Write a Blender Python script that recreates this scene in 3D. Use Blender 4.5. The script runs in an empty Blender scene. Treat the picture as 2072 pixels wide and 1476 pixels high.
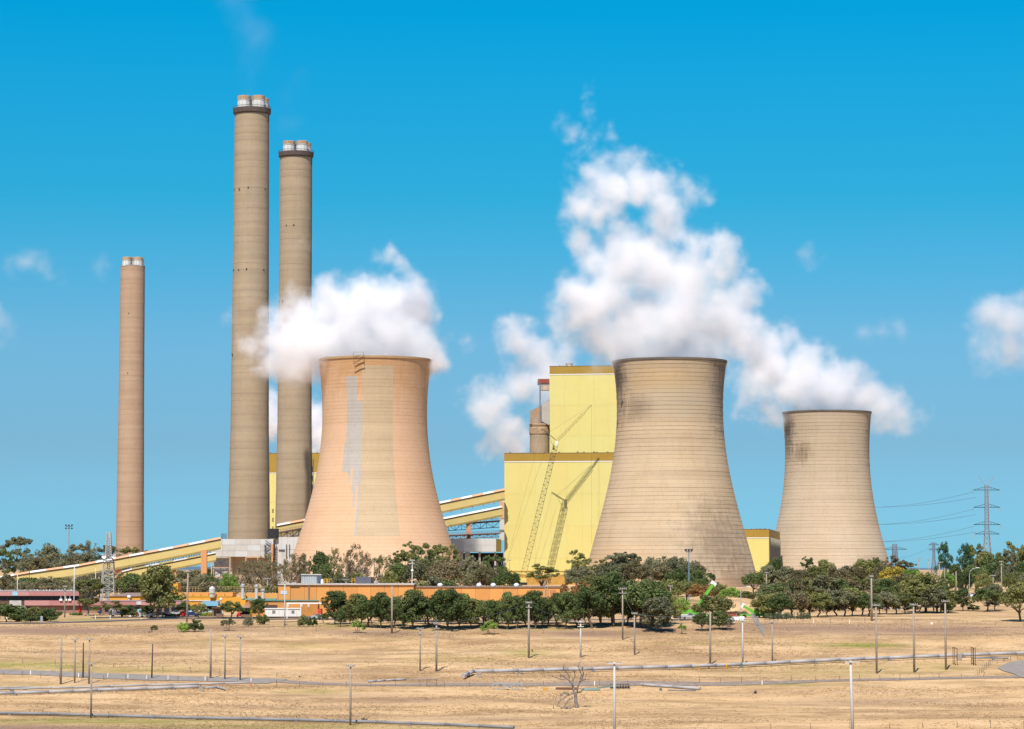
import bpy, math, random
import numpy as np
from mathutils import Vector
R = math.radians
rng = np.random.default_rng(7)
random.seed(7)
sc = bpy.context.scene

# ---------------------------------------------------------------- camera
FPX, CX, CY, HC = 5500.0, 1036.0, 738.0, 40.0
TH = math.atan(412 / FPX)
cam = bpy.data.cameras.new('camera'); cam.sensor_width = 36; cam.lens = 36 * FPX / 2072
cam.clip_start = 1; cam.clip_end = 60000
camo = bpy.data.objects.new('camera', cam); sc.collection.objects.link(camo)
camo.location = (0, 0, HC); camo.rotation_euler = (math.pi / 2 + TH, 0, 0)
sc.camera = camo

# ---------------------------------------------------------------- light
SUN_EL, SUN_AZ = R(56), R(14)                       # behind the camera, to its left
w = bpy.data.worlds.new('World'); sc.world = w; w.use_nodes = True
nt = w.node_tree; nt.nodes.clear()
sky = nt.nodes.new('ShaderNodeTexSky'); sky.sky_type = 'NISHITA'; sky.sun_disc = False
sky.sun_elevation = SUN_EL; sky.sun_rotation = math.pi + SUN_AZ
sky.air_density = 1.0; sky.dust_density = 0.2; sky.ozone_density = 4.0; sky.altitude = 0
tc = nt.nodes.new('ShaderNodeTexCoord'); sep = nt.nodes.new('ShaderNodeSeparateXYZ')
nt.links.new(tc.outputs['Generated'], sep.inputs[0])
ramp = nt.nodes.new('ShaderNodeValToRGB'); nt.links.new(sep.outputs['Z'], ramp.inputs[0])
RAMP = [(0.0, (0.225, 0.58, 0.99)), (0.018, (0.225, 0.545, 0.91)), (0.045, (0.262, 0.475, 0.70)), (0.082, (0.272, 0.548, 0.72)), (0.136, (0.072, 0.616, 0.754)), (0.203, (0.004, 0.70, 0.89)), (0.45, (0.06, 0.62, 0.95)), (1.0, (0.3, 0.7, 1.0))]
cr = ramp.color_ramp
while len(cr.elements) < len(RAMP): cr.elements.new(0.5)
for e, (p_, c_) in zip(cr.elements, RAMP): e.position = p_; e.color = (*c_, 1)
mul = nt.nodes.new('ShaderNodeMix'); mul.data_type = 'RGBA'; mul.blend_type = 'MULTIPLY'; mul.inputs[0].default_value = 1.0
nt.links.new(sky.outputs[0], mul.inputs[6]); nt.links.new(ramp.outputs[0], mul.inputs[7])
bg = nt.nodes.new('ShaderNodeBackground'); bg.inputs[1].default_value = 0.11
nt.links.new(mul.outputs[2], bg.inputs[0])
out = nt.nodes.new('ShaderNodeOutputWorld'); nt.links.new(bg.outputs[0], out.inputs[0])
sl = bpy.data.lights.new('sun', 'SUN'); sl.energy = 5.0; sl.angle = R(0.5); sl.color = (1.0, 0.93, 0.84)
so = bpy.data.objects.new('sun', sl); sc.collection.objects.link(so)
sv = Vector((-math.sin(SUN_AZ) * math.cos(SUN_EL), -math.cos(SUN_AZ) * math.cos(SUN_EL), math.sin(SUN_EL)))
so.rotation_euler = sv.to_track_quat('Z', 'Y').to_euler(); so.location = sv * 500
sc.view_settings.view_transform = 'Standard'; sc.view_settings.look = 'None'
sc.view_settings.gamma = 1; sc.view_settings.use_curve_mapping = False; sc.view_settings.exposure = 0.30
cy = sc.cycles
cy.max_bounces = 14; cy.diffuse_bounces = 3; cy.glossy_bounces = 2; cy.transmission_bounces = 2
cy.volume_bounces = 14; cy.transparent_max_bounces = 8; cy.volume_step_rate = 2.0; cy.volume_max_steps = 256
cy.use_denoising = True

# ---------------------------------------------------------------- geometry of the place
def ray(px, py):
    x = (px - CX) / FPX; y = (CY - py) / FPX
    return x, math.cos(TH) - y * math.sin(TH), math.sin(TH) + y * math.cos(TH)
def P(px, py, Y):
    d = ray(px, py); t = Y / d[1]
    return Vector((d[0] * t, Y, HC + d[2] * t))
def S(Y): return FPX / Y                            # picture elements of the photograph per metre
TY = np.array([-6000, -300, 0, 60, 200, 350, 480, 530, 600, 640, 700, 740, 780, 850, 950, 1100, 1300, 1500, 1800, 2500, 6000, 30000.])
ZM = [30, 38, 38.3, 33, 13.5, 9.5]
def prof(pys, tail=(30.5, 29)):
    return np.array(ZM + [HC - (p - 1150) * Y / FPX for p, Y in zip(pys, TY[6:20])] + list(tail))
PM = prof([1490, 1452, 1390, 1355, 1305, 1275, 1255, 1241, 1222, 1203, 1190, 1183, 1177, 1166])
PL = prof([1488, 1450, 1389, 1353, 1303, 1275, 1263, 1251, 1234, 1207, 1191, 1183, 1177, 1166])
PR = prof([1494, 1458, 1388, 1352, 1298, 1270, 1252, 1240, 1216, 1196, 1186, 1180, 1174, 1164])
BUMPS = [(rng.uniform(-200, 200), rng.uniform(490, 760), rng.uniform(14, 45), rng.uniform(7, 18), rng.uniform(-0.8, 1.1)) for _ in range(70)]
def tz(X, Y):
    X = np.asarray(X, float); Y = np.asarray(Y, float)
    a = X / np.maximum(Y, 200)
    m = np.interp(Y, TY, PM); l = np.interp(Y, TY, PL); r = np.interp(Y, TY, PR)
    wl = np.clip((-a - 0.04) / 0.05, 0, 1); wr = np.clip((a - 0.07) / 0.05, 0, 1)
    z = m + (l - m) * wl + (r - m) * wr
    fade = np.clip((Y - 470) / 30, 0, 1) * np.clip((800 - Y) / 60, 0, 1)
    b = np.zeros_like(z)
    for bx, by, sx, sy, h in BUMPS:
        b = b + h * np.exp(-((X - bx) / sx) ** 2 - ((Y - by) / sy) ** 2)
    return z + b * fade
def G(px, py, y0=470, y1=2600):
    lo = None; prev = y0
    Ys = np.arange(y0, y1, 3.0); d = ray(px, py)
    t = Ys / d[1]; zz = HC + d[2] * t - tz(d[0] * t, Ys)
    k = np.argmax(zz < 0) if (zz < 0).any() else len(Ys) - 1
    a, b = Ys[max(k - 1, 0)], Ys[k]
    for _ in range(18):
        c = (a + b) / 2; p = P(px, py, c)
        if p.z < float(tz(p.x, p.y)): b = c
        else: a = c
    p = P(px, py, (a + b) / 2)
    return Vector((p.x, p.y, float(tz(p.x, p.y))))
def GY(px, Y):
    p = P(px, 1200, Y); return Vector((p.x, Y, float(tz(p.x, Y))))

# ---------------------------------------------------------------- materials
MATS = {}
def N(t, k, **kw):
    n = t.nodes.new(k)
    for a, b in kw.items(): setattr(n, a, b)
    return n
def noise(t, scale=(1, 1, 1), detail=4, rough=0.6, obj=False, s=1.0):
    if obj: src = N(t, 'ShaderNodeTexCoord').outputs['Object']
    else: src = N(t, 'ShaderNodeNewGeometry').outputs['Position']
    mp = N(t, 'ShaderNodeMapping'); mp.inputs['Scale'].default_value = scale
    t.links.new(src, mp.inputs[0])
    n = N(t, 'ShaderNodeTexNoise'); n.inputs['Scale'].default_value = s; n.inputs['Detail'].default_value = detail; n.inputs['Roughness'].default_value = rough
    t.links.new(mp.outputs[0], n.inputs['Vector'])
    return n.outputs['Fac']
def rampn(t, fac, a, b, lo=0.0, hi=1.0):
    m = N(t, 'ShaderNodeMapRange'); m.inputs[1].default_value = a; m.inputs[2].default_value = b; m.inputs[3].default_value = lo; m.inputs[4].default_value = hi
    t.links.new(fac, m.inputs[0]); return m.outputs[0]
def mix(t, fac, a, b, mode='MIX'):
    m = N(t, 'ShaderNodeMix', data_type='RGBA', blend_type=mode)
    for sock, v in ((m.inputs[0], fac), (m.inputs[6], a), (m.inputs[7], b)):
        if hasattr(v, 'links') or isinstance(v, bpy.types.NodeSocket): t.links.new(v, sock)
        elif isinstance(v, (int, float)): sock.default_value = v
        else: sock.default_value = (*v, 1)
    return m.outputs[2]
def mth(t, op, a, b=None, clamp=False):
    m = N(t, 'ShaderNodeMath', operation=op, use_clamp=clamp)
    for sock, v in ((m.inputs[0], a), (m.inputs[1], b)):
        if v is None: continue
        if isinstance(v, bpy.types.NodeSocket): t.links.new(v, sock)
        else: sock.default_value = v
    return m.outputs[0]
def newmat(name):
    m = bpy.data.materials.new(name); m.use_nodes = True
    b = m.node_tree.nodes['Principled BSDF']; b.inputs['Specular IOR Level'].default_value = 0.2
    return m, m.node_tree, b
def bump(t, b, h, strength=0.3, dist=0.1):
    n = N(t, 'ShaderNodeBump'); n.inputs['Strength'].default_value = strength; n.inputs['Distance'].default_value = dist
    t.links.new(h, n.inputs['Height']); t.links.new(n.outputs[0], b.inputs['Normal'])
def M(name, col, rough=0.8, var=0.18, s=0.6, metal=0.0, stain=None, amt=0.4, vert=False, bmp=0.0):
    if name in MATS: return MATS[name]
    m, t, b = newmat(name)
    b.inputs['Roughness'].default_value = rough; b.inputs['Metallic'].default_value = metal
    f = noise(t, (1, 1, 1), 5, 0.65, s=s)
    c = mix(t, rampn(t, f, 0.3, 0.7), tuple(x * (1 - var) for x in col), tuple(min(1, x * (1 + var)) for x in col))
    if stain:
        g = noise(t, (0.9, 0.9, 0.12) if vert else (0.5, 0.5, 0.5), 6, 0.7)
        c = mix(t, rampn(t, g, 0.52, 0.72, 0, amt), c, stain)
    t.links.new(c, b.inputs['Base Color'])
    if bmp: bump(t, b, noise(t, (1, 1, 1), 4, 0.6, s=4), bmp, 0.05)
    MATS[name] = m
    return m

# ---------------------------------------------------------------- objects
COL = sc.collection
def link(o, parent=None):
    COL.objects.link(o)
    if parent is not None: o.parent = parent
    return o
def tag(o, label=None, cat=None, group=None, kind=None):
    if label: o['label'] = label
    if cat: o['category'] = cat
    if group: o['group'] = group
    if kind: o['kind'] = kind
    return o
def thing(name, label, cat, loc=(0, 0, 0), rz=0.0, group=None):
    o = bpy.data.objects.new(name, None); o.empty_display_size = 0.5; o.location = loc; o.rotation_euler = (0, 0, rz)
    link(o); return tag(o, label, cat, group)
class MB:
    def __init__(s): s.v = []; s.f = []; s.m = []; s.smooth = False
    def add(s, vs, fs, mi=0):
        k = len(s.v); s.v.extend([tuple(v) for v in vs]); s.f.extend([tuple(i + k for i in f) for f in fs]); s.m.extend([mi] * len(fs)); return s
    def box(s, x0, x1, y0, y1, z0, z1, mi=0):
        v = [(x, y, z) for z in (z0, z1) for y in (y0, y1) for x in (x0, x1)]
        return s.add(v, [(0, 2, 3, 1), (4, 5, 7, 6), (0, 1, 5, 4), (1, 3, 7, 5), (3, 2, 6, 7), (2, 0, 4, 6)], mi)
    def beam(s, a, b, w=0.2, h=None, mi=0, up=(0, 0, 1)):
        a = Vector(a); b = Vector(b); h = h or w; d = (b - a)
        if d.length < 1e-6: return s
        d.normalize(); u = Vector(up)
        if abs(d.dot(u)) > 0.97: u = Vector((1, 0, 0))
        sx = d.cross(u).normalized(); sy = sx.cross(d).normalized()
        v = [p + sx * (i * w / 2) + sy * (j * h / 2) for p in (a, b) for j in (-1, 1) for i in (-1, 1)]
        return s.add(v, [(0, 1, 3, 2), (4, 6, 7, 5), (0, 4, 5, 1), (1, 5, 7, 3), (3, 7, 6, 2), (2, 6, 4, 0)], mi)
    def tube(s, pts, r, n=6, mi=0, cap=True):
        pts = [Vector(p) for p in pts]; rs = r if isinstance(r, (list, tuple)) else [r] * len(pts); k = len(s.v)
        for i, p in enumerate(pts):
            d = (pts[min(i + 1, len(pts) - 1)] - pts[max(i - 1, 0)]); d = d.normalized() if d.length > 1e-9 else Vector((0, 0, 1))
            u = Vector((0, 0, 1)) if abs(d.z) < 0.9 else Vector((1, 0, 0))
            a = d.cross(u).normalized(); b = a.cross(d).normalized()
            for j in range(n):
                t = 2 * math.pi * j / n; s.v.append(tuple(p + (a * math.cos(t) + b * math.sin(t)) * rs[i]))
        for i in range(len(pts) - 1):
            for j in range(n):
                q = k + i * n; s.f.append((q + j, q + (j + 1) % n, q + n + (j + 1) % n, q + n + j)); s.m.append(mi)
        if cap:
            s.f.append(tuple(k + j for j in range(n))[::-1]); s.f.append(tuple(k + (len(pts) - 1) * n + j for j in range(n))); s.m += [mi, mi]
        return s
    def lathe(s, prf, n=32, mi=0, c=(0, 0), mfun=None, closed=False):
        k = len(s.v)
        for r, z in prf:
            for j in range(n):
                t = 2 * math.pi * j / n; s.v.append((c[0] + r * math.sin(t), c[1] - r * math.cos(t), z))
        for i in range(len(prf) - 1):
            for j in range(n):
                q = k + i * n; s.f.append((q + j, q + (j + 1) % n, q + n + (j + 1) % n, q + n + j))
                s.m.append(mfun(j, n, prf[i][1]) if mfun else mi)
        if closed:
            s.f.append(tuple(k + j for j in range(n))[::-1]); s.f.append(tuple(k + (len(prf) - 1) * n + j for j in range(n))); s.m += [mi, mi]
        return s
    def extrude(s, poly, y0, y1, mi=0):
        n = len(poly); v = [(x, y0, z) for x, z in poly] + [(x, y1, z) for x, z in poly]
        fs = [tuple(range(n)), tuple(range(2 * n - 1, n - 1, -1))] + [(i, i + n, (i + 1) % n + n, (i + 1) % n) for i in range(n)]
        return s.add(v, fs, mi)
    def mesh(s, name, mats):
        me = bpy.data.meshes.new(name); me.from_pydata(s.v, [], s.f)
        for m in (mats if isinstance(mats, (list, tuple)) else [mats]): me.materials.append(m)
        me.polygons.foreach_set('material_index', s.m)
        if s.smooth: me.polygons.foreach_set('use_smooth', [True] * len(s.f))
        me.update(); return me
    def build(s, name, mats, parent=None, loc=None):
        o = bpy.data.objects.new(name, s.mesh(name, mats))
        if loc is not None: o.location = loc
        return link(o, parent)
def inst(name, me, parent=None, loc=(0, 0, 0), rz=0, scale=None):
    o = bpy.data.objects.new(name, me); o.location = loc; o.rotation_euler = (0, 0, rz)
    if scale is not None: o.scale = scale
    return link(o, parent)
def children(o): return CH.get(o.name, []) if False else list(o.children)
def dup(root, loc, rz=0.0, label=None, group=None, scale=None, swap=None):
    def cp(o, par):
        c = o.copy(); COL.objects.link(c)
        if par is not None: c.parent = par
        if swap and c.type == 'MESH':
            for sl_ in c.material_slots:
                if sl_.material in swap: new = swap[sl_.material]; sl_.link = 'OBJECT'; sl_.material = new
        for ch in o.children: cp(ch, c)
        return c
    r = cp(root, None); r.location = loc; r.rotation_euler = (0, 0, rz)
    if scale is not None: r.scale = scale
    if label: r['label'] = label
    if group: r['group'] = group
    return r
ORD = 'first second third fourth fifth sixth seventh eighth ninth tenth eleventh twelfth thirteenth fourteenth fifteenth sixteenth seventeenth eighteenth nineteenth twentieth'.split()
TENS = {2: 'twenty', 3: 'thirty', 4: 'forty', 5: 'fifty'}
def ordw(i):
    if i < 20: return ORD[i]
    a, b = divmod(i + 1, 10)
    return TENS[a][:-1] + 'ieth' if b == 0 else TENS[a] + '-' + ORD[b - 1]
# ---------------------------------------------------------------- terrain
def sheet(name, xs, ys, zf, mat, kind='structure'):
    X, Y = np.meshgrid(xs, ys); Z = zf(X, Y); nx, ny = len(xs), len(ys)
    v = np.stack([X.ravel(), Y.ravel(), Z.ravel()], 1)
    i = np.arange(nx * ny).reshape(ny, nx)
    f = np.stack([i[:-1, :-1].ravel(), i[:-1, 1:].ravel(), i[1:, 1:].ravel(), i[1:, :-1].ravel()], 1)
    me = bpy.data.meshes.new(name); me.from_pydata(v.tolist(), [], f.tolist()); me.materials.append(mat)
    me.polygons.foreach_set('use_smooth', [True] * len(f)); me.update()
    o = bpy.data.objects.new(name, me); link(o); tag(o, kind=kind); return o, X, Y
m, t, b = newmat('dry_pasture'); b.inputs['Roughness'].default_value = 0.95; b.inputs['Specular IOR Level'].default_value = 0.05
gr = N(t, 'ShaderNodeAttribute', attribute_name='greenness').outputs['Fac']
br = N(t, 'ShaderNodeAttribute', attribute_name='bareness_relief').outputs['Fac']
n1 = noise(t, (0.035, 0.05, 0.05), 6, 0.62); n2 = noise(t, (0.35, 0.5, 0.5), 6, 0.7); n3 = noise(t, (2.2, 1.2, 2), 4, 0.75)
c = mix(t, rampn(t, n1, 0.40, 0.60), (0.553, 0.354, 0.175), (0.331, 0.202, 0.099))  # tone contrast also stands in for the relief shading of ridges and swales
c = mix(t, rampn(t, n2, 0.44, 0.70, 0, 0.6), c, (0.662, 0.450, 0.242))
n5 = noise(t, (0.022, 0.06, 0.05), 5, 0.6, s=1.7)
c = mix(t, rampn(t, n5, 0.45, 0.60, 0, 0.55), c, (0.681, 0.470, 0.263))
n6 = noise(t, (0.03, 0.045, 0.05), 6, 0.65, s=2.3)
c = mix(t, rampn(t, n6, 0.50, 0.64, 0, 0.6), c, (0.288, 0.176, 0.090))
c = mix(t, rampn(t, n3, 0.47, 0.75, 0, 0.28), c, (0.258, 0.163, 0.077))
n4 = noise(t, (0.12, 0.25, 0.2), 6, 0.7)
c = mix(t, rampn(t, n4, 0.54, 0.70, 0, 0.7), c, (0.284, 0.202, 0.086))
gm = mth(t, 'MULTIPLY', gr, rampn(t, n4, 0.3, 0.6, 0.25, 1.2), clamp=True)
c = mix(t, gm, c, (0.225, 0.215, 0.045))
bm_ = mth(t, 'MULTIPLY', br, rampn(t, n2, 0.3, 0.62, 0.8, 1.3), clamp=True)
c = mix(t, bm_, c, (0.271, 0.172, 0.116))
t.links.new(c, b.inputs['Base Color']); bump(t, b, n3, 0.3, 0.2); PASTURE = m
def ax(dense0, dense1, step, lo, hi, growth=1.16):
    a = list(np.arange(dense0, dense1, step)); s_ = step; x = a[-1]
    while x < hi: s_ *= growth; x += s_; a.append(x)
    s_ = step; x = a[0]; pre = []
    while x > lo: s_ *= growth; x -= s_; pre.append(x)
    return np.array(pre[::-1] + a)
xs = ax(-175, 175, 1.6, -22000, 22000); ys = ax(470, 900, 1.6, -5000, 32000)
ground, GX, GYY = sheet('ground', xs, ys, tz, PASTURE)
def proj(X, Y, Z):
    dy = Y; dz = Z - HC; f = dy * math.cos(TH) + dz * math.sin(TH); u = -dy * math.sin(TH) + dz * math.cos(TH)
    f = np.maximum(f, 1); return CX + FPX * X / f, CY - FPX * u / f
PX, PY = proj(GX, GYY, tz(GX, GYY))
def blob(lst):
    a = np.zeros_like(PX)
    for x, y, sx, sy, w_ in lst: a = np.maximum(a, w_ * np.exp(-((PX - x) / sx) ** 2 - ((PY - y) / sy) ** 2))
    return np.clip(a, 0, 1)
green = blob([(1745, 1306, 85, 5, 1.2), (60, 1347, 130, 10, .8), (230, 1355, 160, 7, .55), (200, 1460, 300, 6, .95), (500, 1470, 300, 6, .8), (850, 1478, 150, 6, .8), (640, 1400, 60, 6, .6), (1600, 1385, 90, 4, .5),
              (920, 1335, 90, 9, .35), (1090, 1272, 90, 5, .7), (1420, 1302, 90, 3, .45), (1900, 1350, 90, 12, .4), (700, 1266, 130, 5, .6), (900, 1275, 90, 4, .5), (1240, 1282, 60, 4, .5), (180, 1254, 70, 4, .7), (620, 1308, 60, 5, .4),
              (1070, 1322, 45, 8, .8), (420, 1300, 60, 3, .4), (50, 1388, 90, 5, .4), (1700, 1362, 200, 8, .35), (1730, 1350, 260, 8, .25)])
bare = blob([(100, 1277, 260, 8, 1), (420, 1273, 160, 9, .6), (1190, 1283, 110, 8, 1), (1330, 1276, 90, 7, .8), (780, 1282, 120, 6, .9), (1000, 1272, 160, 7, .5), (1680, 1272, 330, 11, .8), (1900, 1276, 220, 10, .9), (250, 1325, 140, 10, .45), (560, 1330, 120, 9, .35), (700, 1360, 160, 4, .4), (1150, 1345, 200, 5, .35), (1500, 1330, 200, 6, .3), (1750, 1420, 180, 9, .5), (1450, 1405, 120, 5, .35), (800, 1418, 160, 7, .4), (1000, 1455, 240, 5, .4), (500, 1430, 220, 5, .35), (350, 1302, 90, 4, .4), (1800, 1283, 160, 3, .6), (560, 1280, 90, 7, .35), (300, 1255, 200, 4, .3),  # bare soil, plus darker bands that paint in swales and ridge lines
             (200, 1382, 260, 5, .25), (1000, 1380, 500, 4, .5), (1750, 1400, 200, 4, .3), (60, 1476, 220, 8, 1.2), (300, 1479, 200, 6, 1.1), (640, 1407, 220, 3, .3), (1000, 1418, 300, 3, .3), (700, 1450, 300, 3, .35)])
me = ground.data
for nm, arr in (('greenness', green), ('bareness_relief', bare)):
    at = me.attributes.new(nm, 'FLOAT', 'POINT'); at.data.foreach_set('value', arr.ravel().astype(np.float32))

def ribbon(name, pts, width, mat, up=0.07, step=2.0, kind='structure', label=None, cat=None):
    """a road laid on the ground through points given as (x, y) on the ground"""
    pts = [Vector((p[0], p[1])) for p in pts]; path = []
    for a, b_ in zip(pts, pts[1:]):
        n = max(1, int((b_ - a).length / step))
        path += [a.lerp(b_, i / n) for i in range(n)]
    path.append(pts[-1]); k = 7; vs = []; fs = []
    for i, p in enumerate(path):
        d = (path[min(i + 3, len(path) - 1)] - path[max(i - 3, 0)]).normalized(); nrm = Vector((-d.y, d.x))
        wd = width * (1 + 0.08 * math.sin(i * 0.37) + 0.05 * math.sin(i * 1.1))
        for j in range(k):
            q = p + nrm * wd * (j / (k - 1) - 0.5); vs.append((q.x, q.y, float(tz(q.x, q.y)) + up))
    for i in range(len(path) - 1):
        for j in range(k - 1): a = i * k + j; fs.append((a, a + 1, a + k + 1, a + k))
    me = bpy.data.meshes.new(name); me.from_pydata(vs, [], fs); me.materials.append(mat); me.polygons.foreach_set('use_smooth', [True] * len(fs))
    o = bpy.data.objects.new(name, me); link(o); tag(o, kind=kind, label=label, cat=cat); return o
ASPH = M('asphalt', (0.115, 0.105, 0.11), 0.9, 0.2, 0.8, stain=(0.2, 0.16, 0.13), amt=0.6)
TRACK = M('gravel_track', (0.245, 0.19, 0.155), 0.95, 0.25, 0.9, stain=(0.40, 0.28, 0.15), amt=0.9)
BITU = M('worn_bitumen', (0.255, 0.222, 0.195), 0.95, 0.2, 0.6, stain=(0.34, 0.25, 0.16), amt=0.7)
GP = lambda l: [G(x, y) for x, y in l]
ribbon('gravel_track', GP([(520, 1376), (640, 1384), (760, 1387), (930, 1386), (1100, 1386), (1260, 1383), (1450, 1385), (1600, 1381), (1750, 1376), (1900, 1373), (2120, 1369)]), 5.0, TRACK)
ribbon('sealed_road', GP([(-60, 1358), (60, 1362), (200, 1368), (340, 1373), (470, 1376), (560, 1380)]), 10.0, BITU, up=0.09)
ribbon('sealed_road', GP([(-80, 1263), (80, 1262), (200, 1258), (330, 1253), (480, 1252), (620, 1253), (700, 1254)]), 7.0, ASPH, up=0.12)
ribbon('access_road', GP([(760, 1256), (900, 1258), (1100, 1256), (1300, 1254), (1480, 1254)]), 6.0, ASPH, up=0.10)
ribbon('road_spur', GP([(185, 1251), (260, 1250), (330, 1249), (640, 1248)]), 5.0, ASPH, up=0.16)
# sealed turning area at the right edge
c0 = G(2122, 1362)
vs = [(c0.x, c0.y, float(tz(c0.x, c0.y)) + 0.14)]; n = 40
ring = []
for rad in (0.33, 0.66, 1.0):
    for j in range(n):
        th = 2 * math.pi * j / n; q = (c0.x + 9.5 * rad * math.cos(th) * (1 + .08 * math.sin(3 * th) + .05 * math.sin(7 * th + 1) + .03 * math.sin(17 * th)), c0.y + 26 * rad * math.sin(th)); vs.append((*q, float(tz(*q)) + 0.14))
fs = [(0, 1 + j, 1 + (j + 1) % n) for j in range(n)] + [(1 + k * n + j, 1 + k * n + n + j, 1 + k * n + n + (j + 1) % n, 1 + k * n + (j + 1) % n) for k in range(2) for j in range(n)]
MB().add(vs, fs).build('turning_area', BITU)['kind'] = 'structure'
# green mown verge before the site office
# far low hills
xs2 = np.linspace(-9000, 9000, 200); ys2 = np.linspace(15000, 22000, 12)
def hz(X, Y):
    return 28 + (60 * (0.5 + 0.5 * np.sin(X / 1700 + 1)) + 25 * np.sin(X / 610)) * np.clip(1 - np.abs(Y - 18500) / 3500, 0, 1) * np.clip((X + 9000) / 2000, 0, 1) - 6
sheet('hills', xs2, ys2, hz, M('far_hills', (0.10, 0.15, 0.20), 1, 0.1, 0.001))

# tufts of dry grass standing on the near paddocks
def tufts(name, n, label, mat, ylo=478, yhi=780, hh=(0.06, 0.18)):
    Y = rng.uniform(ylo, yhi, n * 2); X = rng.uniform(-1, 1, n * 2) * (0.2 * Y + 6)
    dens = np.clip(0.35 + 0.9 * np.sin(X / 17 + np.sin(Y / 11) * 2) * np.sin(Y / 9 + X / 40), 0.08, 1)
    px_, py_ = proj(X, Y, tz(X, Y)); k = rng.random(n * 2) < dens * 0.9
    for (ry, rx0, rx1, hw) in ((1384, 520, 2100, 4), (1368, -20, 560, 7)): k &= ~((np.abs(py_ - ry) < hw) & (px_ > rx0) & (px_ < rx1))
    X, Y = X[k][:n], Y[k][:n]; m_ = len(X); Z = tz(X, Y); B = 4
    X = np.repeat(X, B); Y = np.repeat(Y, B); Z = np.repeat(Z, B); q = len(X)
    ang = rng.uniform(0, 2 * np.pi, q); h = rng.uniform(*hh, q); wd = rng.uniform(0.05, 0.13, q); off = rng.normal(0, 0.16, (q, 2)); lean = rng.normal(0, 0.14, (q, 2))
    bx, by = X + off[:, 0], Y + off[:, 1]
    v = np.empty((q, 3, 3)); v[:, 0] = np.stack([bx - np.cos(ang) * wd, by - np.sin(ang) * wd, Z - 0.03], 1); v[:, 1] = np.stack([bx + np.cos(ang) * wd, by + np.sin(ang) * wd, Z - 0.03], 1)
    v[:, 2] = np.stack([bx + lean[:, 0], by + lean[:, 1], Z + h], 1)
    me = bpy.data.meshes.new(name); me.vertices.add(q * 3); me.vertices.foreach_set('co', v.ravel())
    me.loops.add(q * 3); me.loops.foreach_set('vertex_index', np.arange(q * 3)); me.polygons.add(q); me.polygons.foreach_set('loop_start', np.arange(q) * 3)
    me.update(calc_edges=True); me.validate(); me.materials.append(mat)
    o = bpy.data.objects.new(name, me); link(o); return tag(o, label, 'grass', kind='stuff')
m, t, b = newmat('straw'); b.inputs['Roughness'].default_value = 0.9; b.inputs['Specular IOR Level'].default_value = 0.05
f = noise(t, (0.25, 0.35, 0.3), 5, 0.7)
t.links.new(mix(t, rampn(t, f, 0.36, 0.64), (0.56, 0.39, 0.215), (0.39, 0.25, 0.125)), b.inputs['Base Color'])
tr_s = N(t, 'ShaderNodeBsdfTranslucent'); t.links.new(b.inputs['Base Color'].links[0].from_socket, tr_s.inputs[0]); ms_ = N(t, 'ShaderNodeMixShader'); ms_.inputs[0].default_value = 0.45
t.links.new(b.outputs[0], ms_.inputs[1]); t.links.new(tr_s.outputs[0], ms_.inputs[2]); t.links.new(ms_.outputs[0], t.nodes['Material Output'].inputs[0]); STRAW = m
tufts('dry_grass', 60000, 'straw coloured dry grass tufts over the open paddocks', STRAW)

# ---------------------------------------------------------------- cooling towers
def concrete(name, base, dark, light, seedz=0.0, band=0.5, streak=0.35, bmp=0.25, grime=None):
    m, t, b = newmat(name); b.inputs['Roughness'].default_value = 0.92; b.inputs['Specular IOR Level'].default_value = 0.1
    n1 = noise(t, (0.012, 0.012, 0.22), 3, 0.6, obj=True); n2 = noise(t, (0.28, 0.28, 0.02), 5, 0.7, obj=True); n3 = noise(t, (0.03, 0.03, 0.03), 5, 0.65, obj=True); n4 = noise(t, (0.9, 0.9, 0.5), 4, 0.7, obj=True)
    c = mix(t, rampn(t, n1, 0.35, 0.65, 0, band), base, dark)
    c = mix(t, rampn(t, n2, 0.50, 0.75, 0, streak), c, dark)
    c = mix(t, rampn(t, n3, 0.45, 0.7, 0, 0.5), c, light)
    c = mix(t, rampn(t, n4, 0.5, 0.8, 0, 0.3), c, tuple(x * 0.7 for x in dark))
    if grime:
        tcn = N(t, 'ShaderNodeTexCoord').outputs['Object']
        for (gx, gy, gz), (rx, rz_), colr, amt in grime:      # a stain of its own at this spot of the shell
            mp = N(t, 'ShaderNodeMapping'); mp.vector_type = 'POINT'
            mp.inputs['Location'].default_value = (-gx / rx, -gy / rx, -gz / rz_); mp.inputs['Scale'].default_value = (1 / rx, 1 / rx, 1 / rz_)
            t.links.new(tcn, mp.inputs[0]); ln = N(t, 'ShaderNodeVectorMath', operation='LENGTH'); t.links.new(mp.outputs[0], ln.inputs[0])
            nn = noise(t, (0.5, 0.5, 0.09), 6, 0.75, obj=True); nb = noise(t, (0.05, 0.05, 0.7), 3, 0.7, obj=True)
            k = mth(t, 'SUBTRACT', 1.15, ln.outputs['Value']); k = mth(t, 'ADD', k, rampn(t, nn, 0.3, 0.7, -0.4, 0.4)); k = mth(t, 'ADD', k, rampn(t, nb, 0.3, 0.7, -0.3, 0.3))
            c = mix(t, rampn(t, k, 0.0, 0.9, 0, amt), c, colr)
    t.links.new(c, b.inputs['Base Color']); bump(t, b, n4, bmp, 0.1)
    return m
def smooth_radius(ctrl, deg=4):
    z = np.array([c[1] for c in ctrl]); r = np.array([c[0] for c in ctrl]); z0, z1 = z.min(), z.max()
    co = np.polyfit((z - z0) / (z1 - z0), r, min(deg, len(ctrl) - 1)); return lambda q: float(np.polyval(co, (q - z0) / (z1 - z0)))
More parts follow.
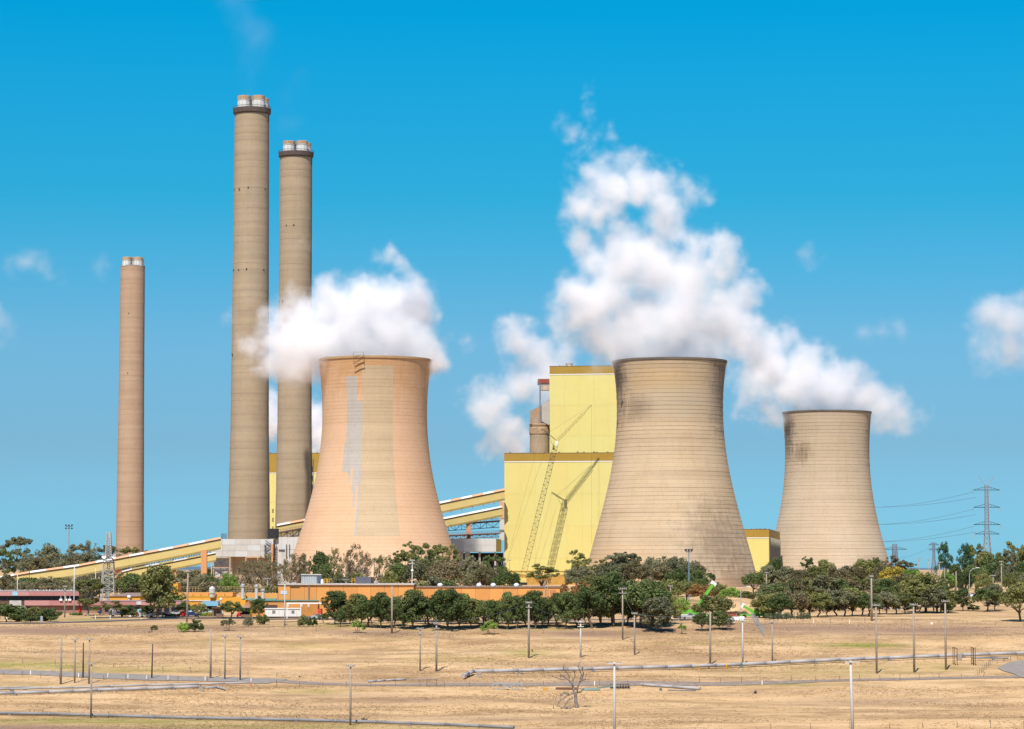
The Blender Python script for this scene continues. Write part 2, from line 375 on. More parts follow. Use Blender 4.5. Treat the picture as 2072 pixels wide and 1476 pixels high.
def cooling_tower(label, cx, Y, widths, base_py, mats, mfun=None, seg=176, course=1.85, lip=0.9, gr_h=0.2, gr_d=0.06):
    base = P(cx, base_py, Y); root = thing('cooling_tower', label, 'cooling tower', base)
    ctrl = [(w_ / 2 / S(Y), P(cx, py, Y).z - base.z) for py, w_ in widths]; rf = smooth_radius(ctrl); top = ctrl[0][1]; rg_ = np.random.default_rng(int(cx))
    pr = []; z = -2.0; n = int((top + 2) / course); h = (top + 2) / n
    for i in range(n):
        z0 = z + i * h; z1 = z0 + h; g_d = gr_d * rg_.uniform(0.15, 1.6) * (1.5 if z0 > top * 0.66 else 0.75); jut = g_d * 0.5 if i % 2 else 0.0
        pr += [(rf(z0) + jut, z0), (rf(z1) + jut, z1 - gr_h), (rf(z1) - g_d, z1 - gr_h * .9), (rf(z1) - g_d, z1 - 0.02)]
    sh = MB().lathe(pr, seg, mfun=mfun); sh.build('shell', mats, root)
    r = rf(top)
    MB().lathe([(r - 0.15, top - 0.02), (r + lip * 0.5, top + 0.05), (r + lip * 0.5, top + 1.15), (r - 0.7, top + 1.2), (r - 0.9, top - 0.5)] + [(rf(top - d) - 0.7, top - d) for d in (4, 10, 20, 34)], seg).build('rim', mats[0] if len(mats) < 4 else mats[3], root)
    return root, rf, base, top
PEACH = concrete('peach_concrete', (0.63, 0.405, 0.25), (0.54, 0.33, 0.185), (0.67, 0.46, 0.31), band=0.4, streak=0.3, bmp=0.1,
                 grime=[((0, -20, 112), (34, 22), (0.48, 0.265, 0.11), 0.75), ((0, -30, -6), (60, 22), (0.68, 0.46, 0.30), 0.8)])
BEIGE = concrete('bare_concrete_strip', (0.53, 0.40, 0.25), (0.41, 0.30, 0.185), (0.57, 0.44, 0.295), band=0.6, streak=0.35)
GREYC = concrete('pale_grey_primer', (0.45, 0.40, 0.35), (0.37, 0.33, 0.28), (0.50, 0.45, 0.40), band=0.5, streak=0.6)
zpy = lambda py, Y, base: P(757, py, Y).z - base
def ct1fun(j, n, z):
    a = (360 * (j + 0.5) / n + 180) % 360 - 180         # degrees from the side that faces the viewer, to the right
    py = 1180 - z * S(1375)                              # height of the course
    if -9.5 < a < 23 and 744 < py < 1085: return 1
    if -11.5 < a <= -9.5 and 820 < py < 1085: return 2
    lo = {0: 1010, 1: 1000, 2: 985, 3: 1030, 4: 992, 5: 950, 6: 985, 7: 960, 8: 1003}.get(int(-a) // 2 - 4, 970)
    hi = 764 if a < -16.5 else 820
    left = -29.5 if py < 830 else (-28.0 if py < 905 else (-31.0 if py < 955 else -24))
    if left < a <= -11.5 and hi < py < lo + 6 * math.sin(a * 2.1): return 2
    return 0
PEACHRIM = concrete('peach_rim', (0.42, 0.26, 0.13), (0.30, 0.18, 0.09), (0.46, 0.3, 0.15), band=0.3)
ct1, rf1, b1, top1 = cooling_tower('peach cooling tower with a bare strip and grey patch down its front', 757, 1375,
    [(733, 227), (770, 219), (830, 212), (860, 213), (930, 225), (1000, 253), (1070, 293), (1110, 319), (1180, 366)], 1185, [PEACH, BEIGE, GREYC, PEACHRIM], ct1fun, course=1.75, gr_h=0.08, gr_d=0.025)
# access ladder and platform on its rim
lad = MB(); rr_ = rf1(top1) + 0.8
for sx in (-1, 1): lad.beam((sx * 2.6 - 6.7, -rr_, top1 - 3.4), (sx * 2.6 - 6.7, -rr_, top1 + 2.8), 0.16)
for zz in (-3.0, -0.6, 1.4, 2.7): lad.beam((-9.4, -rr_, top1 + zz), (-4.0, -rr_, top1 + zz), 0.14)
for zz in (-3.0, -0.6): lad.box(-9.4, -4.0, -rr_ - 0.1, -rr_ + .35, top1 + zz, top1 + zz + 0.08)
RUST = M('rusty_steel', (0.16, 0.085, 0.05), 0.85, 0.35, 1.5, stain=(0.25, 0.1, 0.04))
DARKST = M('dark_steel', (0.075, 0.075, 0.085), 0.7, 0.3, 1.0)
lad.build('rim_platform', RUST, ct1)
STAINED = concrete('weathered_concrete', (0.53, 0.40, 0.255), (0.39, 0.285, 0.18), (0.57, 0.46, 0.33), band=0.65, streak=0.5, bmp=0.35,
    grime=[((-5, -27, 100), (20, 8), (0.62, 0.40, 0.13), 0.35), ((-16, -20, 88), (9, 7), (0.20, 0.145, 0.09), 0.75), ((28, -10, 105), (15, 32), (0.14, 0.125, 0.115), 0.8), ((-27, -8, 107), (11, 24), (0.10, 0.085, 0.07), 0.85),
           ((0, -26, 92), (26, 12), (0.42, 0.36, 0.27), 0.5), ((22, -30, 22), (22, 22), (0.20, 0.145, 0.105), 0.7), ((34, -26, 2), (24, 10), (0.24, 0.16, 0.11), 0.75), ((-28, -30, 6), (26, 16), (0.55, 0.34, 0.17), 0.6), ((8, -44, -2), (34, 8), (0.50, 0.30, 0.15), 0.6)])
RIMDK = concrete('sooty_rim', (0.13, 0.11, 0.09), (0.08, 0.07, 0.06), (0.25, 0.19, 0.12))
ct2, rf2, b2, top2 = cooling_tower('weathered beige cooling tower with dark ring courses and a stained upper left', 1357, 1350,
    [(736, 229), (790, 219), (850, 215), (920, 226), (1000, 261), (1100, 313), (1150, 337), (1190, 358)], 1188, [STAINED, STAINED, STAINED, RIMDK], course=2.0, gr_h=0.2, gr_d=0.075)
STAIN3 = concrete('weathered_concrete_far', (0.52, 0.405, 0.28), (0.40, 0.305, 0.205), (0.57, 0.47, 0.36), band=0.5, streak=0.5, bmp=0.3,
    grime=[((-16, -18, 84), (7.5, 9), (0.19, 0.13, 0.08), 0.8), ((-26, -8, 101), (9, 20), (0.09, 0.08, 0.075), 0.85), ((27, -8, 100), (10, 28), (0.2, 0.18, 0.16), 0.6), ((20, -28, 10), (13, 10), (0.27, 0.2, 0.15), 0.6)])
ct3, rf3, b3, top3 = cooling_tower('smaller beige cooling tower at the right with one dark blotch near its top', 1676, 1763,
    [(838, 178), (880, 172), (938, 170), (1040, 195), (1120, 235), (1150, 250), (1180, 268)], 1182, [STAIN3, STAIN3, STAIN3, RIMDK], course=2.2)

# ---------------------------------------------------------------- chimneys
RUSTBAND = M('rust_streaked_band', (0.42, 0.29, 0.18), 0.8, 0.2, 0.7, stain=(0.30, 0.12, 0.04), amt=0.9, vert=True)
FLUE = M('flue_cladding', (0.62, 0.62, 0.60), 0.6, 0.12, 0.4, stain=(0.35, 0.25, 0.17), amt=0.4, vert=True)
COLLAR = M('sooty_collar', (0.10, 0.075, 0.065), 0.9, 0.3, 1.0)
def chimney(label, cx_top, Y, rows, base_py, conc, flues, collar, holes=()):
    base = P(cx_top, base_py, Y); root = thing('chimney', label, 'chimney', base)
    ctrl = [(w_ / 2 / S(Y), P(cx_top, py, Y).z - base.z) for py, w_ in rows]; ctrl.sort(key=lambda q: q[1]); top = ctrl[-1][1]
    zs = [q[1] for q in ctrl]; rs = [q[0] for q in ctrl]; rf = lambda z: float(np.interp(z, zs, rs))
    pr = []; z = -3.0; i = 0
    while z < top:
        h = min([3.7, 3.7, 3.7, 7.4][i % 4], top - z); z1 = z + h; jut = 0.035 * (i % 3)
        pr += [(rf(z) + jut, z), (rf(z1) + jut, z1 - 0.1), (rf(z1) - 0.03, z1 - 0.09), (rf(z1) - 0.03, z1 - 0.02)]; z = z1; i += 1
    s = MB().lathe(pr, 72); s.build('shaft', conc, root); r = rf(top)
    MB().lathe([(r - 1, top - 0.02), (0.05, top + 0.2)], 48).build('roof_slab', COLLAR, root)
    if collar:
        cm = MB(); cm.lathe([(r - 0.1, top - 3.2), (r + 0.9, top - 2.4), (r + 1.0, top), (r + 1.0, top + 0.1), (r - 1.2, top + 0.1)], 72)
        cm.lathe([(r + 1.0, top + 0.9), (r + 1.08, top + 1.0), (r + 1.0, top + 1.1), (r + 0.92, top + 1.0), (r + 1.0, top + 0.9)], 48)
        for k in range(48):
            a = 2 * math.pi * k / 48; cm.beam(((r + 1) * math.cos(a), (r + 1) * math.sin(a), top), ((r + 1) * math.cos(a), (r + 1) * math.sin(a), top + 1.05), 0.09)
        cm.build('collar', COLLAR, root)
    else:
        cm = MB(); cm.lathe([(r, top), (r + 0.15, top + 0.1), (r + 0.15, top + 0.9), (r - 0.05, top + 0.9)], 60)
        cm.build('parapet', M('parapet_grey', (0.33, 0.27, 0.22)), root)
    for fx, fy, fr, fh in flues:
        fm = MB(); fm.smooth = False; fm.lathe([(fr, 0), (fr, fh * 0.62), (fr * 1.06, fh * 0.63), (fr * 1.06, fh * 0.67), (fr * 0.99, fh * 0.68)], 28)
        fl = fm.build('flue', FLUE, root, (fx, fy, top + 0.15))
        MB().lathe([(fr * 1.0, fh * 0.68), (fr * 1.04, fh * 0.72), (fr * 1.05, fh * 0.97), (fr * 0.97, fh), (fr * 0.86, fh), (fr * 0.85, fh * 0.6)], 28).build('flue_cap', RUSTBAND, fl)
        lm = MB()
        for k in range(10):
            a = 2 * math.pi * k / 10 + 0.2; lm.beam((fr * 1.01 * math.cos(a), fr * 1.01 * math.sin(a), 0), (fr * 1.01 * math.cos(a), fr * 1.01 * math.sin(a), fh * 0.62), 0.12)
        lm.build('seam', M('seam_grey', (0.3, 0.27, 0.25)), fl)['kind'] = 'stuff'
    for a, py in holes:
        zz = P(cx_top, py, Y).z - base.z; q = rf(zz); a = R(a)
        MB().box(-0.35, 0.35, -0.12, 0.3, -0.5, 0.5).build('vent_opening', M('opening_black', (0.02, 0.02, 0.02)), root, (q * math.sin(a), -q * math.cos(a), zz))
    # ladder up the dark side
    lm = MB()
    for zz in np.arange(6, top - 2, 6.0):
        q = rf(zz); q2 = rf(zz + 6); a = R(78)
        lm.beam((q * math.sin(a) + .3, -q * math.cos(a), zz), (q2 * math.sin(a) + .3, -q2 * math.cos(a), zz + 6), 0.35)
    lm.build('ladder', DARKST, root)
    return root
CH1 = concrete('chimney_concrete', (0.41, 0.31, 0.205), (0.30, 0.23, 0.155), (0.44, 0.35, 0.24), band=0.7, streak=0.6)
CH3 = concrete('chimney_concrete_pink', (0.46, 0.31, 0.205), (0.35, 0.235, 0.155), (0.48, 0.355, 0.245), band=0.7, streak=0.5)
chimney('tallest concrete chimney with a dark collar and two rust-streaked flues', 503, 1459, [(222, 70), (560, 73), (860, 77), (1090, 85), (1180, 89)], 1178, CH1,
        [(-3.9, -4.6, 3.45, 6.4), (3.9, -4.9, 3.45, 6.4), (5.3, 2.5, 3.45, 6.2), (-3.9, 3.6, 3.45, 6.1)], True,
        [(-68, 386), (-38, 386), (-36, 389), (-5, 385), (55, 386), (-66, 549), (-36, 550), (-8, 549), (-68, 718), (-64, 721), (50, 549)])
chimney('second tallest concrete chimney, half hidden by drifting steam, with rusty flue tops', 594, 1590, [(310, 65), (560, 66), (860, 69), (1060, 75), (1180, 79)], 1178, CH1,
        [(-3.9, -4.4, 3.4, 6.2), (3.9, -4.7, 3.4, 6.2), (5.2, 2.5, 3.4, 6.0), (-3.9, 3.4, 3.4, 6.0)], True, [(-30, 460), (-2, 460), (-68, 612), (-45, 611), (-45, 614), (-60, 768)])
chimney('shortest chimney, standing alone at the far left with clean white flues', 262, 2075, [(541, 49), (800, 51), (1110, 56), (1180, 57)], 1176, CH3,
        [(-3.9, -4.8, 3.4, 7.0), (-2.0, -1.0, 3.6, 7.2), (4.3, -4.0, 3.6, 7.0), (4.5, 4, 3.4, 6.8)], False, [(-8, 637), (-10, 757)])
# ---------------------------------------------------------------- boiler houses
YEL = [M('yellow_cladding', (0.66, 0.575, 0.205), 0.6, 0.03, 0.05, stain=(0.55, 0.44, 0.17), amt=0.22, vert=True), M('yellow_cladding_warm', (0.665, 0.565, 0.20), 0.6, 0.03, 0.05, stain=(0.55, 0.44, 0.17), amt=0.22, vert=True), M('yellow_cladding_pale', (0.655, 0.578, 0.215), 0.6, 0.03, 0.05, stain=(0.55, 0.44, 0.17), amt=0.22, vert=True)]
BAND = M('ochre_band', (0.36, 0.225, 0.04), 0.6, 0.06, 0.1, stain=(0.28, 0.18, 0.05), amt=0.3, vert=True)
WHITE = M('white_paint', (0.78, 0.77, 0.74), 0.6, 0.05, 0.5)
KHAKI = M('khaki_steel', (0.33, 0.26, 0.10), 0.7, 0.1, 0.2, stain=(0.2, 0.14, 0.07), amt=0.5)
CLAD = M('grey_cladding', (0.50, 0.475, 0.43), 0.7, 0.08, 0.15, stain=(0.36, 0.25, 0.16), amt=0.5, vert=True)
CLAD2 = M('pale_grey_cladding', (0.55, 0.55, 0.53), 0.7, 0.05, 0.1, stain=(0.40, 0.32, 0.24), amt=0.4, vert=True)
BLACK = M('shade_black_and_rubber', (0.03, 0.03, 0.035), 0.9, 0.2, 0.5)  # near-black: shade painted into recesses and undersides; also tyres, tracks and rollers
ORST = M('orange_steel', (0.60, 0.29, 0.12), 0.7, 0.1, 0.5, stain=(0.3, 0.15, 0.08), amt=0.5)
YAW = R(-8)
def panels(root, x0, x1, z0, z1, nx, nz, mats, name='wall_panel', y=-0.12, gap=0.06, dep=0.12):
    w_ = (x1 - x0) / nx; h_ = (z1 - z0) / nz; ms = [MB().box(gap / 2, w_ - gap / 2, 0, dep, gap / 2, h_ - gap / 2).mesh(name, m_) for m_ in mats]
    for i in range(nx):
        for k in range(nz): inst(name, ms[int(rng.integers(len(ms)))], root, (x0 + i * w_, y, z0 + k * h_))
def block(label, pxl, width, Y, top_py, depth, band_px, base_py=1180, cat='building', nx=8, nz=4, name='boiler_house'):
    base = P(pxl, base_py, Y); root = thing(name, label, cat, base, YAW); H_ = P(pxl, top_py, Y).z - base.z; bh = band_px / S(Y)
    MB().box(0, width, 0.02, depth, -6, H_ - 0.3).build('core', YEL[0], root)
    panels(root, 0, width, -4, H_ - bh - 0.5, nx, nz, YEL)
    sp = [MB().box(-0.08, 0, 0.1, depth, H_ - bh, H_), MB().box(width, width + 0.12, 0, depth, H_ - bh, H_)]
    b_ = MB().box(-0.1, width + 0.1, -0.25, -0.0, H_ - bh, H_); b_.box(width + .01, width + 0.14, 0.01, depth, H_ - bh, H_ - .01); b_.build('roof_band', BAND, root)
    MB().box(-0.05, width + 0.1, -0.3, -0.0, H_ - bh - 0.5, H_ - bh - 0.02).build('white_line', WHITE, root)
    r_ = MB().box(-0.2, width + 0.2, -0.35, depth + 0.1, H_ - 0.02, H_ + 0.25)
    for k in range(14): x = rng.uniform(1, width - 2); r_.box(x, x + rng.uniform(.3, 1), 0.3, 1.2, H_ + 0.2, H_ + rng.uniform(.5, .9))
    r_.build('roof', M('roof_edge', (0.2, 0.15, 0.08)), root)
    return root, H_
lo, HLO = block('lower pale yellow boiler house block that the lattice crane stands before', 1020.5, 104, 1500, 918, 60, 16, nx=12, nz=4)
dt = MB()
for (u, v) in ((0.55, .22), (0.2, .6)): pass
up_, HUP = block('upper pale yellow boiler house tower rising behind the lower block', 1113, 85, 1545, 742, 70, 15.5, nx=10, nz=7)
# stack stub on its roof
MB().lathe([(1.9, 0), (1.9, 1.2), (2.1, 1.3), (2.1, 1.7), (0.1, 1.7)], 20).build('roof_vent', M('vent_white', (0.55, 0.5, 0.45)), up_, (10.8, 2.5, HUP + 0.2))
MB().box(0, 0.5, -0.5, -0.13, 0, 0.6).build('wall_lamp', DARKST, up_, (19, -0.02, HUP * 0.47))
for x, z in ((22, 62), (17, 60.5), (24.5, 52.5), (21.8, 48.5), (6.3, 73)): MB().box(0, 0.35, -0.35, -0.13, 0, 0.9).build('wall_vent', DARKST, up_, (x * 1.0, -0.02, z))
# tan brick footing of the lower block
MB().box(9, 104, -0.9, -0.13, -5, 4.7).build('brick_footing', M('ochre_brick', (0.46, 0.27, 0.07), 0.85, 0.15, 0.6), lo)
MB().box(0, 104, -0.5, -0.13, 6.4, 6.9).build('pipe_rail', M('ochre_pipe', (0.6, 0.42, 0.12)), lo)
rt, HR = block('small yellow block seen between the two right-hand cooling towers', 1420, 39.2, 1590, 1072, 150, 16, nx=4, nz=2)
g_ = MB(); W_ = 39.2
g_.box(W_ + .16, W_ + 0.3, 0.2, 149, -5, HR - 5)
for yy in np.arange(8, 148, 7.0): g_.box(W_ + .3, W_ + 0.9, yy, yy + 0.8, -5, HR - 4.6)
g_.build('shaded_side_wall', M('side_wall_shade_tone', (0.33, 0.29, 0.22)), rt)  # grey colour paints in the shade of this side, turned from the sun
far, HF = block('far yellow boiler house glimpsed between the chimneys, with a wide brown top band', 532, 42, 1860, 918, 80, 39, nx=6, nz=4)
f_ = MB()
for k in range(9):
    z = HF - 12 - k * 6.2; f_.box(32.0, 34.4, -0.9, -0.13, z, z + 3.0)
f_.box(31.7, 32.0, -0.8, -0.13, 0, HF - 4); f_.box(34.4, 34.7, -0.8, -0.13, 0, HF - 4)
f_.build('stair_tower', DARKST, far)
f_ = MB()
for k in range(7): z = 12 + k * 6; f_.box(6.2, 7.2, -0.5, -0.13, z, z + 2.4)
f_.build('louvre', M('louvre_brown', (0.25, 0.17, 0.08)), far)

# concrete silo, hopper and rusty duct beside the upper block
ds = thing('duct_tower', 'rusty duct tower with a round concrete silo left of the upper yellow block', 'duct tower', P(1092, 1180, 1560))
Yd = 1560; zz = lambda py: P(1092, py, Yd).z - P(1092, 1180, Yd).z; xx = lambda px: (px - 1092) / S(Yd)
MB().lathe([(5.6, -4), (5.6, zz(880))], 40).build('silo', CH1, ds)
rb = MB().lathe([(5.75, zz(880)), (5.95, zz(878)), (5.95, zz(867)), (5.7, zz(866)), (5.7, zz(864)), (6.0, zz(862)), (6.0, zz(859)), (5.6, zz(858))], 40); rb.build('rust_ring', M('rust_ring', (0.40, 0.27, 0.17), 0.85, 0.3, 0.8, stain=(0.2, .08, .03)), ds)
hp = MB().extrude([(xx(1073), zz(859)), (xx(1112), zz(859)), (xx(1112), zz(809)), (xx(1094), zz(823)), (xx(1073), zz(832))], -4.5, 4.5); hp.build('hopper', M('hopper_grey', (0.36, 0.27, 0.19), 0.8, 0.2, 0.4, stain=(0.5, 0.2, 0.05), amt=0.8, vert=True), ds)
MB().extrude([(xx(1096), zz(854)), (xx(1112), zz(862)), (xx(1112), zz(811)), (xx(1096), zz(822))], -5.2, -4.6).build('duct_face', M('duct_grey', (0.42, 0.39, 0.35), 0.7, 0.1, .3), ds)
mp_ = MB(); mp_.box(xx(1091.5), xx(1094.5), -5.8, -5.1, zz(858), zz(772)); mp_.box(xx(1088), xx(1112), -5.6, 0, zz(780), zz(769)); mp_.build('mast', M('mast_blue_grey', (0.2, 0.2, 0.23), 0.7, .2), ds)
MB().box(xx(1089), xx(1112), -5.9, -5.62, zz(777), zz(768.5)).build('red_head', M('red_rust', (0.28, 0.07, 0.05), 0.8, 0.3, 1.2, stain=(0.45, 0.35, 0.3)), ds)
MB().box(xx(1095), xx(1112), -5.5, 1, zz(791), zz(780.3)).build('duct_box', M('rust_box', (0.45, 0.36, 0.28), 0.8, 0.3, .8, stain=(0.35, .13, .04), amt=.8), ds)
# pale lift shaft at the left end of the lower block
ls = thing('lift_shaft', 'narrow grey and peach shaft against the left end of the lower yellow block', 'shaft', P(1014, 1180, 1512))
k_ = S(1512); zz = lambda py: P(1014, py, 1512).z - P(1014, 1180, 1512).z
MB().extrude([(-4 / k_, zz(1094)), (6.5 / k_, zz(1094)), (6.5 / k_, zz(990)), (4 / k_, zz(994)), (-2 / k_, zz(1040))], 0, 5).build('shaft_wall', CLAD2, ls)
MB().box(-3.2 / k_, 6.3 / k_, -0.2, 0, zz(1050), zz(1015)).build('peach_panel', M('peach_panel', (0.6, 0.38, 0.24)), ls)
MB().box(-3.8 / k_, 6.3 / k_, -0.25, 0, zz(1076), zz(1072)).build('louvre', M('louvre_grey', (0.22, 0.21, 0.2)), ls)

# ---------------------------------------------------------------- conveyors
ROOFW = M('roof_sheet_white', (0.70, 0.66, 0.60), 0.6, 0.08, 0.5); ROOFO = M('roof_sheet_orange', (0.66, 0.34, 0.19), 0.6, 0.08, 0.5)
def conveyor(label, pts, name='conveyor', hgt=26, seg=6.0, roofm=(ROOFW, ROOFO), every=(1, 1), truss=True):
    """pts: (px, py of roof, Y). An inclined covered gallery"""
    A = [P(*p) for p in pts]; root = thing(name, label, 'conveyor', A[0]); O = A[0]; A = [a - O for a in A]
    k = S(pts[0][2]); h = hgt / k; W = 3.6; mr = [MB() for _ in roofm]; n = 0
    side = MB(); eave = MB(); sole = MB(); rb_ = MB()
    for a, b_ in zip(A, A[1:]):
        L = (b_ - a).length; d = (b_ - a).normalized(); m_ = max(1, int(L / seg)); nrm = Vector((d.y, -d.x, 0)).normalized()
        if nrm.y > 0: nrm = -nrm
        for i in range(m_):
            p = a + d * (L * i / m_); q = a + d * (L * (i + 1) / m_ - 0.12)
            mb = MB(); z0, z1 = -h * 0.10, 0.0
            v = [p + nrm * W * .55 + Vector((0, 0, -h * .14)), p + nrm * W * .25, p - nrm * W * .25, p - nrm * W * .55 + Vector((0, 0, -h * .14)),
                 q + nrm * W * .55 + Vector((0, 0, -h * .14)), q + nrm * W * .25, q - nrm * W * .25, q - nrm * W * .55 + Vector((0, 0, -h * .14))]
            mb.add(v, [(0, 4, 5, 1), (1, 5, 6, 2), (2, 6, 7, 3), (0, 1, 2, 3), (7, 6, 5, 4)])
            mb.build('roof_sheet', roofm[n % len(roofm)], root); n += 1
            rb_.beam(p + nrm * W * .52 + Vector((0, 0, -h * .92)), p + nrm * W * .52 + Vector((0, 0, -h * 1.12)), 0.22)
        up = Vector((0, 0, 1))
        side.beam(a + nrm * W * .46 + up * (-h * .56), b_ + nrm * W * .46 + up * (-h * .56), 0.15, h * .5)
        side.beam(a - nrm * W * .46 + up * (-h * .55), b_ - nrm * W * .46 + up * (-h * .55), 0.15, h * .48)
        eave.beam(a + up * (-h * .23), b_ + up * (-h * .23), W * .86, h * .17)
        sole.beam(a + up * (-h * .9), b_ + up * (-h * .9), W * 1.04, h * .16)
    side.build('side_wall', M('conveyor_yellow', (0.63, 0.49, 0.19), 0.65, 0.05, 0.2), root); eave.build('eave', M('eave_khaki', (0.26, 0.2, 0.09), .8), root)
    sole.build('floor_beam', KHAKI, root); rb_.build('bracket', M('bracket_dark', (0.09, 0.08, 0.07)), root)
    return root, O
def pier(root, O, px, top, bot, Y, w_=11, aframe=False, dy=0.0):
    a = P(px, top, Y) - O; b_ = P(px, bot, Y) - O; k = S(Y); mb = MB()
    if aframe:
        for s_ in (-1, 1): mb.beam(a + Vector((s_ * .5, 0, 0)), b_ + Vector((s_ * 2.2, 0, 0)), 0.8, 0.8)
        mb.beam(a.lerp(b_, .55) + Vector((-1.2, 0, 0)), a.lerp(b_, .55) + Vector((1.2, 0, 0)), .5)
    else: mb.beam(a, b_, w_ / k, w_ / k)
    mb.build('pier', ORST, root)
c1, O1 = conveyor('long covered yellow conveyor climbing from the left edge to the tallest chimney', [(-60, 1176, 1262), (60, 1156, 1266), (160, 1142, 1272), (260, 1123, 1278), (350, 1106, 1284), (446, 1087, 1290)], hgt=26)
for px, tp, bt, Y, a_ in ((82, 1174, 1200, 1267, True), (241, 1146, 1205, 1277, False), (413, 1113, 1205, 1287, False)): pier(c1, O1, px, tp, bt, Y, 9.5 if px < 300 else 11.5, a_)
c2, O2 = conveyor('upper yellow conveyor on the sky between the peach tower and the boiler house', [(560, 1061, 1452), (640, 1046, 1458), (888, 1016, 1480), (1019, 989, 1494)], hgt=25)
c3, O3 = conveyor('second yellow conveyor crossing below the upper one behind the peach tower', [(880, 1051, 1474), (1014, 1024, 1490)], hgt=22, roofm=(ROOFW, ROOFW, CLAD2))
pier(c3, O3, 948, 1050, 1095, 1482, 9)
c4, O4 = conveyor('lower short yellow conveyor running under the long one on the left', [(150, 1180, 1296), (268, 1150, 1300), (350, 1134, 1304), (436, 1117, 1308)], hgt=20, roofm=(KHAKI, CLAD))
pier(c4, O4, 353, 1150, 1205, 1304, 7)
def truss(label, a, b_, h, n, mat, name='truss_gallery', dark=None):
    A, B = P(*a), P(*b_); root = thing(name, label, 'gallery', A); B = B - A; A = Vector(); mb = MB()
    for y in (-1.4, 1.4):
        o = Vector((0, y, 0)); mb.beam(A + o, B + o, .32); mb.beam(A + o - Vector((0, 0, h)), B + o - Vector((0, 0, h)), .32)
        for i in range(n):
            p = A.lerp(B, i / n) + o; q = A.lerp(B, (i + 1) / n) + o; mb.beam(p, p - Vector((0, 0, h)), .22)
            mb.beam(p if i % 2 else p - Vector((0, 0, h)), q - Vector((0, 0, h)) if i % 2 else q, .2)
    mb.build('truss', mat, root)
    dk = MB(); dk.beam(A + Vector((0, 0, .5)), B + Vector((0, 0, .5)), 3.2, dark or .6)
    for i in range(n * 2): p = A.lerp(B, i / (2 * n)); dk.beam(p + Vector((0, -1.5, .6)), p + Vector((0, -1.5, 1.9)), .12)
    dk.beam(A + Vector((0, -1.5, 1.9)), B + Vector((0, -1.5, 1.9)), .14); dk.beam(A + Vector((0, -1.5, 1.3)), B + Vector((0, -1.5, 1.3)), .1); dk.build('walkway', M('rusty_walkway', (0.22, 0.13, 0.11), .85, .3, 1), root)
    return root
BLUEST = M('blue_steel', (0.10, 0.13, 0.20), 0.7, 0.2, 0.8)
truss('thin blue truss gallery under the second conveyor behind the peach tower', (895, 1064, 1480), (1010, 1056, 1495), 3.0, 9, BLUEST)
truss('lattice pipe gallery just above the pale clad box beside the yellow wall', (900, 1086, 1470), (1010, 1081, 1490), 1.6, 14, RUST)
truss('blue and rusty lattice gallery beneath the long conveyor at the left', (150, 1164, 1320), (430, 1110, 1335), 3.2, 26, BLUEST, dark=1.5)
truss('dark lattice gallery under the upper conveyor at the peach tower edge', (545, 1083, 1440), (640, 1066, 1450), 3.0, 8, DARKST)
# ---------------------------------------------------------------- chimney base building
cb = thing('chimney_base_building', 'grey clad building on an open braced frame at the foot of the tallest chimney', 'building', P(428, 1180, 1385)); Yb = 1385; kb = S(Yb)
X = lambda px: (px - 428) / kb; Z = lambda py: P(428, py, Yb).z - P(428, 1180, Yb).z
MB().box(0.1, X(552), 0.15, 26, Z(1127), Z(1091.3)).build('core', CLAD, cb); xsn = [428, 449, 475, 500, 526, 552]; zsn = [1127, 1115, 1103, 1091]
for i in range(5):
    for k in range(3):
        x0, x1, z0, z1 = X(xsn[i]), X(xsn[i + 1]), Z(zsn[k]), Z(zsn[k + 1]); MB().box(x0 + .05, x1 - .05, 0, .14, z0 + .05, z1 - .05).build('cladding_panel', [CLAD, CLAD2, CLAD][(i * 2 + k) % 3], cb)
MB().box(X(552) + .2, X(640), 4, 26, Z(1180), Z(1087)).build('side_block', CLAD, cb)
for i in range(7): MB().box(X(556 + i * 12), X(567.6 + i * 12), 3.85, 4, Z(1112), Z(1087.6)).build('cladding_panel', CLAD2, cb)
for i in range(7): MB().box(X(556 + i * 12), X(567.6 + i * 12), 3.85, 4, Z(1180), Z(1112.6)).build('cladding_panel', [CLAD2, CLAD][i % 2], cb)
MB().box(X(455), X(550), 6, 25, -5, Z(1127.5)).build('back_wall', M('tan_wall', (0.50, 0.37, 0.24), .8, .1, .3), cb)
MB().box(X(430), X(468), 4, 8, -5, Z(1128)).build('grey_hopper', CLAD, cb)
fr_ = MB()
for px in (427, 464, 496, 520): fr_.box(X(px), X(px + 2.2), -.5, .1, -5, Z(1127))
for py in (1128, 1148, 1167): fr_.box(X(427), X(465), -.45, .05, Z(py + 1.6), Z(py))
fr_.box(X(496), X(552), -.45, .05, Z(1129), Z(1126.5)); fr_.build('frame', M('frame_tan', (0.5, 0.33, 0.2), .8, .2, .8), cb)
br_ = MB()
for z0, z1 in ((1148, 1129), (1167, 1149.5), (1185, 1168.5)):
    MB().beam((X(429), -.2, Z(z0)), (X(464), -.2, Z(z1)), .35).build('cross_brace', DARKST, cb); MB().beam((X(464), -.2, Z(z0)), (X(429), -.2, Z(z1)), .35).build('cross_brace', DARKST, cb)
br_.beam((X(446), -.2, -4), (X(446), -.2, Z(1128)), .25); br_.beam((X(498), -.2, Z(1130)), (X(520), -.2, Z(1145)), .35); br_.beam((X(540), -.2, Z(1130)), (X(520), -.2, Z(1145)), .3); br_.build('hanger_frame', DARKST, cb)['kind'] = 'stuff'
st = MB()
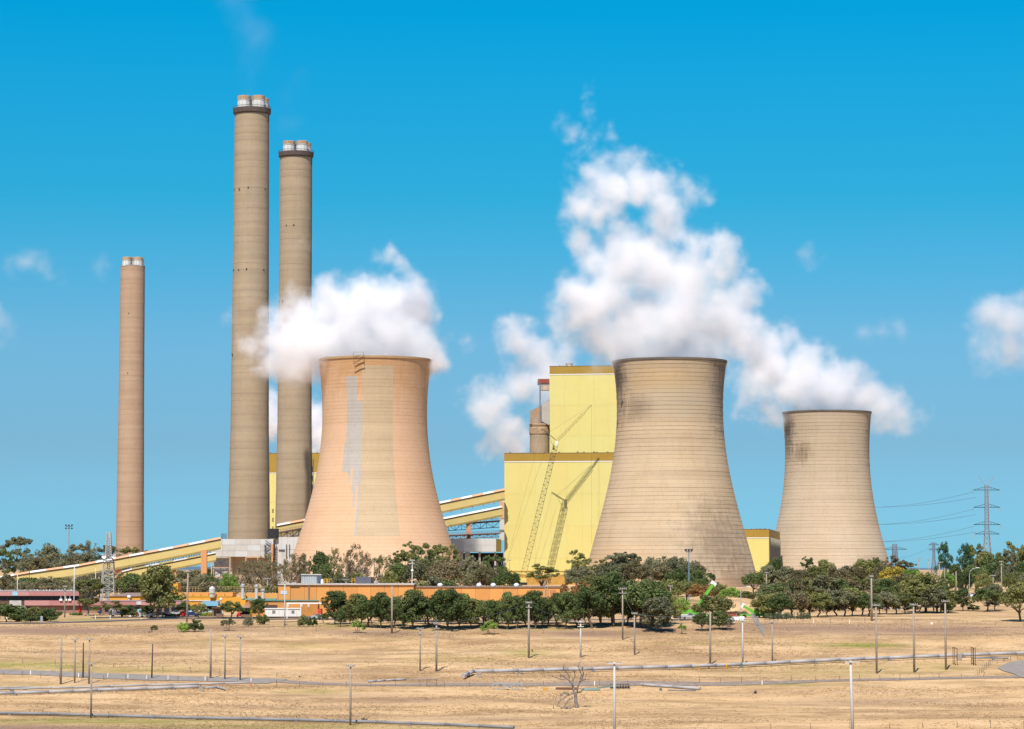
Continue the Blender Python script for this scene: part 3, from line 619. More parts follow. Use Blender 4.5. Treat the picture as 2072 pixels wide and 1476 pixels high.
for i in range(4):
    z = Z(1094 + i * 9); z2 = Z(1094 + (i + 1) * 9); a, b_ = (X(536), X(549)) if i % 2 == 0 else (X(549), X(536))
    st.beam((a, -1, z), (b_, -1, z2), .35); st.beam((a, -1, z + 1.1), (b_, -1, z2 + 1.1), .15); st.box(min(a, b_) - .6, min(a, b_) + .4, -1.6, -.2, z2 - .2, z2)
st.build('stair', BLUEST, cb)
MB().box(X(548.5), X(552.5), -3, -1.7, -5, Z(1102)).build('pier', ORST, cb)
lm = MB()
for px in (554, 557.5): lm.box(X(px), X(px + .8), 2.6, 3, Z(1150), Z(1102))
for i in range(10): lm.box(X(554), X(558), 2.7, 2.9, Z(1102 + i * 5), Z(1101.4 + i * 5))
for px in (577, 583): lm.box(X(px), X(px + 1.3), 3.2, 3.8, Z(1128), Z(1102))
lm.box(X(562), X(574), 3.3, 3.8, Z(1114), Z(1112.8)); lm.build('caged_ladder', DARKST, cb)
hr = MB()
for i in range(5): hr.beam((X(447 + i * 2.4), .5, Z(1091)), (X(447 + i * 2.4), .5, Z(1080)), .2)
for z in (1081, 1085, 1089): hr.beam((X(446), .5, Z(z)), (X(458), .5, Z(z)), .2)
hr.build('platform_rail', DARKST, cb)
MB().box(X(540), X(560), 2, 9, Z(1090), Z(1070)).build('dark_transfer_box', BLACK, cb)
# pale clad box beside the yellow wall
wb = thing('clad_box', 'long pale clad box with an ochre end, raised on piers beside the yellow wall', 'building', P(893, 1180, 1440)); kb = S(1440); X = lambda px: (px - 893) / kb; Z = lambda py: P(893, py, 1440).z - P(893, 1180, 1440).z
MB().box(0, X(1003.5), .15, 16, Z(1117), Z(1090.8)).build('core', CLAD2, wb)
xsn = [893, 915, 937, 959, 981, 1003.5]
for i in range(5):
    for z0, z1 in ((1117, 1103.5), (1103.5, 1090.5)): MB().box(X(xsn[i]) + .05, X(xsn[i + 1]) - .05, 0, .14, Z(z0) + .04, Z(z1) - .04).build('cladding_panel', [CLAD2, CLAD2, FLUE][i % 3], wb)
MB().add([(X(1003.7), .02, Z(1117)), (X(1014), 6, Z(1117)), (X(1014), 6, Z(1092)), (X(1003.7), .02, Z(1090.5)), (X(1003.7), 8, Z(1117)), (X(1014), 9, Z(1117)), (X(1014), 9, Z(1092)), (X(1003.7), 8, Z(1090.5))],
    [(0, 1, 2, 3), (1, 5, 6, 2), (5, 4, 7, 6), (4, 0, 3, 7), (3, 2, 6, 7), (0, 4, 5, 1)]).build('ochre_end', M('ochre_end', (0.42, 0.31, 0.07)), wb)
pm = MB()
for px, w_ in ((925, 12), (968, 4), (940, 10), (1000, 3)): pm.box(X(px), X(px + w_), 2, 8, -8, Z(1117.2))
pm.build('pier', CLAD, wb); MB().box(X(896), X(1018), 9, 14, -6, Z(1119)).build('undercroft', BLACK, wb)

# ---------------------------------------------------------------- lattice boom crane before the yellow wall
def lattice(mb, a, b_, w0, w1, n, t=.16, mi=0):
    a, b_ = Vector(a), Vector(b_); d = (b_ - a).normalized(); sx = Vector((1, 0, 0)) - d * d.x; sx.normalize(); sy = d.cross(sx)
    def cr(i, s_, r_):
        f = i / n; w_ = w0 + (w1 - w0) * f
        w_ = min(w_, w_); return a.lerp(b_, f) + sx * (s_ * w_ / 2) + sy * (r_ * w_ / 2)
    for s_ in (-1, 1):
        for r_ in (-1, 1):
            mb.beam(cr(0, s_, r_), cr(n, s_, r_), t, mi=mi)
    for i in range(n):
        for r_ in (-1, 1):
            f = 1 if i % 2 else -1; mb.beam(cr(i, -f, r_), cr(i + 1, f, r_), t * .6, mi=mi); mb.beam(cr(i, -1, r_), cr(i, 1, r_), t * .6, mi=mi)
        for s_ in (-1, 1):
            f = 1 if i % 2 else -1; mb.beam(cr(i, s_, -f), cr(i + 1, s_, f), t * .6, mi=mi)
Yc = 1474; cr0 = G(1054, 1187, 1200) ; cr0 = Vector((P(1050, 1180, Yc).x, Yc, float(tz(P(1050, 1180, Yc).x, Yc))))
cr = thing('crawler_crane', 'thin lattice boom crane reaching up the front of the yellow boiler house', 'crane', cr0); q = lambda px, py, dy=0: P(px, py, Yc + dy) - cr0
CRN = M('crane_grey', (0.07, 0.065, 0.05), .6, .2, .8)
mb = MB(); lattice(mb, q(1054, 1184), q(1125, 898), 2.9, 2.4, 44, .17); mb.build('boom', CRN, cr)
mb = MB(); lattice(mb, q(1127, 893), q(1182, 836), 1.2, 1.2, 14, .13); lattice(mb, q(1182, 836), q(1197, 820), .5, .4, 4, .12); mb.build('jib', M('jib_yellow', (0.26, 0.21, 0.08)), cr)
mb = MB(); mb.beam(q(1127, 893), q(1108, 877), .35); mb.beam(q(1108, 877), q(1097, 868), .3); mb.beam(q(1097, 868), q(1108, 879), .15); mb.beam(q(1108, 877), q(1120, 905), .12); mb.build('mast_strut', DARKST, cr)
mb = MB(); mb.box(-.7, .7, -.7, .7, -1.5, 1.5); mb.build('boom_head', WHITE, cr, q(1126, 898)); mb = MB(); mb.box(-.4, .4, -.4, .4, -.6, .6); mb.build('hook_block', DARKST, cr, q(1120.5, 908))
mb = MB()
for a, b_ in (((1108, 877), (1197, 820)), ((1105, 905), (1022, 1150)), ((1097, 868), (1022, 1150)), ((1120, 893), (1120.5, 905)), ((1197, 820), (1197, 1100))): mb.beam(q(*a), q(*b_), .07)
mb.build('guy_line', CRN, cr)
bd = MB(); bd.box(-5, 4, -2.5, 2.5, 1.4, 3.8); bd.box(-9, -5, -2, 2, 1.2, 3.2); bd.build('house', YEL[1], cr)
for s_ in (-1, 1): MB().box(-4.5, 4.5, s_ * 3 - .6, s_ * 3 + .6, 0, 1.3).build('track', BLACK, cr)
# ---------------------------------------------------------------- low buildings
ORA = M('orange_render', (0.60, 0.275, 0.085), 0.75, 0.05, 0.15, stain=(0.45, 0.2, 0.06), amt=0.25, vert=True); ORA2 = M('orange_render_bright', (0.66, 0.31, 0.09), 0.75, 0.04, 0.15)
GOLD = M('golden_render', (0.68, 0.33, 0.045), 0.7, 0.08, 0.3); PINK = M('pink_fascia', (0.42, 0.19, 0.175), 0.75, 0.08, 0.2); PINKL = M('pink_fascia_pale', (0.47, 0.24, 0.22), 0.75, 0.06, 0.2)
GLASS = M('dark_glass', (0.015, 0.022, 0.03), 0.15, 0.2, 0.5); TRIMD = M('dark_trim', (0.12, 0.07, 0.05), .8, .2, .5)
SHEDG = M('galvanised_sheet', (0.36, 0.38, 0.38), .5, .1, .4); BRICK = M('brown_brick', (0.22, 0.14, 0.10), .9, .2, .8)
class Front:
    """a building front laid out from pixel columns and rows at distance Y; local x to the right, z up from the base"""
    def __init__(s, label, pxl, Y, base_py, cat='building', name='building', group=None):
        s.Y = Y; s.o = P(pxl, base_py, Y); s.root = thing(name, label, cat, s.o, 0, group); s.pxl = pxl
    def X(s, px): return P(px, 1200, s.Y).x - s.o.x
    def Z(s, py): return P(s.pxl, py, s.Y).z - s.o.z
    def box(s, name, px0, px1, py1, py0, d0, d1, mat):
        return MB().box(s.X(px0), s.X(px1), d0, d1, s.Z(py0), s.Z(py1)).build(name, mat, s.root)
ob = Front('long orange building with dark panel joints, its front half hidden by trees', 563, 862, 1240)
ob.box('core', 563.3, 836, 1183.5, 1244, .15, 26, ORA)
jo = [563, 587.5, 616, 641, 667.5, 695, 722.7, 750, 778, 806, 837]
for i in range(len(jo) - 1):
    bot = 1214 if i == 0 else (1216 if i < 4 else 1244)
    ob.box('wall_panel', jo[i] + .3, jo[i + 1] - .3, 1184, bot, -.35 if i == 0 else -.02, .14, ORA if i % 3 else ORA2)
ob.box('lower_wall', 510, 700, 1216.5, 1246, -1.2, .1, ORA); ob.box('lower_roof', 505, 645, 1214.5, 1216.4, -1.5, .1, M('green_roof_edge', (0.10, 0.27, 0.24)))
ob.box('roof_edge', 562, 838, 1181.5, 1184, -.5, 26.3, M('roof_edge_pale', (0.50, 0.45, 0.40))); ob.box('painted_shadow_strip', 563, 606, 1184.2, 1186, -.5, -.36, TRIMD)  # solid dark strip paints the shade under the roof edge
ob.box('sign_plate', 568, 581, 1196, 1203, -.45, -.36, M('sign_pale_blue', (0.50, 0.60, 0.68))); ob.box('downpipe', 623.5, 626.5, 1184, 1218, -.3, -.03, M('pipe_brown', (0.25, .17, .11)))
ob.box('window_strip', 535, 561, 1224.5, 1231, -1.3, -1.21, GLASS)
for px in (521, 574): pass
jo2 = [837, 852, 879, 907, 934, 962, 990, 1019, 1048, 1076, 1104, 1133]
ob2 = Front('lower eastern length of the orange building, stepped down behind the tree row', 837.5, 870, 1240)
ob2.box('core', 837.5, 1133, 1189, 1244, .15, 24, ORA)
for i in range(len(jo2) - 1): ob2.box('wall_panel', jo2[i] + .3, jo2[i + 1] - .3, 1189.5, 1244, -.02, .14, [ORA2, ORA][i % 2])
ob2.box('roof_edge', 837, 1134, 1187.2, 1189.3, -.3, 24.2, M('roof_edge_brown', (0.24, 0.17, 0.13)))
ob2.box('brown_door', 1113, 1124, 1194, 1203, -.08, -.03, M('door_brown', (0.45, 0.2, 0.09)))
ldm = MB()
for s_ in (0, 1): ldm.beam((ob2.X(1103) + s_ * .8, -.4, -.5), (ob2.X(1103) + s_ * .8, -.4, ob2.Z(1176)), .15)
for i in range(18): ldm.beam((ob2.X(1103), -.4, .6 * i + .4), (ob2.X(1103) + .8, -.4, .6 * i + .4), .1)
ldm.build('wall_ladder', SHEDG, ob2.root)
for px in (890, 969, 998, 1045): # domed roof vents
    v_ = MB().lathe([(0.75, 0), (0.9, .3), (0.8, .75), (0.35, 1.05), (0.02, 1.1)], 14); v_.smooth = True; v_.build('roof_vent', M('vent_clean_white', (.7, .72, .74), .5), ob2.root, (ob2.X(px), 2.5, ob2.Z(1187.2)))
sh = Front('grey corrugated plant shed standing on the roof of the orange building', 609, 868, 1181.3, 'shed', 'roof_shed')
sh.box('body', 609.5, 641, 1164, 1181.2, 0, 5, SHEDG)
for i in range(9): sh.box('corrugation', 610 + i * 3.5, 611.5 + i * 3.5, 1164.5, 1181, -.12, -.01, M('galvanised_light', (.45, .47, .46), .5, .1, .4))
MB().add([(sh.X(641), 0, 0), (sh.X(649), 3.5, 0), (sh.X(649), 3.5, sh.Z(1163)), (sh.X(641), 0, sh.Z(1164)), (sh.X(641), 4.9, 0), (sh.X(641), 4.9, sh.Z(1164))], [(0, 1, 2, 3), (1, 4, 5, 2), (3, 2, 5), (0, 4, 1)]).build('side_wall', SHEDG, sh.root)
sh.box('roof', 608.5, 650, 1162, 1163.9, -.4, 5.4, M('roof_cream', (.52, .48, .42)))
db = Front('dark grey plant box on the orange roof', 719, 868, 1181.3, 'plant unit', 'roof_unit')
db.box('body', 720, 751, 1167.5, 1181, 0, 4, M('slate_grey', (.12, .12, .14), .6, .1, .5)); db.box('side', 751.1, 756, 1168, 1181, 1, 4, TRIMD)
rng2 = np.random.default_rng(5)
for i, px in enumerate((592, 600, 652, 656, 661, 668, 712, 760)):   # fittings on the roof
    f_ = Front(['small pipe frame on the orange roof beside the corrugated shed', 'rusty valve stack on the roof left of the corrugated shed', 'white cylinder vent right of the corrugated shed', 'short yellow post on the orange roof',
                'yellow handrail frame on the orange roof', 'rusty fan housing on the orange roof', 'yellow bracket left of the dark plant box', 'small box right of the dark plant box'][i], px, 866, 1181.3, 'roof fitting', 'roof_fitting')
    mm = [SHEDG, RUST, WHITE, GOLD, GOLD, RUST, GOLD, SHEDG][i]; hh = [3, 12, 9, 11, 10, 12, 12, 6][i] / S(866); mb = MB()
    if i in (2, 7): mb.lathe([(.45, 0), (.5, .2), (.45, hh * .8), (.1, hh)], 12)
    else:
        mb.beam((0, 0, 0), (0, 0, hh), .14); mb.beam((1.0, 0, 0), (1.0, 0, hh * .9), .14); mb.beam((0, 0, hh * .85), (1, 0, hh * .85), .12); mb.beam((0, 0, hh * .45), (1, 0, hh * .45), .12)
    mb.build('body', mm, f_.root)
# pink office block at the left
pb = Front('low two-storey pink office with dark ribbon windows at the left edge', -30, 905, 1246)
pb.box('core', -30, 158, 1198, 1246, 1.0, 22, TRIMD)
for a, b_, m_ in ((-30, 22, PINKL), (22, 59, PINKL), (59, 108, PINK), (108, 160, PINK)): pb.box('upper_fascia', a + .1, b_ - .1, 1197.5, 1206, 0, .98, m_)
for a, b_, m_ in ((50, 101, PINKL), (101, 160, PINK), (160, 205, PINK)): pb.box('lower_fascia', a + .1, b_ - .1, 1215.5, 1225.5, -.4, .9, m_)
for i in range(17): pb.box('window_pane', -30 + i * 11.2, -19.3 + i * 11.2, 1206.3, 1215.2, .9, .98, GLASS)
for i in range(17): pb.box('mullion', -19.3 + i * 11.2, -18.9 + i * 11.2, 1206.3, 1215.2, .8, .99, M('mullion_blue', (.06, .09, .13)))
pb.box('sky_blue_panel', 25, 36, 1197.2, 1205.5, -.12, -.01, M('sky_blue_panel', (.30, .50, .62))); pb.box('grey_screen', 20, 44, 1215.5, 1225.5, -.5, -.1, M('screen_grey', (.45, .43, .40)))
pb.box('ground_wall', 60, 320, 1228, 1246, .6, 1.2, M('ground_floor_brown', (.30, .18, .13), .9, .2, .6)); pb.box('lower_soffit', 44, 205, 1225.6, 1227.2, -.3, 1, TRIMD)
pb.box('red_door', 159, 164, 1229, 1239.5, .4, .59, M('red_door', (.6, .02, .03), .5, .05)); pb.box('roof_edge', -30, 160, 1195, 1197.2, .2, 22, M('roof_edge_grey', (.33, .3, .28)))
for i in range(28): pb.box('roof_vent', -22 + i * 6.3 + rng.uniform(-1, 1), -20.5 + i * 6.3, 1195 - rng.uniform(.5, 2.2), 1195, 2, 3, WHITE if i % 4 else TRIMD)
for px in (124, 134, 142): pb.box('air_unit', px - 3, px + 3, 1212, 1216, -.9, -.45, WHITE); pb.box('vent_pipe', px - .3, px + .3, 1206.5, 1212, -.7, -.5, WHITE)
pk = Front('long low pink canteen roof running behind the parked cars', 205, 895, 1246)
for a, b_, m_ in ((206, 241, PINK), (241, 276, PINK), (286, 340, PINKL), (356, 372, PINKL)): pk.box('fascia', a, b_ - .1, 1217, 1225, 0, .6, m_)
pk.box('white_panel', 276.2, 286, 1216.5, 1224, -.1, .5, M('panel_white', (.55, .53, .52))); pk.box('core', 206, 372, 1225.1, 1246, .6, 14, BRICK); pk.box('roof', 205, 373, 1215.5, 1217, -.1, 14, M('roof_mauve', (.33, .24, .24)))
for i in range(10): pk.box('window_pane', 212 + i * 15, 222 + i * 15, 1229, 1238, .5, .59, GLASS)
gb = Front('golden workshop with a brown hipped roof behind the canteen', 222, 935, 1240)
gb.box('core', 222, 284, 1207, 1240, 0, 16, GOLD)
MB().add([(gb.X(221), -.4, gb.Z(1207)), (gb.X(290), -.4, gb.Z(1207)), (gb.X(290), 16, gb.Z(1207)), (gb.X(221), 16, gb.Z(1207)), (gb.X(250), 7, gb.Z(1200)), (gb.X(280), 7, gb.Z(1200))], [(0, 1, 5, 4), (1, 2, 5), (2, 3, 4, 5), (3, 0, 4)]).build('roof', M('roof_brown', (.24, .17, .14)), gb.root)
v_ = MB().lathe([(.3, 0), (.3, 1.2), (.7, 1.3), (.7, 2.0), (.3, 2.1)], 12); v_.build('round_vent', WHITE, gb.root, (gb.X(262), -.8, gb.Z(1217)))
gb2 = Front('long golden building with a pipe rail along its wall, right of the tall gum', 345, 930, 1240)
gb2.box('core', 345, 500, 1208.5, 1240, 0, 14, GOLD); gb2.box('upper_wall', 340, 470, 1199.5, 1208.4, 1.5, 14, ORA2); gb2.box('gutter', 344, 470, 1206.4, 1208.3, -.1, 1.4, M('gutter_gold', (.5, .3, .05)))
for i in range(5): gb2.box('strut', 388 + i * 16, 389.5 + i * 16, 1202, 1207, .4, 1.45, GOLD)
gb2.box('white_coping', 360, 442, 1214.8, 1216.5, -.3, .0, M('coping', (.6, .55, .5))); gb2.box('gable_box', 341, 359, 1180, 1200, 1, 9, GOLD)
MB().add([(gb2.X(341), .9, gb2.Z(1180)), (gb2.X(359), .9, gb2.Z(1180)), (gb2.X(359), 9.1, gb2.Z(1180)), (gb2.X(341), 9.1, gb2.Z(1180)), (gb2.X(354), 5, gb2.Z(1177.5))], [(0, 1, 4), (1, 2, 4), (2, 3, 4), (3, 0, 4)]).build('roof', M('roof_tan', (.5, .33, .16)), gb2.root)
v_ = MB().lathe([(.9, 0), (.9, 1.2), (1.1, 1.4), (1.1, 2.9), (.8, 3.4), (.1, 3.8)], 16); v_.build('cyclone_vent', M('vent_grey', (.5, .5, .47), .5), gb2.root, (gb2.X(430), -1.2, gb2.Z(1209)))
gb3 = Front('short golden wall between the twin vertical exhausts and the orange building', 497, 925, 1240); gb3.box('wall', 497, 562, 1201, 1240, 0, 9, ORA2); gb3.box('green_roof', 490, 560, 1211, 1214, -2, 0, M('green_roof', (.16, .33, .29)))
for px, tp, lab in ((519, 1183, 'tall galvanised exhaust stack at the end of the golden wall'), (491, 1182, 'exhaust stack with a rain cap rising over the pipe rack'), (532, 1192, 'shorter exhaust stack beside the tallest of the roof exhausts')):
    f_ = Front(lab, px, 922, 1212, 'exhaust stack', 'exhaust_stack'); h_ = f_.Z(tp)
    MB().lathe([(.5, 0), (.5, h_ * .75)], 14).build('pipe', M('galvanised_pale', (.48, .5, .5), .5, .1, .6), f_.root); MB().lathe([(.5, h_ * .75), (.72, h_ * .8), (.72, h_ * .93), (.4, h_)], 14).build('cap', SHEDG, f_.root)
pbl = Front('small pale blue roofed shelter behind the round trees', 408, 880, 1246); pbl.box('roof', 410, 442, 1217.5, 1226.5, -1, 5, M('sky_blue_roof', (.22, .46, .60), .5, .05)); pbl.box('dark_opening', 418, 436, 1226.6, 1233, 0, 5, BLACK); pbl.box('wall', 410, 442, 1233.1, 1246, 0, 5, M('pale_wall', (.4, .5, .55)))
pbl.box('post', 417, 418.2, 1226.6, 1246, -.9, -.7, WHITE)
kk = Front('brown timber kiosk with a flat roof by the parked cars', 430, 858, 1247, 'kiosk', 'kiosk'); kk.box('roof', 429, 452, 1228.5, 1231.5, -1, 4, TRIMD); kk.box('back_wall', 430, 448, 1231.6, 1247, 2.5, 2.7, M('tan_board', (.38, .28, .2)))
for px in (430, 448): kk.box('post', px, px + 1.5, 1231.6, 1247, -.8, -.5, BRICK)
kk.box('counter', 438, 453, 1242, 1248, -1, -.4, BRICK)
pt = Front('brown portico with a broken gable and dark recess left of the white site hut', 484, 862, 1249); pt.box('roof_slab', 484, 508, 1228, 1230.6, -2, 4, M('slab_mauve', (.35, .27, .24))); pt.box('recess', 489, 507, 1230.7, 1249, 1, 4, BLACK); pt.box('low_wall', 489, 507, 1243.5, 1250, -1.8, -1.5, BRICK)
MB().extrude([(pt.X(488), pt.Z(1228)), (pt.X(508), pt.Z(1228)), (pt.X(506), pt.Z(1215)), (pt.X(503), pt.Z(1217))], -1, -.6).build('gable', M('gable_orange', (.5, .27, .12)), pt.root)
ac = Front('dark corner annex with an awning between the portico and the orange building', 510, 858, 1246); ac.box('awning', 533, 562, 1225.5, 1229, -2, 0, TRIMD); ac.box('screen', 540, 561, 1229.2, 1240, -.6, -.4, M('slat_grey', (.2, .17, .15)))
# white site hut and white pipe gantry
wh = Front('white transportable site hut with two grey windows before the orange wall', 536, 800, 1250, 'site hut', 'site_hut')
for i in range(10): wh.box('wall_panel', 537 + i * 7.1, 543.8 + i * 7.1, 1233, 1248, 0, .1, M('hut_white', (.66, .66, .62), .6, .04, .4))
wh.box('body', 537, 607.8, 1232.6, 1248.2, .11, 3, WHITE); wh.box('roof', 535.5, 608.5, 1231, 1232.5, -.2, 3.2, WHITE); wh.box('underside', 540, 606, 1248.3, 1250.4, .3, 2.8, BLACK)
for px in (551, 590): wh.box('window', px, px + 6, 1235.5, 1241.5, -.08, -.01, M('window_grey', (.2, .19, .17)))
gt = Front('white pipe gantry with hanging lamps standing over the site hut', 580, 795, 1250, 'pipe gantry', 'pipe_gantry')
gt.box('beam', 580, 655, 1219.8, 1222.3, 0, .3, WHITE)
for px in (580.3, 608): gt.box('post', px, px + 1.5, 1222.4, 1252, 0, .3, WHITE)
for px in (583, 610.5, 624.5): gt.box('lamp', px - 1.7, px + 1.7, 1223, 1228, -.3, .2, M('lamp_grey', (.6, .6, .58)))
wa = Front('orange lean-to wall right of the white site hut, ending in a red bay', 609, 830, 1250); wa.box('wall', 609, 643, 1222.5, 1247, 0, 8, M('orange_wall_dark', (.5, .215, .06))); wa.box('red_bay', 643, 650, 1232.5, 1247, -.1, 6, M('red_bay', (.5, .07, .04))); wa.box('plinth', 620, 645, 1247.2, 1250, .3, 6, WHITE)
# pipe rack along the plant
prk = Front('rusty pipe rack with dense pipes and handrails running behind the golden buildings', 236, 1005, 1200, 'pipe rack', 'pipe_rack')
for i, (py, m_) in enumerate(((1190.5, DARKST), (1193, RUST), (1195.5, SHEDG), (1198, DARKST))):
    MB().tube([(prk.X(240), i * .5, prk.Z(py)), (prk.X(565), i * .5, prk.Z(py))], .22, 6).build('pipe', m_, prk.root)
rk = MB()
for i in range(54): x = prk.X(240 + i * 6); rk.beam((x, -.4, prk.Z(1201)), (x, -.4, prk.Z(1188)), .14)
rk.beam((prk.X(240), -.4, prk.Z(1188)), (prk.X(565), -.4, prk.Z(1188)), .16); rk.beam((prk.X(240), -.4, prk.Z(1191.5)), (prk.X(565), -.4, prk.Z(1191.5)), .12); rk.build('handrail', M('rail_yellow', (.42, .32, .14)), prk.root)
rk = MB()
for i in range(16): x = prk.X(244 + i * 21); rk.box(x, x + .4, 0, 2, -6, prk.Z(1199))
rk.build('trestle', DARKST, prk.root)
# red sheds by the cranes
rs = Front('red brick shed with a grey roof left of the green cranes', 1363, 800, 1257, 'shed', 'red_shed'); rs.box('wall', 1364, 1391, 1237.5, 1256, 0, 6, M('red_brick', (.36, .08, .055), .85, .15, .8)); rs.box('roof', 1362, 1392, 1235.5, 1237.4, -.3, 6.3, M('roof_slate', (.25, .22, .22)))
rs.box('door', 1372, 1376, 1245, 1256, -.08, -.01, M('door_red', (.45, .13, .09))); rs.box('white_sign', 1382, 1388, 1245, 1251, -1.0, -.8, WHITE)
rs2 = Front('second red shed, low, between the trees and the curved street lamp', 1462, 815, 1256, 'shed', 'red_shed'); rs2.box('wall', 1463, 1492, 1240, 1255, 0, 6, MATS['red_brick']); rs2.box('roof', 1462, 1493, 1238.3, 1239.9, -.3, 6.3, TRIMD)
bt = Front('blue tarpaulin shelter below the bright green tree', 1477, 890, 1227, 'shelter', 'tarpaulin_shelter')
MB().add([(0, 0, 0), (bt.X(1489), 0, bt.Z(1224)), (bt.X(1486), 2, bt.Z(1216)), (bt.X(1481), 3, bt.Z(1217)), (0, 4, 0), (bt.X(1489), 4, bt.Z(1224))], [(0, 1, 2, 3), (3, 2, 5, 4), (1, 5, 2), (0, 3, 4)]).build('tarpaulin', M('tarp_blue', (.12, .17, .28), .5, .15), bt.root)
bt.box('frame', 1489, 1501, 1217.5, 1219, 0, 3, M('pale_green_frame', (.3, .4, .35)));
for px in (1489, 1500): bt.box('post', px, px + .8, 1219.1, 1227, 0, .2, SHEDG)
wt = Front('row of white pipes and drums stacked by the fence below the red shed', 1462, 778, 1257, 'pipe stack', 'white_pipe_stack')
for i in range(4): MB().tube([(wt.X(1462 + i * 4), i * .5, .3 + .25 * i), (wt.X(1494 + i * 3), i * .5, .3 + .2 * i)], .22, 10).build('pipe', WHITE, wt.root)
for px in (1498, 1503): v_ = MB().lathe([(.45, 0), (.45, 1.1), (.3, 1.3), (.05, 1.35)], 16); v_.build('drum', WHITE, wt.root, (wt.X(px), -1, 0))
# sandy mound
md_ = MB(); n = 24
o_ = G(1500, 1247); prf_ = [(17, -1), (14, 1.2), (9, 3.3), (4, 4.4), (0.1, 4.6)]; md_.lathe(prf_, n); md_.smooth = True; mo = md_.build('earth_mound', PASTURE, None, (o_.x + 1, o_.y + 42, float(tz(o_.x, o_.y + 42)))); tag(mo, kind='structure')
for nm in ('greenness', 'bareness_relief'): mo.data.attributes.new(nm, 'FLOAT', 'POINT')
bd_ = MB().lathe([(.1, 0), (1.5, .1), (1.7, .9), (1.1, 1.8), (.5, 2.2), (.05, 2.3)], 9)
o_ = G(45, 1243); bb = bd_.build('boulder', M('pale_rock', (.45, .38, .33), .9, .2, 1.5, bmp=.5), None, o_); bb.scale = (1.15, 1, 1.25); tag(bb, 'pale rounded boulder between bushes before the pink office', 'boulder')

# ---------------------------------------------------------------- green mobile cranes
GRN = M('crane_lime_green', (0.15, 0.42, 0.05), .5, .05, .5)
def mobile_crane(label, Y, tip, foot, w_, bodypx, base):
    f_ = Front(label, bodypx, Y, base, 'mobile crane', 'mobile_crane'); a = Vector((f_.X(foot[0]), 0, f_.Z(foot[1]))); b_ = Vector((f_.X(tip[0]), 0, f_.Z(tip[1]))); k = w_ / S(Y)
    MB().beam(a, a.lerp(b_, .6), k, k).build('boom', GRN, f_.root); MB().beam(a.lerp(b_, .55), a.lerp(b_, .97), k * .8, k * .8).build('boom_section', GRN, f_.root)
    d = (b_ - a).normalized(); n_ = Vector((-d.z, 0, d.x)); t_ = MB(); t_.beam(b_ - n_ * k * .8, b_ + n_ * k * .8, k * .5, k); t_.build('boom_head', WHITE, f_.root)
    MB().beam(a + Vector((1.2 if b_.x > a.x else -1.2, 0, -.4)), a.lerp(b_, .35), .35).build('lift_ram', DARKST, f_.root)
    s_ = 1 if b_.x > a.x else -1
    MB().box(min(0, -3.4 * s_), max(0, -3.4 * s_) + 1, -1.2, 1.2, 1.4, 2.7).build('superstructure', GRN, f_.root, (a.x, 0, 0)); c_ = MB().box(-.7, .9, -1.35, -.3, 1.4, 3.1); cc = c_.build('cab', GRN, f_.root, (a.x + 1.2 * s_, 0, 0)); MB().box(-.5, .7, -1.4, -1.36, 2.2, 2.95).build('window', GLASS, cc)
    MB().box(-6, 6, -1.25, 1.25, .75, 1.35).build('chassis', GRN, f_.root, (a.x, 0, 0))
    for i in range(4):
        w1 = MB().tube([(0, -.2, 0), (0, .2, 0)], .62, 14); w1.build('wheel', BLACK, f_.root, (a.x - 4.8 + i * 3.1, -1.2, .62)); 
    return f_
mobile_crane('larger lime green mobile crane, boom raised to the right above the olive tree', 800, (1444, 1181), (1404, 1238), 7.5, 1404, 1252)
mobile_crane('smaller lime green mobile crane by the fence, boom pointing up to the left', 805, (1503, 1226), (1538, 1247), 6, 1540, 1252)

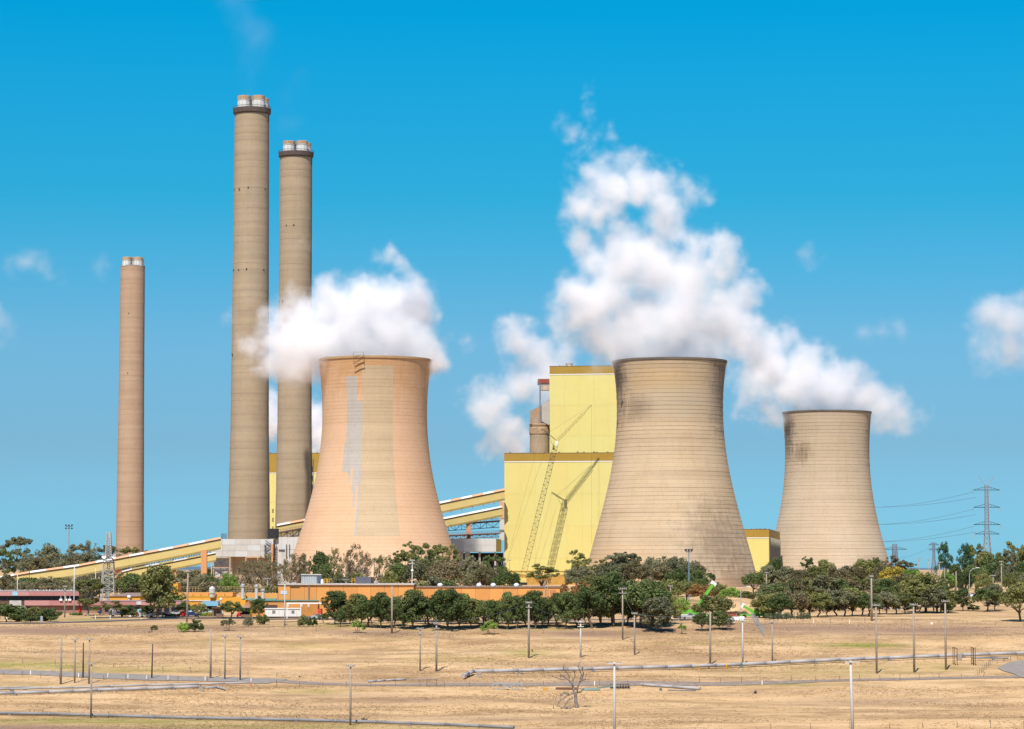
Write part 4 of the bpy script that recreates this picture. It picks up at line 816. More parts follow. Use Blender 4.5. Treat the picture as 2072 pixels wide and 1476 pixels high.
# ---------------------------------------------------------------- vehicles
def carpaint(nm, col): return M('paint_' + nm, col, .3, .03, .5)
def make_vehicle(kind, paint):
    root = thing({'car': 'parked_car', 'ute': 'utility_truck', 'van': 'parked_van'}[kind], 'x', {'car': 'car', 'ute': 'utility truck', 'van': 'van'}[kind])
    L, W = 4.5, 1.8
    prof_ = {'car': [(-2.25, .35), (2.25, .35), (2.28, .75), (2.1, .92), (1.15, 1.0), (-1.35, 1.02), (-2.1, 1.0), (-2.27, .8)], 'ute': [(-2.4, .45), (2.4, .45), (2.43, .85), (2.25, 1.05), (1.2, 1.15), (-2.4, 1.12)], 'van': [(-2.3, .4), (2.3, .4), (2.32, .95), (1.9, 1.2), (-2.3, 1.2)]}[kind]
    cab = {'car': [(1.15, 1.0), (.45, 1.45), (-.85, 1.47), (-1.55, 1.02)], 'ute': [(1.15, 1.15), (.6, 1.72), (-.35, 1.74), (-.5, 1.13)], 'van': [(1.9, 1.2), (1.2, 2.0), (-2.25, 2.02), (-2.3, 1.2)]}[kind]
    MB().extrude(prof_, -W / 2, W / 2).build('body', paint, root); MB().extrude(cab, -W / 2 + .14, W / 2 - .14).build('cabin', paint, root)
    cx_ = sum(p[0] for p in cab) / 4; cz_ = sum(p[1] for p in cab) / 4
    win = [((p[0] - cx_) * .84 + cx_, (p[1] - cz_) * .72 + cz_ + .02) for p in cab]
    if kind == 'van': win = [(1.75, 1.25), (1.2, 1.85), (.5, 1.85), (.5, 1.25)]
    MB().extrude(win, -W / 2 + .12, W / 2 - .12).build('side_window', GLASS, root)
    (x0, z0), (x1, z1) = cab[0], cab[1]; MB().add([(x0 + .02, -.65, z0 + .03), (x0 + .02, .65, z0 + .03), (x1 + .04, .55, z1 - .04), (x1 + .04, -.55, z1 - .04)], [(0, 1, 2, 3)]).build('windscreen', GLASS, root)
    if kind == 'ute': MB().box(-2.4, -.55, -W / 2 + .02, W / 2 - .02, 1.12, 1.3).build('tray', WHITE, root)
    wm = MB().tube([(0, -.11, 0), (0, .11, 0)], .34, 14).mesh('wheel', BLACK)
    for x in (-1.4, 1.4):
        for y in (-.84, .84): inst('wheel', wm, root, (x, y, .34))
    hm = MB().box(-.03, .03, -.18, .18, -.08, .08).mesh('headlight', M('lamp_clear', (.7, .7, .65), .2)); 
    for y in (-.6, .6): inst('headlight', hm, root, (2.26, y, .74))
    tm = MB().box(-.03, .03, -.15, .15, -.1, .1).mesh('tail_light', M('lamp_red', (.4, .01, .01), .3))
    for y in (-.65, .65): inst('tail_light', tm, root, (-2.29, y, .8))
    return root
PAINTS = {'white': carpaint('white', (.72, .72, .70)), 'silver': carpaint('silver', (.42, .44, .46)), 'navy': carpaint('navy', (.03, .06, .16)), 'red': carpaint('red', (.42, .02, .02)), 'black': carpaint('black', (.025, .025, .03)), 'blue': carpaint('blue', (.08, .2, .42)), 'sand': carpaint('sand', (.45, .33, .18)), 'ltblue': carpaint('light_blue', (.35, .55, .7))}
base_paint = carpaint('base', (.5, .5, .5)); protos = {}
def vehicle(kind, colr, px, py, rz, label, group=None, Y=None):
    p = G(px, py) if Y is None else GY(px, Y)
    if kind not in protos:
        r = make_vehicle(kind, base_paint); protos[kind] = r; first = r
    if kind in protos and 'used' not in protos[kind]:
        r = protos[kind]; r['used'] = 1; r.location = p; r.rotation_euler = (0, 0, R(rz)); r['label'] = label
        if group: r['group'] = group
        for ch in r.children:
            for s_ in ch.material_slots:
                if s_.material == base_paint: s_.link = 'OBJECT'; s_.material = PAINTS[colr]
        protos[kind + '_col'] = PAINTS[colr]
        return r
    o = dup(protos[kind], p, R(rz), label, group, swap={protos[kind + '_col']: PAINTS[colr]}); del o['used']
    return o
CP = 'vehicles in the car park under the tall gum'
vehicle('ute', 'white', 238, 1248, 4, 'white utility truck with a tan load driving past the low wide tree', 'x1'); vehicle('car', 'navy', 211, 1243, 10, 'dark blue and silver sedan parked left of the low wide tree', CP)
vehicle('van', 'white', 229, 1245, 80, 'white van half behind the trunk of the low wide tree', CP); vehicle('car', 'red', 273, 1247, 85, 'small red hatchback right of the round bush', CP); vehicle('van', 'ltblue', 283, 1246, 88, 'pale blue van beside the red hatchback', CP)
vehicle('ute', 'silver', 297, 1250, 5, 'silver utility under the small dark tree', CP); vehicle('van', 'white', 303, 1248, 92, 'tall white van end-on left of the tall gum trunk', CP); vehicle('car', 'sand', 311, 1247, 60, 'sand coloured car near the tall white van', CP)
vehicle('car', 'black', 327, 1248, 0, 'black sedan left of the tall gum trunk', CP); vehicle('car', 'black', 338, 1247, 80, 'black car in deep shade right of the tall gum trunk', CP); vehicle('car', 'sand', 349, 1243, 0, 'sand car in the back row right of the tall gum', CP)
vehicle('car', 'silver', 357, 1246, 8, 'silver sedan beside the low dark hedge', CP); vehicle('car', 'white', 366, 1243, 85, 'white car end-on left of the tall leaning pole', CP); vehicle('car', 'red', 371, 1248, 80, 'red and white car nearest the tall pole', CP)
vehicle('van', 'ltblue', 387, 1244, 85, 'pale blue and white van right of the tall pole', CP); vehicle('car', 'navy', 388, 1248, 20, 'dark blue hatchback in front of the pale blue van', CP); vehicle('van', 'white', 437, 1243, 0, 'white van parked inside the brown kiosk yard', CP)
vehicle('car', 'red', 486, 1249, 90, 'bright red car nose-on below the portico', CP); vehicle('car', 'white', 414, 1240, 0, 'white car behind the yellow shrub', CP)
TP = 'vehicles behind the dark tree row'
vehicle('ute', 'white', 828, 1256, 0, 'white utility seen between the third pair of dark trees', TP); vehicle('car', 'white', 1012, 1255, 3, 'white sedan in the gap right of the little bright tree', TP); vehicle('ute', 'white', 1040, 1254, 0, 'white utility truck partly behind a slim dark tree', TP)
vehicle('car', 'silver', 1076, 1255, 0, 'silver car in the gap behind the tall roadside pole', TP); vehicle('van', 'white', 1100, 1253, 0, 'white van near the wall ladder of the orange building', TP); vehicle('car', 'silver', 645, 1253, 0, 'silver car beside the red bay of the orange lean-to', TP)
vehicle('ute', 'white', 1568, 1247, 0, 'white four-wheel drive behind the black fence by the smaller crane', 'x1'); vehicle('ute', 'silver', 1395, 1253, 0, 'silver truck before the red brick shed', TP)
vehicle('car', 'navy', 1928, 1192, 5, 'dark blue car parked on the rise left of the short post', 'cars on the far rise', Y=1000); vehicle('car', 'white', 1969, 1192, 0, 'white car right of the tall curved street lamp', 'cars on the far rise', Y=1000); vehicle('car', 'black', 1980, 1192, 0, 'black car next to the white one on the far rise', 'cars on the far rise', Y=1000)
for o in sc.objects:
    if o.get('group') == 'x1': del o['group']
    if 'used' in o: del o['used']
tl = Front('terracotta roofed cream house half hidden in the wood at the right', 1983, 1020, 1185, 'house', 'house'); tl.box('wall', 1984, 2002, 1168, 1186, 0, 8, M('cream_wall', (.5, .36, .22))); tl.box('roof', 1983, 2003, 1165.5, 1167.9, -.3, 8.3, M('terracotta', (.45, .17, .09)))
# ---------------------------------------------------------------- trees
def leafmat(name, a, b2, trans=0.25):
    m = bpy.data.materials.new(name); m.use_nodes = True; t = m.node_tree; b = t.nodes['Principled BSDF']
    b.inputs['Roughness'].default_value = 0.75; b.inputs['Specular IOR Level'].default_value = 0.15
    at = N(t, 'ShaderNodeAttribute', attribute_name='leaf').outputs['Fac']
    oi = N(t, 'ShaderNodeObjectInfo').outputs['Random']
    c = mix(t, at, a, b2); f = noise(t, (1, 1, 1), 3, 0.6, s=0.35)
    c = mix(t, rampn(t, f, 0.35, 0.65), c, (1.35, 1.3, 1.15), 'MULTIPLY')
    hs = N(t, 'ShaderNodeHueSaturation'); t.links.new(c, hs.inputs['Color']); t.links.new(rampn(t, oi, 0, 1, 0.8, 1.45), hs.inputs['Value']); t.links.new(rampn(t, oi, 0, 1, 0.515, 0.49), hs.inputs['Hue'])
    t.links.new(hs.outputs[0], b.inputs['Base Color'])
    tr = N(t, 'ShaderNodeBsdfTranslucent'); t.links.new(hs.outputs[0], tr.inputs[0]); ms = N(t, 'ShaderNodeMixShader'); ms.inputs[0].default_value = trans
    t.links.new(b.outputs[0], ms.inputs[1]); t.links.new(tr.outputs[0], ms.inputs[2]); t.links.new(ms.outputs[0], t.nodes['Material Output'].inputs[0])
    return m
LF = {'dark': leafmat('foliage_dark_green', (0.060, 0.088, 0.032), (0.125, 0.155, 0.055)), 'olive': leafmat('foliage_olive', (0.110, 0.126, 0.042), (0.200, 0.194, 0.072)),
      'grey': leafmat('foliage_grey_green', (0.110, 0.122, 0.068), (0.196, 0.185, 0.110)), 'brown': leafmat('foliage_brownish', (0.115, 0.100, 0.055), (0.190, 0.160, 0.090)),
      'fresh': leafmat('foliage_fresh_green', (0.130, 0.213, 0.042), (0.240, 0.333, 0.076)), 'yellow': leafmat('foliage_yellow_bloom', (0.260, 0.204, 0.042), (0.500, 0.370, 0.067)),
      'red': leafmat('foliage_reddish', (0.170, 0.096, 0.042), (0.280, 0.157, 0.057)), 'pine': leafmat('foliage_conifer_green', (0.040, 0.085, 0.046), (0.076, 0.139, 0.065))}
BARK = M('bark_brown', (0.13, 0.095, 0.07), .95, .3, 2); BARKP = M('bark_pale', (0.36, 0.30, 0.24), .9, .25, 2, stain=(0.18, 0.13, 0.1)); 
def crown_mesh(name, clumps, leaf, npc, r, flat=0.75, outw=0.55):
    vs = []; col = []
    n = len(clumps); C = np.array([c[:3] for c in clumps]); Rr = np.array([c[3] for c in clumps]); idx = np.repeat(np.arange(n), (npc * (Rr / Rr.mean()) ** 2).astype(int) + 6)
    q = len(idx); d = r.normal(size=(q, 3)); d /= np.linalg.norm(d, axis=1)[:, None]; rad = r.uniform(0.25, 1.0, q) ** 0.5
    off = d * rad[:, None] * Rr[idx][:, None]; off[:, 2] *= flat; pos = C[idx] + off
    nrm = d * outw + r.normal(size=(q, 3)) * (1 - outw); nrm[:, 2] += 0.25; nrm /= np.linalg.norm(nrm, axis=1)[:, None]
    u = np.cross(nrm, r.normal(size=(q, 3))); u /= np.linalg.norm(u, axis=1)[:, None]; v = np.cross(nrm, u)
    s_ = leaf * r.uniform(0.6, 1.3, q)[:, None]; asp = r.uniform(0.45, 0.8, q)[:, None]
    P4 = np.stack([pos - u * s_, pos + v * s_ * asp, pos + u * s_, pos - v * s_ * asp], 1)
    me = bpy.data.meshes.new(name); me.vertices.add(q * 4); me.vertices.foreach_set('co', P4.ravel()); me.loops.add(q * 4); me.loops.foreach_set('vertex_index', np.arange(q * 4))
    me.polygons.add(q); me.polygons.foreach_set('loop_start', np.arange(q) * 4); me.update(calc_edges=True)
    a = me.attributes.new('leaf', 'FLOAT', 'FACE'); a.data.foreach_set('value', np.clip(r.random(q) * 0.7 + r.random(n)[idx] * 0.3, 0, 1).astype(np.float32))
    return me
def limb(mb, a, b_, r0, r1, r, bend=0.06, n=4):
    a, b_ = Vector(a), Vector(b_); L = (b_ - a).length; pts = [a.lerp(b_, i / n) + Vector(r.normal(size=3)) * (bend * L * (0 if i in (0, n) else 1)) for i in range(n + 1)]
    mb.tube(pts, [r0 + (r1 - r0) * i / n for i in range(n + 1)], 5, cap=False)
def make_kind(kind, seed):
    """crown and trunk of unit height and unit width"""
    r = np.random.default_rng(seed); cl = []; mb = MB(); bark = BARK
    if kind == 'oval':                                   # leafy tree on a short visible trunk
        top, bot = 0.97, 0.24
        for i in range(60):
            z = bot + (top - bot) * r.random() ** 0.85; f = (z - bot) / (top - bot); wmax = 0.43 * (math.sin(math.pi * min(1, f * 0.72 + 0.2)) ** 0.7); a = r.uniform(0, 6.28); rad = wmax * r.uniform(0.3, 1.0) * r.uniform(.75, 1.15)
            cl.append((rad * math.cos(a), rad * math.sin(a), z * .96, r.uniform(0.07, 0.13)))
        limb(mb, (0, 0, -.03), (.02, 0, .55), .022, .012, r)
        for i in range(6): a = r.uniform(0, 6.28); limb(mb, (0, 0, r.uniform(.12, .3)), (.26 * math.cos(a), .26 * math.sin(a), r.uniform(.35, .7)), .012, .005, r)
        npc, leaf = 80, 0.024
    elif kind == 'gum':                                  # open eucalypt: separate flat-topped clumps on pale limbs
        bark = BARKP; limb(mb, (0, 0, -.03), (.03, 0, .45), .022, .016, r)
        for i in range(21):
            a = r.uniform(0, 6.28); z = r.uniform(0.34, 0.95); rad = 0.40 * math.sqrt(max(0.05, 1 - ((z - .55) / .5) ** 2)) * r.uniform(.35, 1.05); c = (rad * math.cos(a), rad * math.sin(a), z)
            limb(mb, (.01, 0, r.uniform(.25, .45)), c, .012, .003, r, .05)
            for k in range(5): cl.append((c[0] + r.normal() * .065, c[1] + r.normal() * .065, c[2] + r.normal() * .022, r.uniform(.045, .085)))
        npc, leaf = 60, 0.02
    elif kind == 'wispy':                                # thin crowned brownish gum, sky and wall show through
        bark = BARKP; limb(mb, (0, 0, -.03), (.0, 0, .4), .02, .014, r)
        for i in range(26):
            a = r.uniform(0, 6.28); z = r.uniform(0.28, 0.97); rad = 0.42 * math.sqrt(max(0.08, 1 - ((z - .6) / .5) ** 2)) * r.uniform(.25, 1.0); c = (rad * math.cos(a), rad * math.sin(a), z)
            limb(mb, (0, 0, r.uniform(.15, .4)), c, .009, .002, r, .05)
            for k in range(3): cl.append((c[0] + r.normal() * .05, c[1] + r.normal() * .05, c[2] + r.normal() * .04, r.uniform(.05, .085)))
        npc, leaf = 34, 0.017
    elif kind == 'round':                                # broad dome crown
        limb(mb, (0, 0, -.03), (0, 0, .4), .035, .02, r)
        for i in range(60):
            a = r.uniform(0, 6.28); ph = math.acos(r.uniform(-0.15, 1)); q_ = r.uniform(.55, 1)
            cl.append((.42 * q_ * math.sin(ph) * math.cos(a), .42 * q_ * math.sin(ph) * math.sin(a), .46 + .47 * q_ * math.cos(ph), r.uniform(.07, .13)))
        for i in range(6): a = r.uniform(0, 6.28); limb(mb, (0, 0, .2), (.3 * math.cos(a), .3 * math.sin(a), .55), .015, .005, r)
        npc, leaf = 85, 0.023
    elif kind == 'umbrella':
        limb(mb, (0, 0, -.03), (.02, 0, .35), .03, .02, r)
        for i in range(15):
            a = r.uniform(0, 6.28); rad = .42 * r.random() ** .6; z = .88 - .42 * (rad / .42) ** 2 + r.uniform(-.06, .05); c = (rad * math.cos(a), rad * math.sin(a), z)
            limb(mb, (.01, 0, r.uniform(.15, .35)), c, .014, .003, r, .06)
            for k in range(4): cl.append((c[0] + r.normal() * .05, c[1] + r.normal() * .05, c[2] + r.normal() * .025, r.uniform(.05, .09)))
        npc, leaf = 75, 0.02
    elif kind == 'column':                               # conifer-like dark column
        limb(mb, (0, 0, -.03), (0, 0, .8), .03, .01, r)
        for i in range(60):
            z = r.uniform(.06, .95); wd = .42 * (1 - max(0, (z - .55) / .5) ** 1.4) * (.75 + .25 * min(1, z / .25)); a = r.uniform(0, 6.28); rad = wd * r.uniform(.45, 1.0)
            cl.append((rad * math.cos(a), rad * math.sin(a), z, r.uniform(.06, .1)))
        npc, leaf = 85, 0.02
    elif kind == 'bush':                                 # foliage down to the ground
        limb(mb, (0, 0, -.05), (0, 0, .4), .03, .015, r)
        for i in range(44):
            a = r.uniform(0, 6.28); rad = .43 * math.sqrt(r.random()); z = .78 * math.sqrt(max(0, 1 - (rad / .5) ** 2)) * r.uniform(.12, 1) + .08
            cl.append((rad * math.cos(a), rad * math.sin(a), z, r.uniform(.09, .16)))
        npc, leaf = 80, 0.035
    elif kind == 'sapling':
        for k in range(3): a = r.uniform(0, 6.28); limb(mb, (0, 0, -.03), (.2 * math.cos(a), .2 * math.sin(a), .6), .018, .008, r)
        for i in range(22):
            a = r.uniform(0, 6.28); rad = .42 * math.sqrt(r.random()); z = .85 - .35 * (rad / .42) ** 2 - r.uniform(0, .28); cl.append((rad * math.cos(a), rad * math.sin(a), z, r.uniform(.08, .14)))
        npc, leaf = 50, 0.035
    cr_ = crown_mesh('crown', cl, leaf, npc, r, flat={'gum': .55, 'umbrella': .5}.get(kind, .85)); mb.smooth = True; tk = mb.mesh('trunk', bark)
    return cr_, tk
KINDS = {k: [make_kind(k, 100 * i + j + 3) for j in range(4)] for i, k in enumerate(('oval', 'gum', 'wispy', 'round', 'umbrella', 'column', 'bush', 'sapling'))}
for k, l in KINDS.items():
    for cr_, tk in l: cr_.materials.append(LF['dark'])
def tree(px, top, w_, kind='oval', leaf='dark', base=None, Y=None, label=None, group=None, name=None):
    p = G(px, base) if base is not None else GY(px, Y)
    Y = p.y; ztop = P(px, top, Y).z; h = max(0.8, ztop - p.z); wd = w_ / S(Y) * {'oval': 1.36, 'round': 1.3, 'umbrella': 1.3, 'gum': 1.25, 'wispy': 1.25, 'bush': 1.2}.get(kind, 1.15)
    root = thing(name or ('bush' if kind == 'bush' else 'tree'), label, 'bush' if kind == 'bush' else 'tree', p, rng.uniform(0, 6.28), group)
    cr_, tk = KINDS[kind][int(rng.integers(4))]
    t_ = inst('trunk', tk, root, scale=(h * .8 + wd * .2, h * .8 + wd * .2, h)); c_ = inst('crown', cr_, root, scale=(wd, wd, h))
    c_.material_slots[0].link = 'OBJECT'; c_.material_slots[0].material = LF[leaf]
    if leaf == 'brown' or kind in ('oval',): pass
    return root
CW = {'dark': 'dark green', 'olive': 'olive green', 'grey': 'grey-green', 'brown': 'brownish', 'fresh': 'fresh green', 'yellow': 'yellow-flowering', 'red': 'reddish', 'pine': 'deep green'}
KW = {'oval': 'leafy tree', 'gum': 'open-crowned gum', 'wispy': 'thin wispy gum', 'round': 'round-headed tree', 'umbrella': 'umbrella-shaped tree', 'column': 'columnar conifer', 'bush': 'bush', 'sapling': 'low sapling'}
def row(lst, where, group):
    """a row of trees: label by look and by the count from the row's left end"""
    lst = sorted(lst, key=lambda q: q[0])
    for i, q in enumerate(lst):
        kw = dict(q[5]) if len(q) > 5 else {}
        lab = kw.pop('label', None) or '%s %s, %s from the left %s' % (CW[q[4]], KW[q[3]], ordw(i), where)
        tree(q[0], q[1], q[2], q[3], q[4], label=lab, group=group, **kw)
B = lambda b_, **k: dict(base=b_, **k); D = lambda Y, **k: dict(Y=Y, **k)
row([(655, 1236, 24, 'sapling', 'dark', B(1262)), (678, 1194, 54, 'oval', 'dark', B(1264)), (690, 1232, 26, 'oval', 'dark', B(1268)), (722, 1200, 50, 'oval', 'olive', B(1266)), (745, 1203, 56, 'round', 'dark', B(1270)),
     (771, 1198, 50, 'oval', 'dark', B(1272)), (800, 1206, 46, 'oval', 'dark', B(1268)), (818, 1212, 40, 'oval', 'dark', B(1274)), (837, 1191, 58, 'oval', 'dark', B(1273)), (866, 1202, 52, 'round', 'dark', B(1270)),
     (903, 1190, 66, 'oval', 'dark', B(1276)), (929, 1199, 54, 'oval', 'dark', B(1273)), (951, 1209, 44, 'oval', 'olive', B(1272)), (979, 1209, 62, 'round', 'dark', B(1270)), (1001, 1214, 40, 'oval', 'dark', B(1272)),
     (1025, 1197, 38, 'oval', 'dark', B(1274)), (1044, 1204, 34, 'oval', 'dark', B(1272)), (1062, 1202, 36, 'oval', 'dark', B(1270)), (1083, 1193, 46, 'oval', 'dark', B(1273)), (1097, 1212, 36, 'oval', 'dark', B(1269)),
     (1126, 1199, 40, 'oval', 'dark', B(1270)), (1146, 1197, 46, 'oval', 'dark', B(1273)), (1168, 1195, 46, 'round', 'dark', B(1271)), (1192, 1178, 66, 'round', 'dark', B(1272)), (1213, 1163, 62, 'oval', 'olive', B(1268)),
     (1240, 1156, 84, 'round', 'dark', B(1268)), (1268, 1178, 62, 'oval', 'dark', B(1264)), (1298, 1163, 92, 'round', 'dark', B(1270)), (1322, 1176, 70, 'oval', 'dark', B(1268)), (1333, 1206, 66, 'oval', 'grey', B(1279)),
     (1352, 1196, 48, 'oval', 'olive', B(1262)), (1376, 1206, 40, 'round', 'fresh', B(1256))],
    'in the row before the orange building', 'trees in the row before the long orange building')
l_ = []
for i, px in enumerate(list(np.linspace(706, 1112, 17)) + list(np.linspace(1136, 1345, 9))):
    l_.append((px + rng.uniform(-6, 6), rng.uniform(1206, 1222) - (14 if px > 1180 else 0), rng.uniform(36, 50), ['oval', 'round', 'gum', 'oval', 'wispy'][i % 5], ['olive', 'dark', 'grey', 'dark', 'olive'][(i * 3) % 5], B(rng.uniform(1259, 1265))))
row(l_, 'behind the front row by the road', 'second row of trees by the access road')
row([(991, 1250, 38, 'sapling', 'fresh', B(1284, label='small bright green tree standing alone before the dark tree row')), (722, 1249, 32, 'sapling', 'fresh', B(1281, label='small spreading green tree at the lower left corner of the dark row')),
     (1380, 1259, 20, 'sapling', 'fresh', B(1283, label='tiny green sapling alone on the slope left of the green crane')), (1441, 1198, 76, 'round', 'olive', B(1264, label='broad olive tree hiding the body of the larger green crane')),
     (1420, 1238, 38, 'round', 'dark', B(1277, label='dark round tree on a thin stem beneath the larger green crane')), (1455, 1236, 46, 'oval', 'dark', B(1274, label='dark tree on the slope right below the larger green crane')),
     (1472, 1250, 28, 'wispy', 'brown', B(1276, label='thin bare-looking shrub on the slope by the white tanks')),
     (1525, 1154, 48, 'round', 'dark', D(1080, label='round dark tree alone on brown ground at the foot of the middle tower')),
     (1480, 1188, 46, 'round', 'fresh', D(930, label='bright green tree left of the curved street lamp')), (1512, 1196, 34, 'oval', 'olive', D(930, label='olive tree right of the curved street lamp'))],
    'x', None)
row([(395, 1248, 30, 'bush', 'dark', B(1278, label='rounded green bush on the dry slope left of the tall pole, larger of a pair')), (369, 1254, 22, 'bush', 'fresh', B(1279, label='smaller green bush of the pair on the dry slope')),
     (462, 1245, 34, 'sapling', 'grey', B(1277, label='pale grey-green shrub with bare stems on the dry slope')), (502, 1246, 19, 'bush', 'grey', B(1267, label='little olive shrub on the slope below the white site hut')),
     (532, 1238, 25, 'bush', 'olive', B(1264, label='olive bush on the verge just left of the white site hut')), (614, 1242, 23, 'bush', 'olive', B(1268, label='bush just right of the white site hut')),
     (633, 1244, 18, 'bush', 'dark', B(1268, label='small dark bush against the orange wall right of the white site hut')), (313, 1262, 14, 'bush', 'olive', B(1275, label='tiny clump of scrub on the bank below the parked cars')),
     (12, 1214, 66, 'bush', 'dark', B(1259, label='large dark bush at the left frame edge before the pink building')), (66, 1220, 54, 'bush', 'olive', B(1256, label='olive bush before the pink building, beside the pale boulder')),
     (62, 1238, 36, 'bush', 'dark', B(1260, label='low dark bush on the verge between two larger ones')), (104, 1222, 42, 'bush', 'dark', B(1258, label='round dark bush beside the small road sign')), (36, 1226, 30, 'bush', 'fresh', B(1252, label='fresh green bush behind the large dark one at the left')),
     (320, 1143, 84, 'oval', 'olive', B(1252, label='tall spreading gum tree over the parked cars, biggest tree on the left')), (326, 1160, 66, 'gum', 'grey', B(1250, label='grey-green gum sharing the crown of the tall spreading one over the cars')),
     (180, 1169, 62, 'gum', 'olive', B(1246, label='tall open gum tree before the pink building')), (178, 1196, 44, 'wispy', 'brown', B(1245, label='wispy brown tree sharing ground with the tall open gum')),
     (224, 1211, 54, 'umbrella', 'olive', B(1249, label='low wide tree over the white utility by the pink building')), (260, 1221, 30, 'bush', 'dark', B(1248, label='round bush beside the small white cabinet')),
     (296, 1226, 26, 'oval', 'dark', B(1250, label='small dark tree in the car park left of the tall gum')), (372, 1217, 28, 'round', 'dark', D(870, label='round green tree in front of the pale blue roof, left one')),
     (402, 1219, 34, 'round', 'olive', D(850, label='round green tree in front of the pale blue roof, right one')), (456, 1190, 44, 'gum', 'olive', D(950, label='open olive tree before the low golden building')),
     (468, 1214, 46, 'round', 'dark', B(1251, label='dark round tree over the brown kiosk')), (523, 1211, 34, 'oval', 'dark', B(1251, label='dense dark tree at the left end of the white site hut')),
     (550, 1184, 36, 'gum', 'olive', D(960, label='olive tree at the left corner of the long orange building')), (343, 1194, 44, 'round', 'fresh', D(900, label='bright green tree just right of the tall gum')), (508, 1234, 7, 'column', 'yellow', B(1252, label='narrow yellow-green conifer beside the white site hut'))],
    'x', None)
row([(30, 1087, 62, 'gum', 'grey', D(1500)), (8, 1112, 50, 'gum', 'dark', D(1450)), (56, 1116, 40, 'round', 'grey', D(1420)), (97, 1099, 54, 'round', 'grey', D(1500)), (78, 1126, 44, 'oval', 'brown', D(1400)), (118, 1130, 50, 'round', 'grey', D(1400)), (143, 1113, 40, 'round', 'brown', D(1450)),
     (158, 1101, 44, 'gum', 'grey', D(1500)), (186, 1098, 46, 'wispy', 'grey', D(1500)), (172, 1118, 50, 'oval', 'grey', D(1430)), (212, 1104, 48, 'gum', 'grey', D(1480)), (232, 1112, 40, 'wispy', 'grey', D(1500)), (262, 1107, 44, 'gum', 'olive', D(1480)), (284, 1114, 34, 'gum', 'olive', D(1470))],
    'in the skyline above the conveyor', 'skyline trees above the long conveyor')
l_ = []
for i, px in enumerate(np.linspace(-6, 420, 26)):
    l_.append((px + rng.uniform(-5, 5), rng.uniform(1160, 1178) - (10 if 230 < px < 310 else 0), rng.uniform(42, 62), ['round', 'oval', 'gum', 'wispy', 'oval', 'gum'][i % 6], ['grey', 'brown', 'dark', 'grey', 'olive', 'brown'][(i * 5) % 6], D(rng.uniform(985, 1110))))
for i, px in enumerate(np.linspace(215, 425, 11)):
    l_.append((px + rng.uniform(-5, 5), rng.uniform(1140, 1158), rng.uniform(40, 55), ['oval', 'round', 'gum'][i % 3], ['grey', 'dark', 'grey'][i % 3], D(rng.uniform(1380, 1450))))
row(l_, 'in scrub under the long conveyor', 'scrub trees under the long conveyor')
row([(427, 1162, 34, 'round', 'dark', D(1050)), (410, 1160, 30, 'oval', 'grey', D(1050)), (463, 1156, 38, 'round', 'fresh', D(1060)), (490, 1138, 40, 'wispy', 'brown', D(1100)), (510, 1132, 56, 'wispy', 'brown', D(1110)), (534, 1124, 52, 'wispy', 'grey', D(1120)), (548, 1140, 40, 'wispy', 'brown', D(1080)),
     (566, 1138, 44, 'wispy', 'brown', D(1080)), (585, 1124, 46, 'wispy', 'brown', D(1110)), (604, 1128, 40, 'wispy', 'brown', D(1090)), (622, 1124, 44, 'wispy', 'brown', D(1110)), (648, 1115, 40, 'oval', 'dark', D(1090)), (660, 1140, 34, 'oval', 'dark', D(1060)), (676, 1113, 40, 'wispy', 'olive', D(1120)),
     (700, 1118, 34, 'wispy', 'brown', D(1110)), (718, 1104, 46, 'wispy', 'brown', D(1120)), (736, 1120, 34, 'wispy', 'brown', D(1100)), (696, 1150, 46, 'bush', 'grey', D(1030)), (726, 1152, 44, 'bush', 'olive', D(1040)), (773, 1121, 42, 'wispy', 'olive', D(1110)), (786, 1150, 34, 'round', 'olive', D(1040)),
     (812, 1116, 46, 'gum', 'olive', D(1130)), (806, 1138, 50, 'oval', 'dark', D(1080)), (846, 1097, 60, 'gum', 'olive', D(1140)), (858, 1112, 54, 'gum', 'dark', D(1120)), (836, 1130, 54, 'round', 'grey', D(1080)), (890, 1099, 60, 'umbrella', 'olive', D(1140)), (872, 1122, 56, 'round', 'olive', D(1090)),
     (898, 1126, 64, 'round', 'brown', D(1070)), (914, 1102, 34, 'gum', 'olive', D(1150)), (880, 1158, 50, 'bush', 'grey', D(1020)), (912, 1162, 52, 'bush', 'dark', D(1010)), (850, 1166, 34, 'bush', 'olive', D(1010)), (950, 1124, 42, 'oval', 'grey', D(1120)), (968, 1130, 40, 'round', 'grey', D(1100)),
     (985, 1142, 46, 'round', 'brown', D(1060)), (1000, 1124, 50, 'gum', 'dark', D(1110)), (1022, 1146, 52, 'round', 'dark', D(1050)), (1040, 1172, 30, 'bush', 'grey', D(1000)), (1097, 1139, 66, 'umbrella', 'olive', D(1100)), (1170, 1113, 46, 'gum', 'olive', D(1150)), (1172, 1142, 58, 'round', 'grey', D(1090)),
     (1150, 1172, 54, 'bush', 'red', D(960)), (1180, 1170, 40, 'bush', 'red', D(950))],
    'behind the orange building', 'gum trees behind the orange buildings')
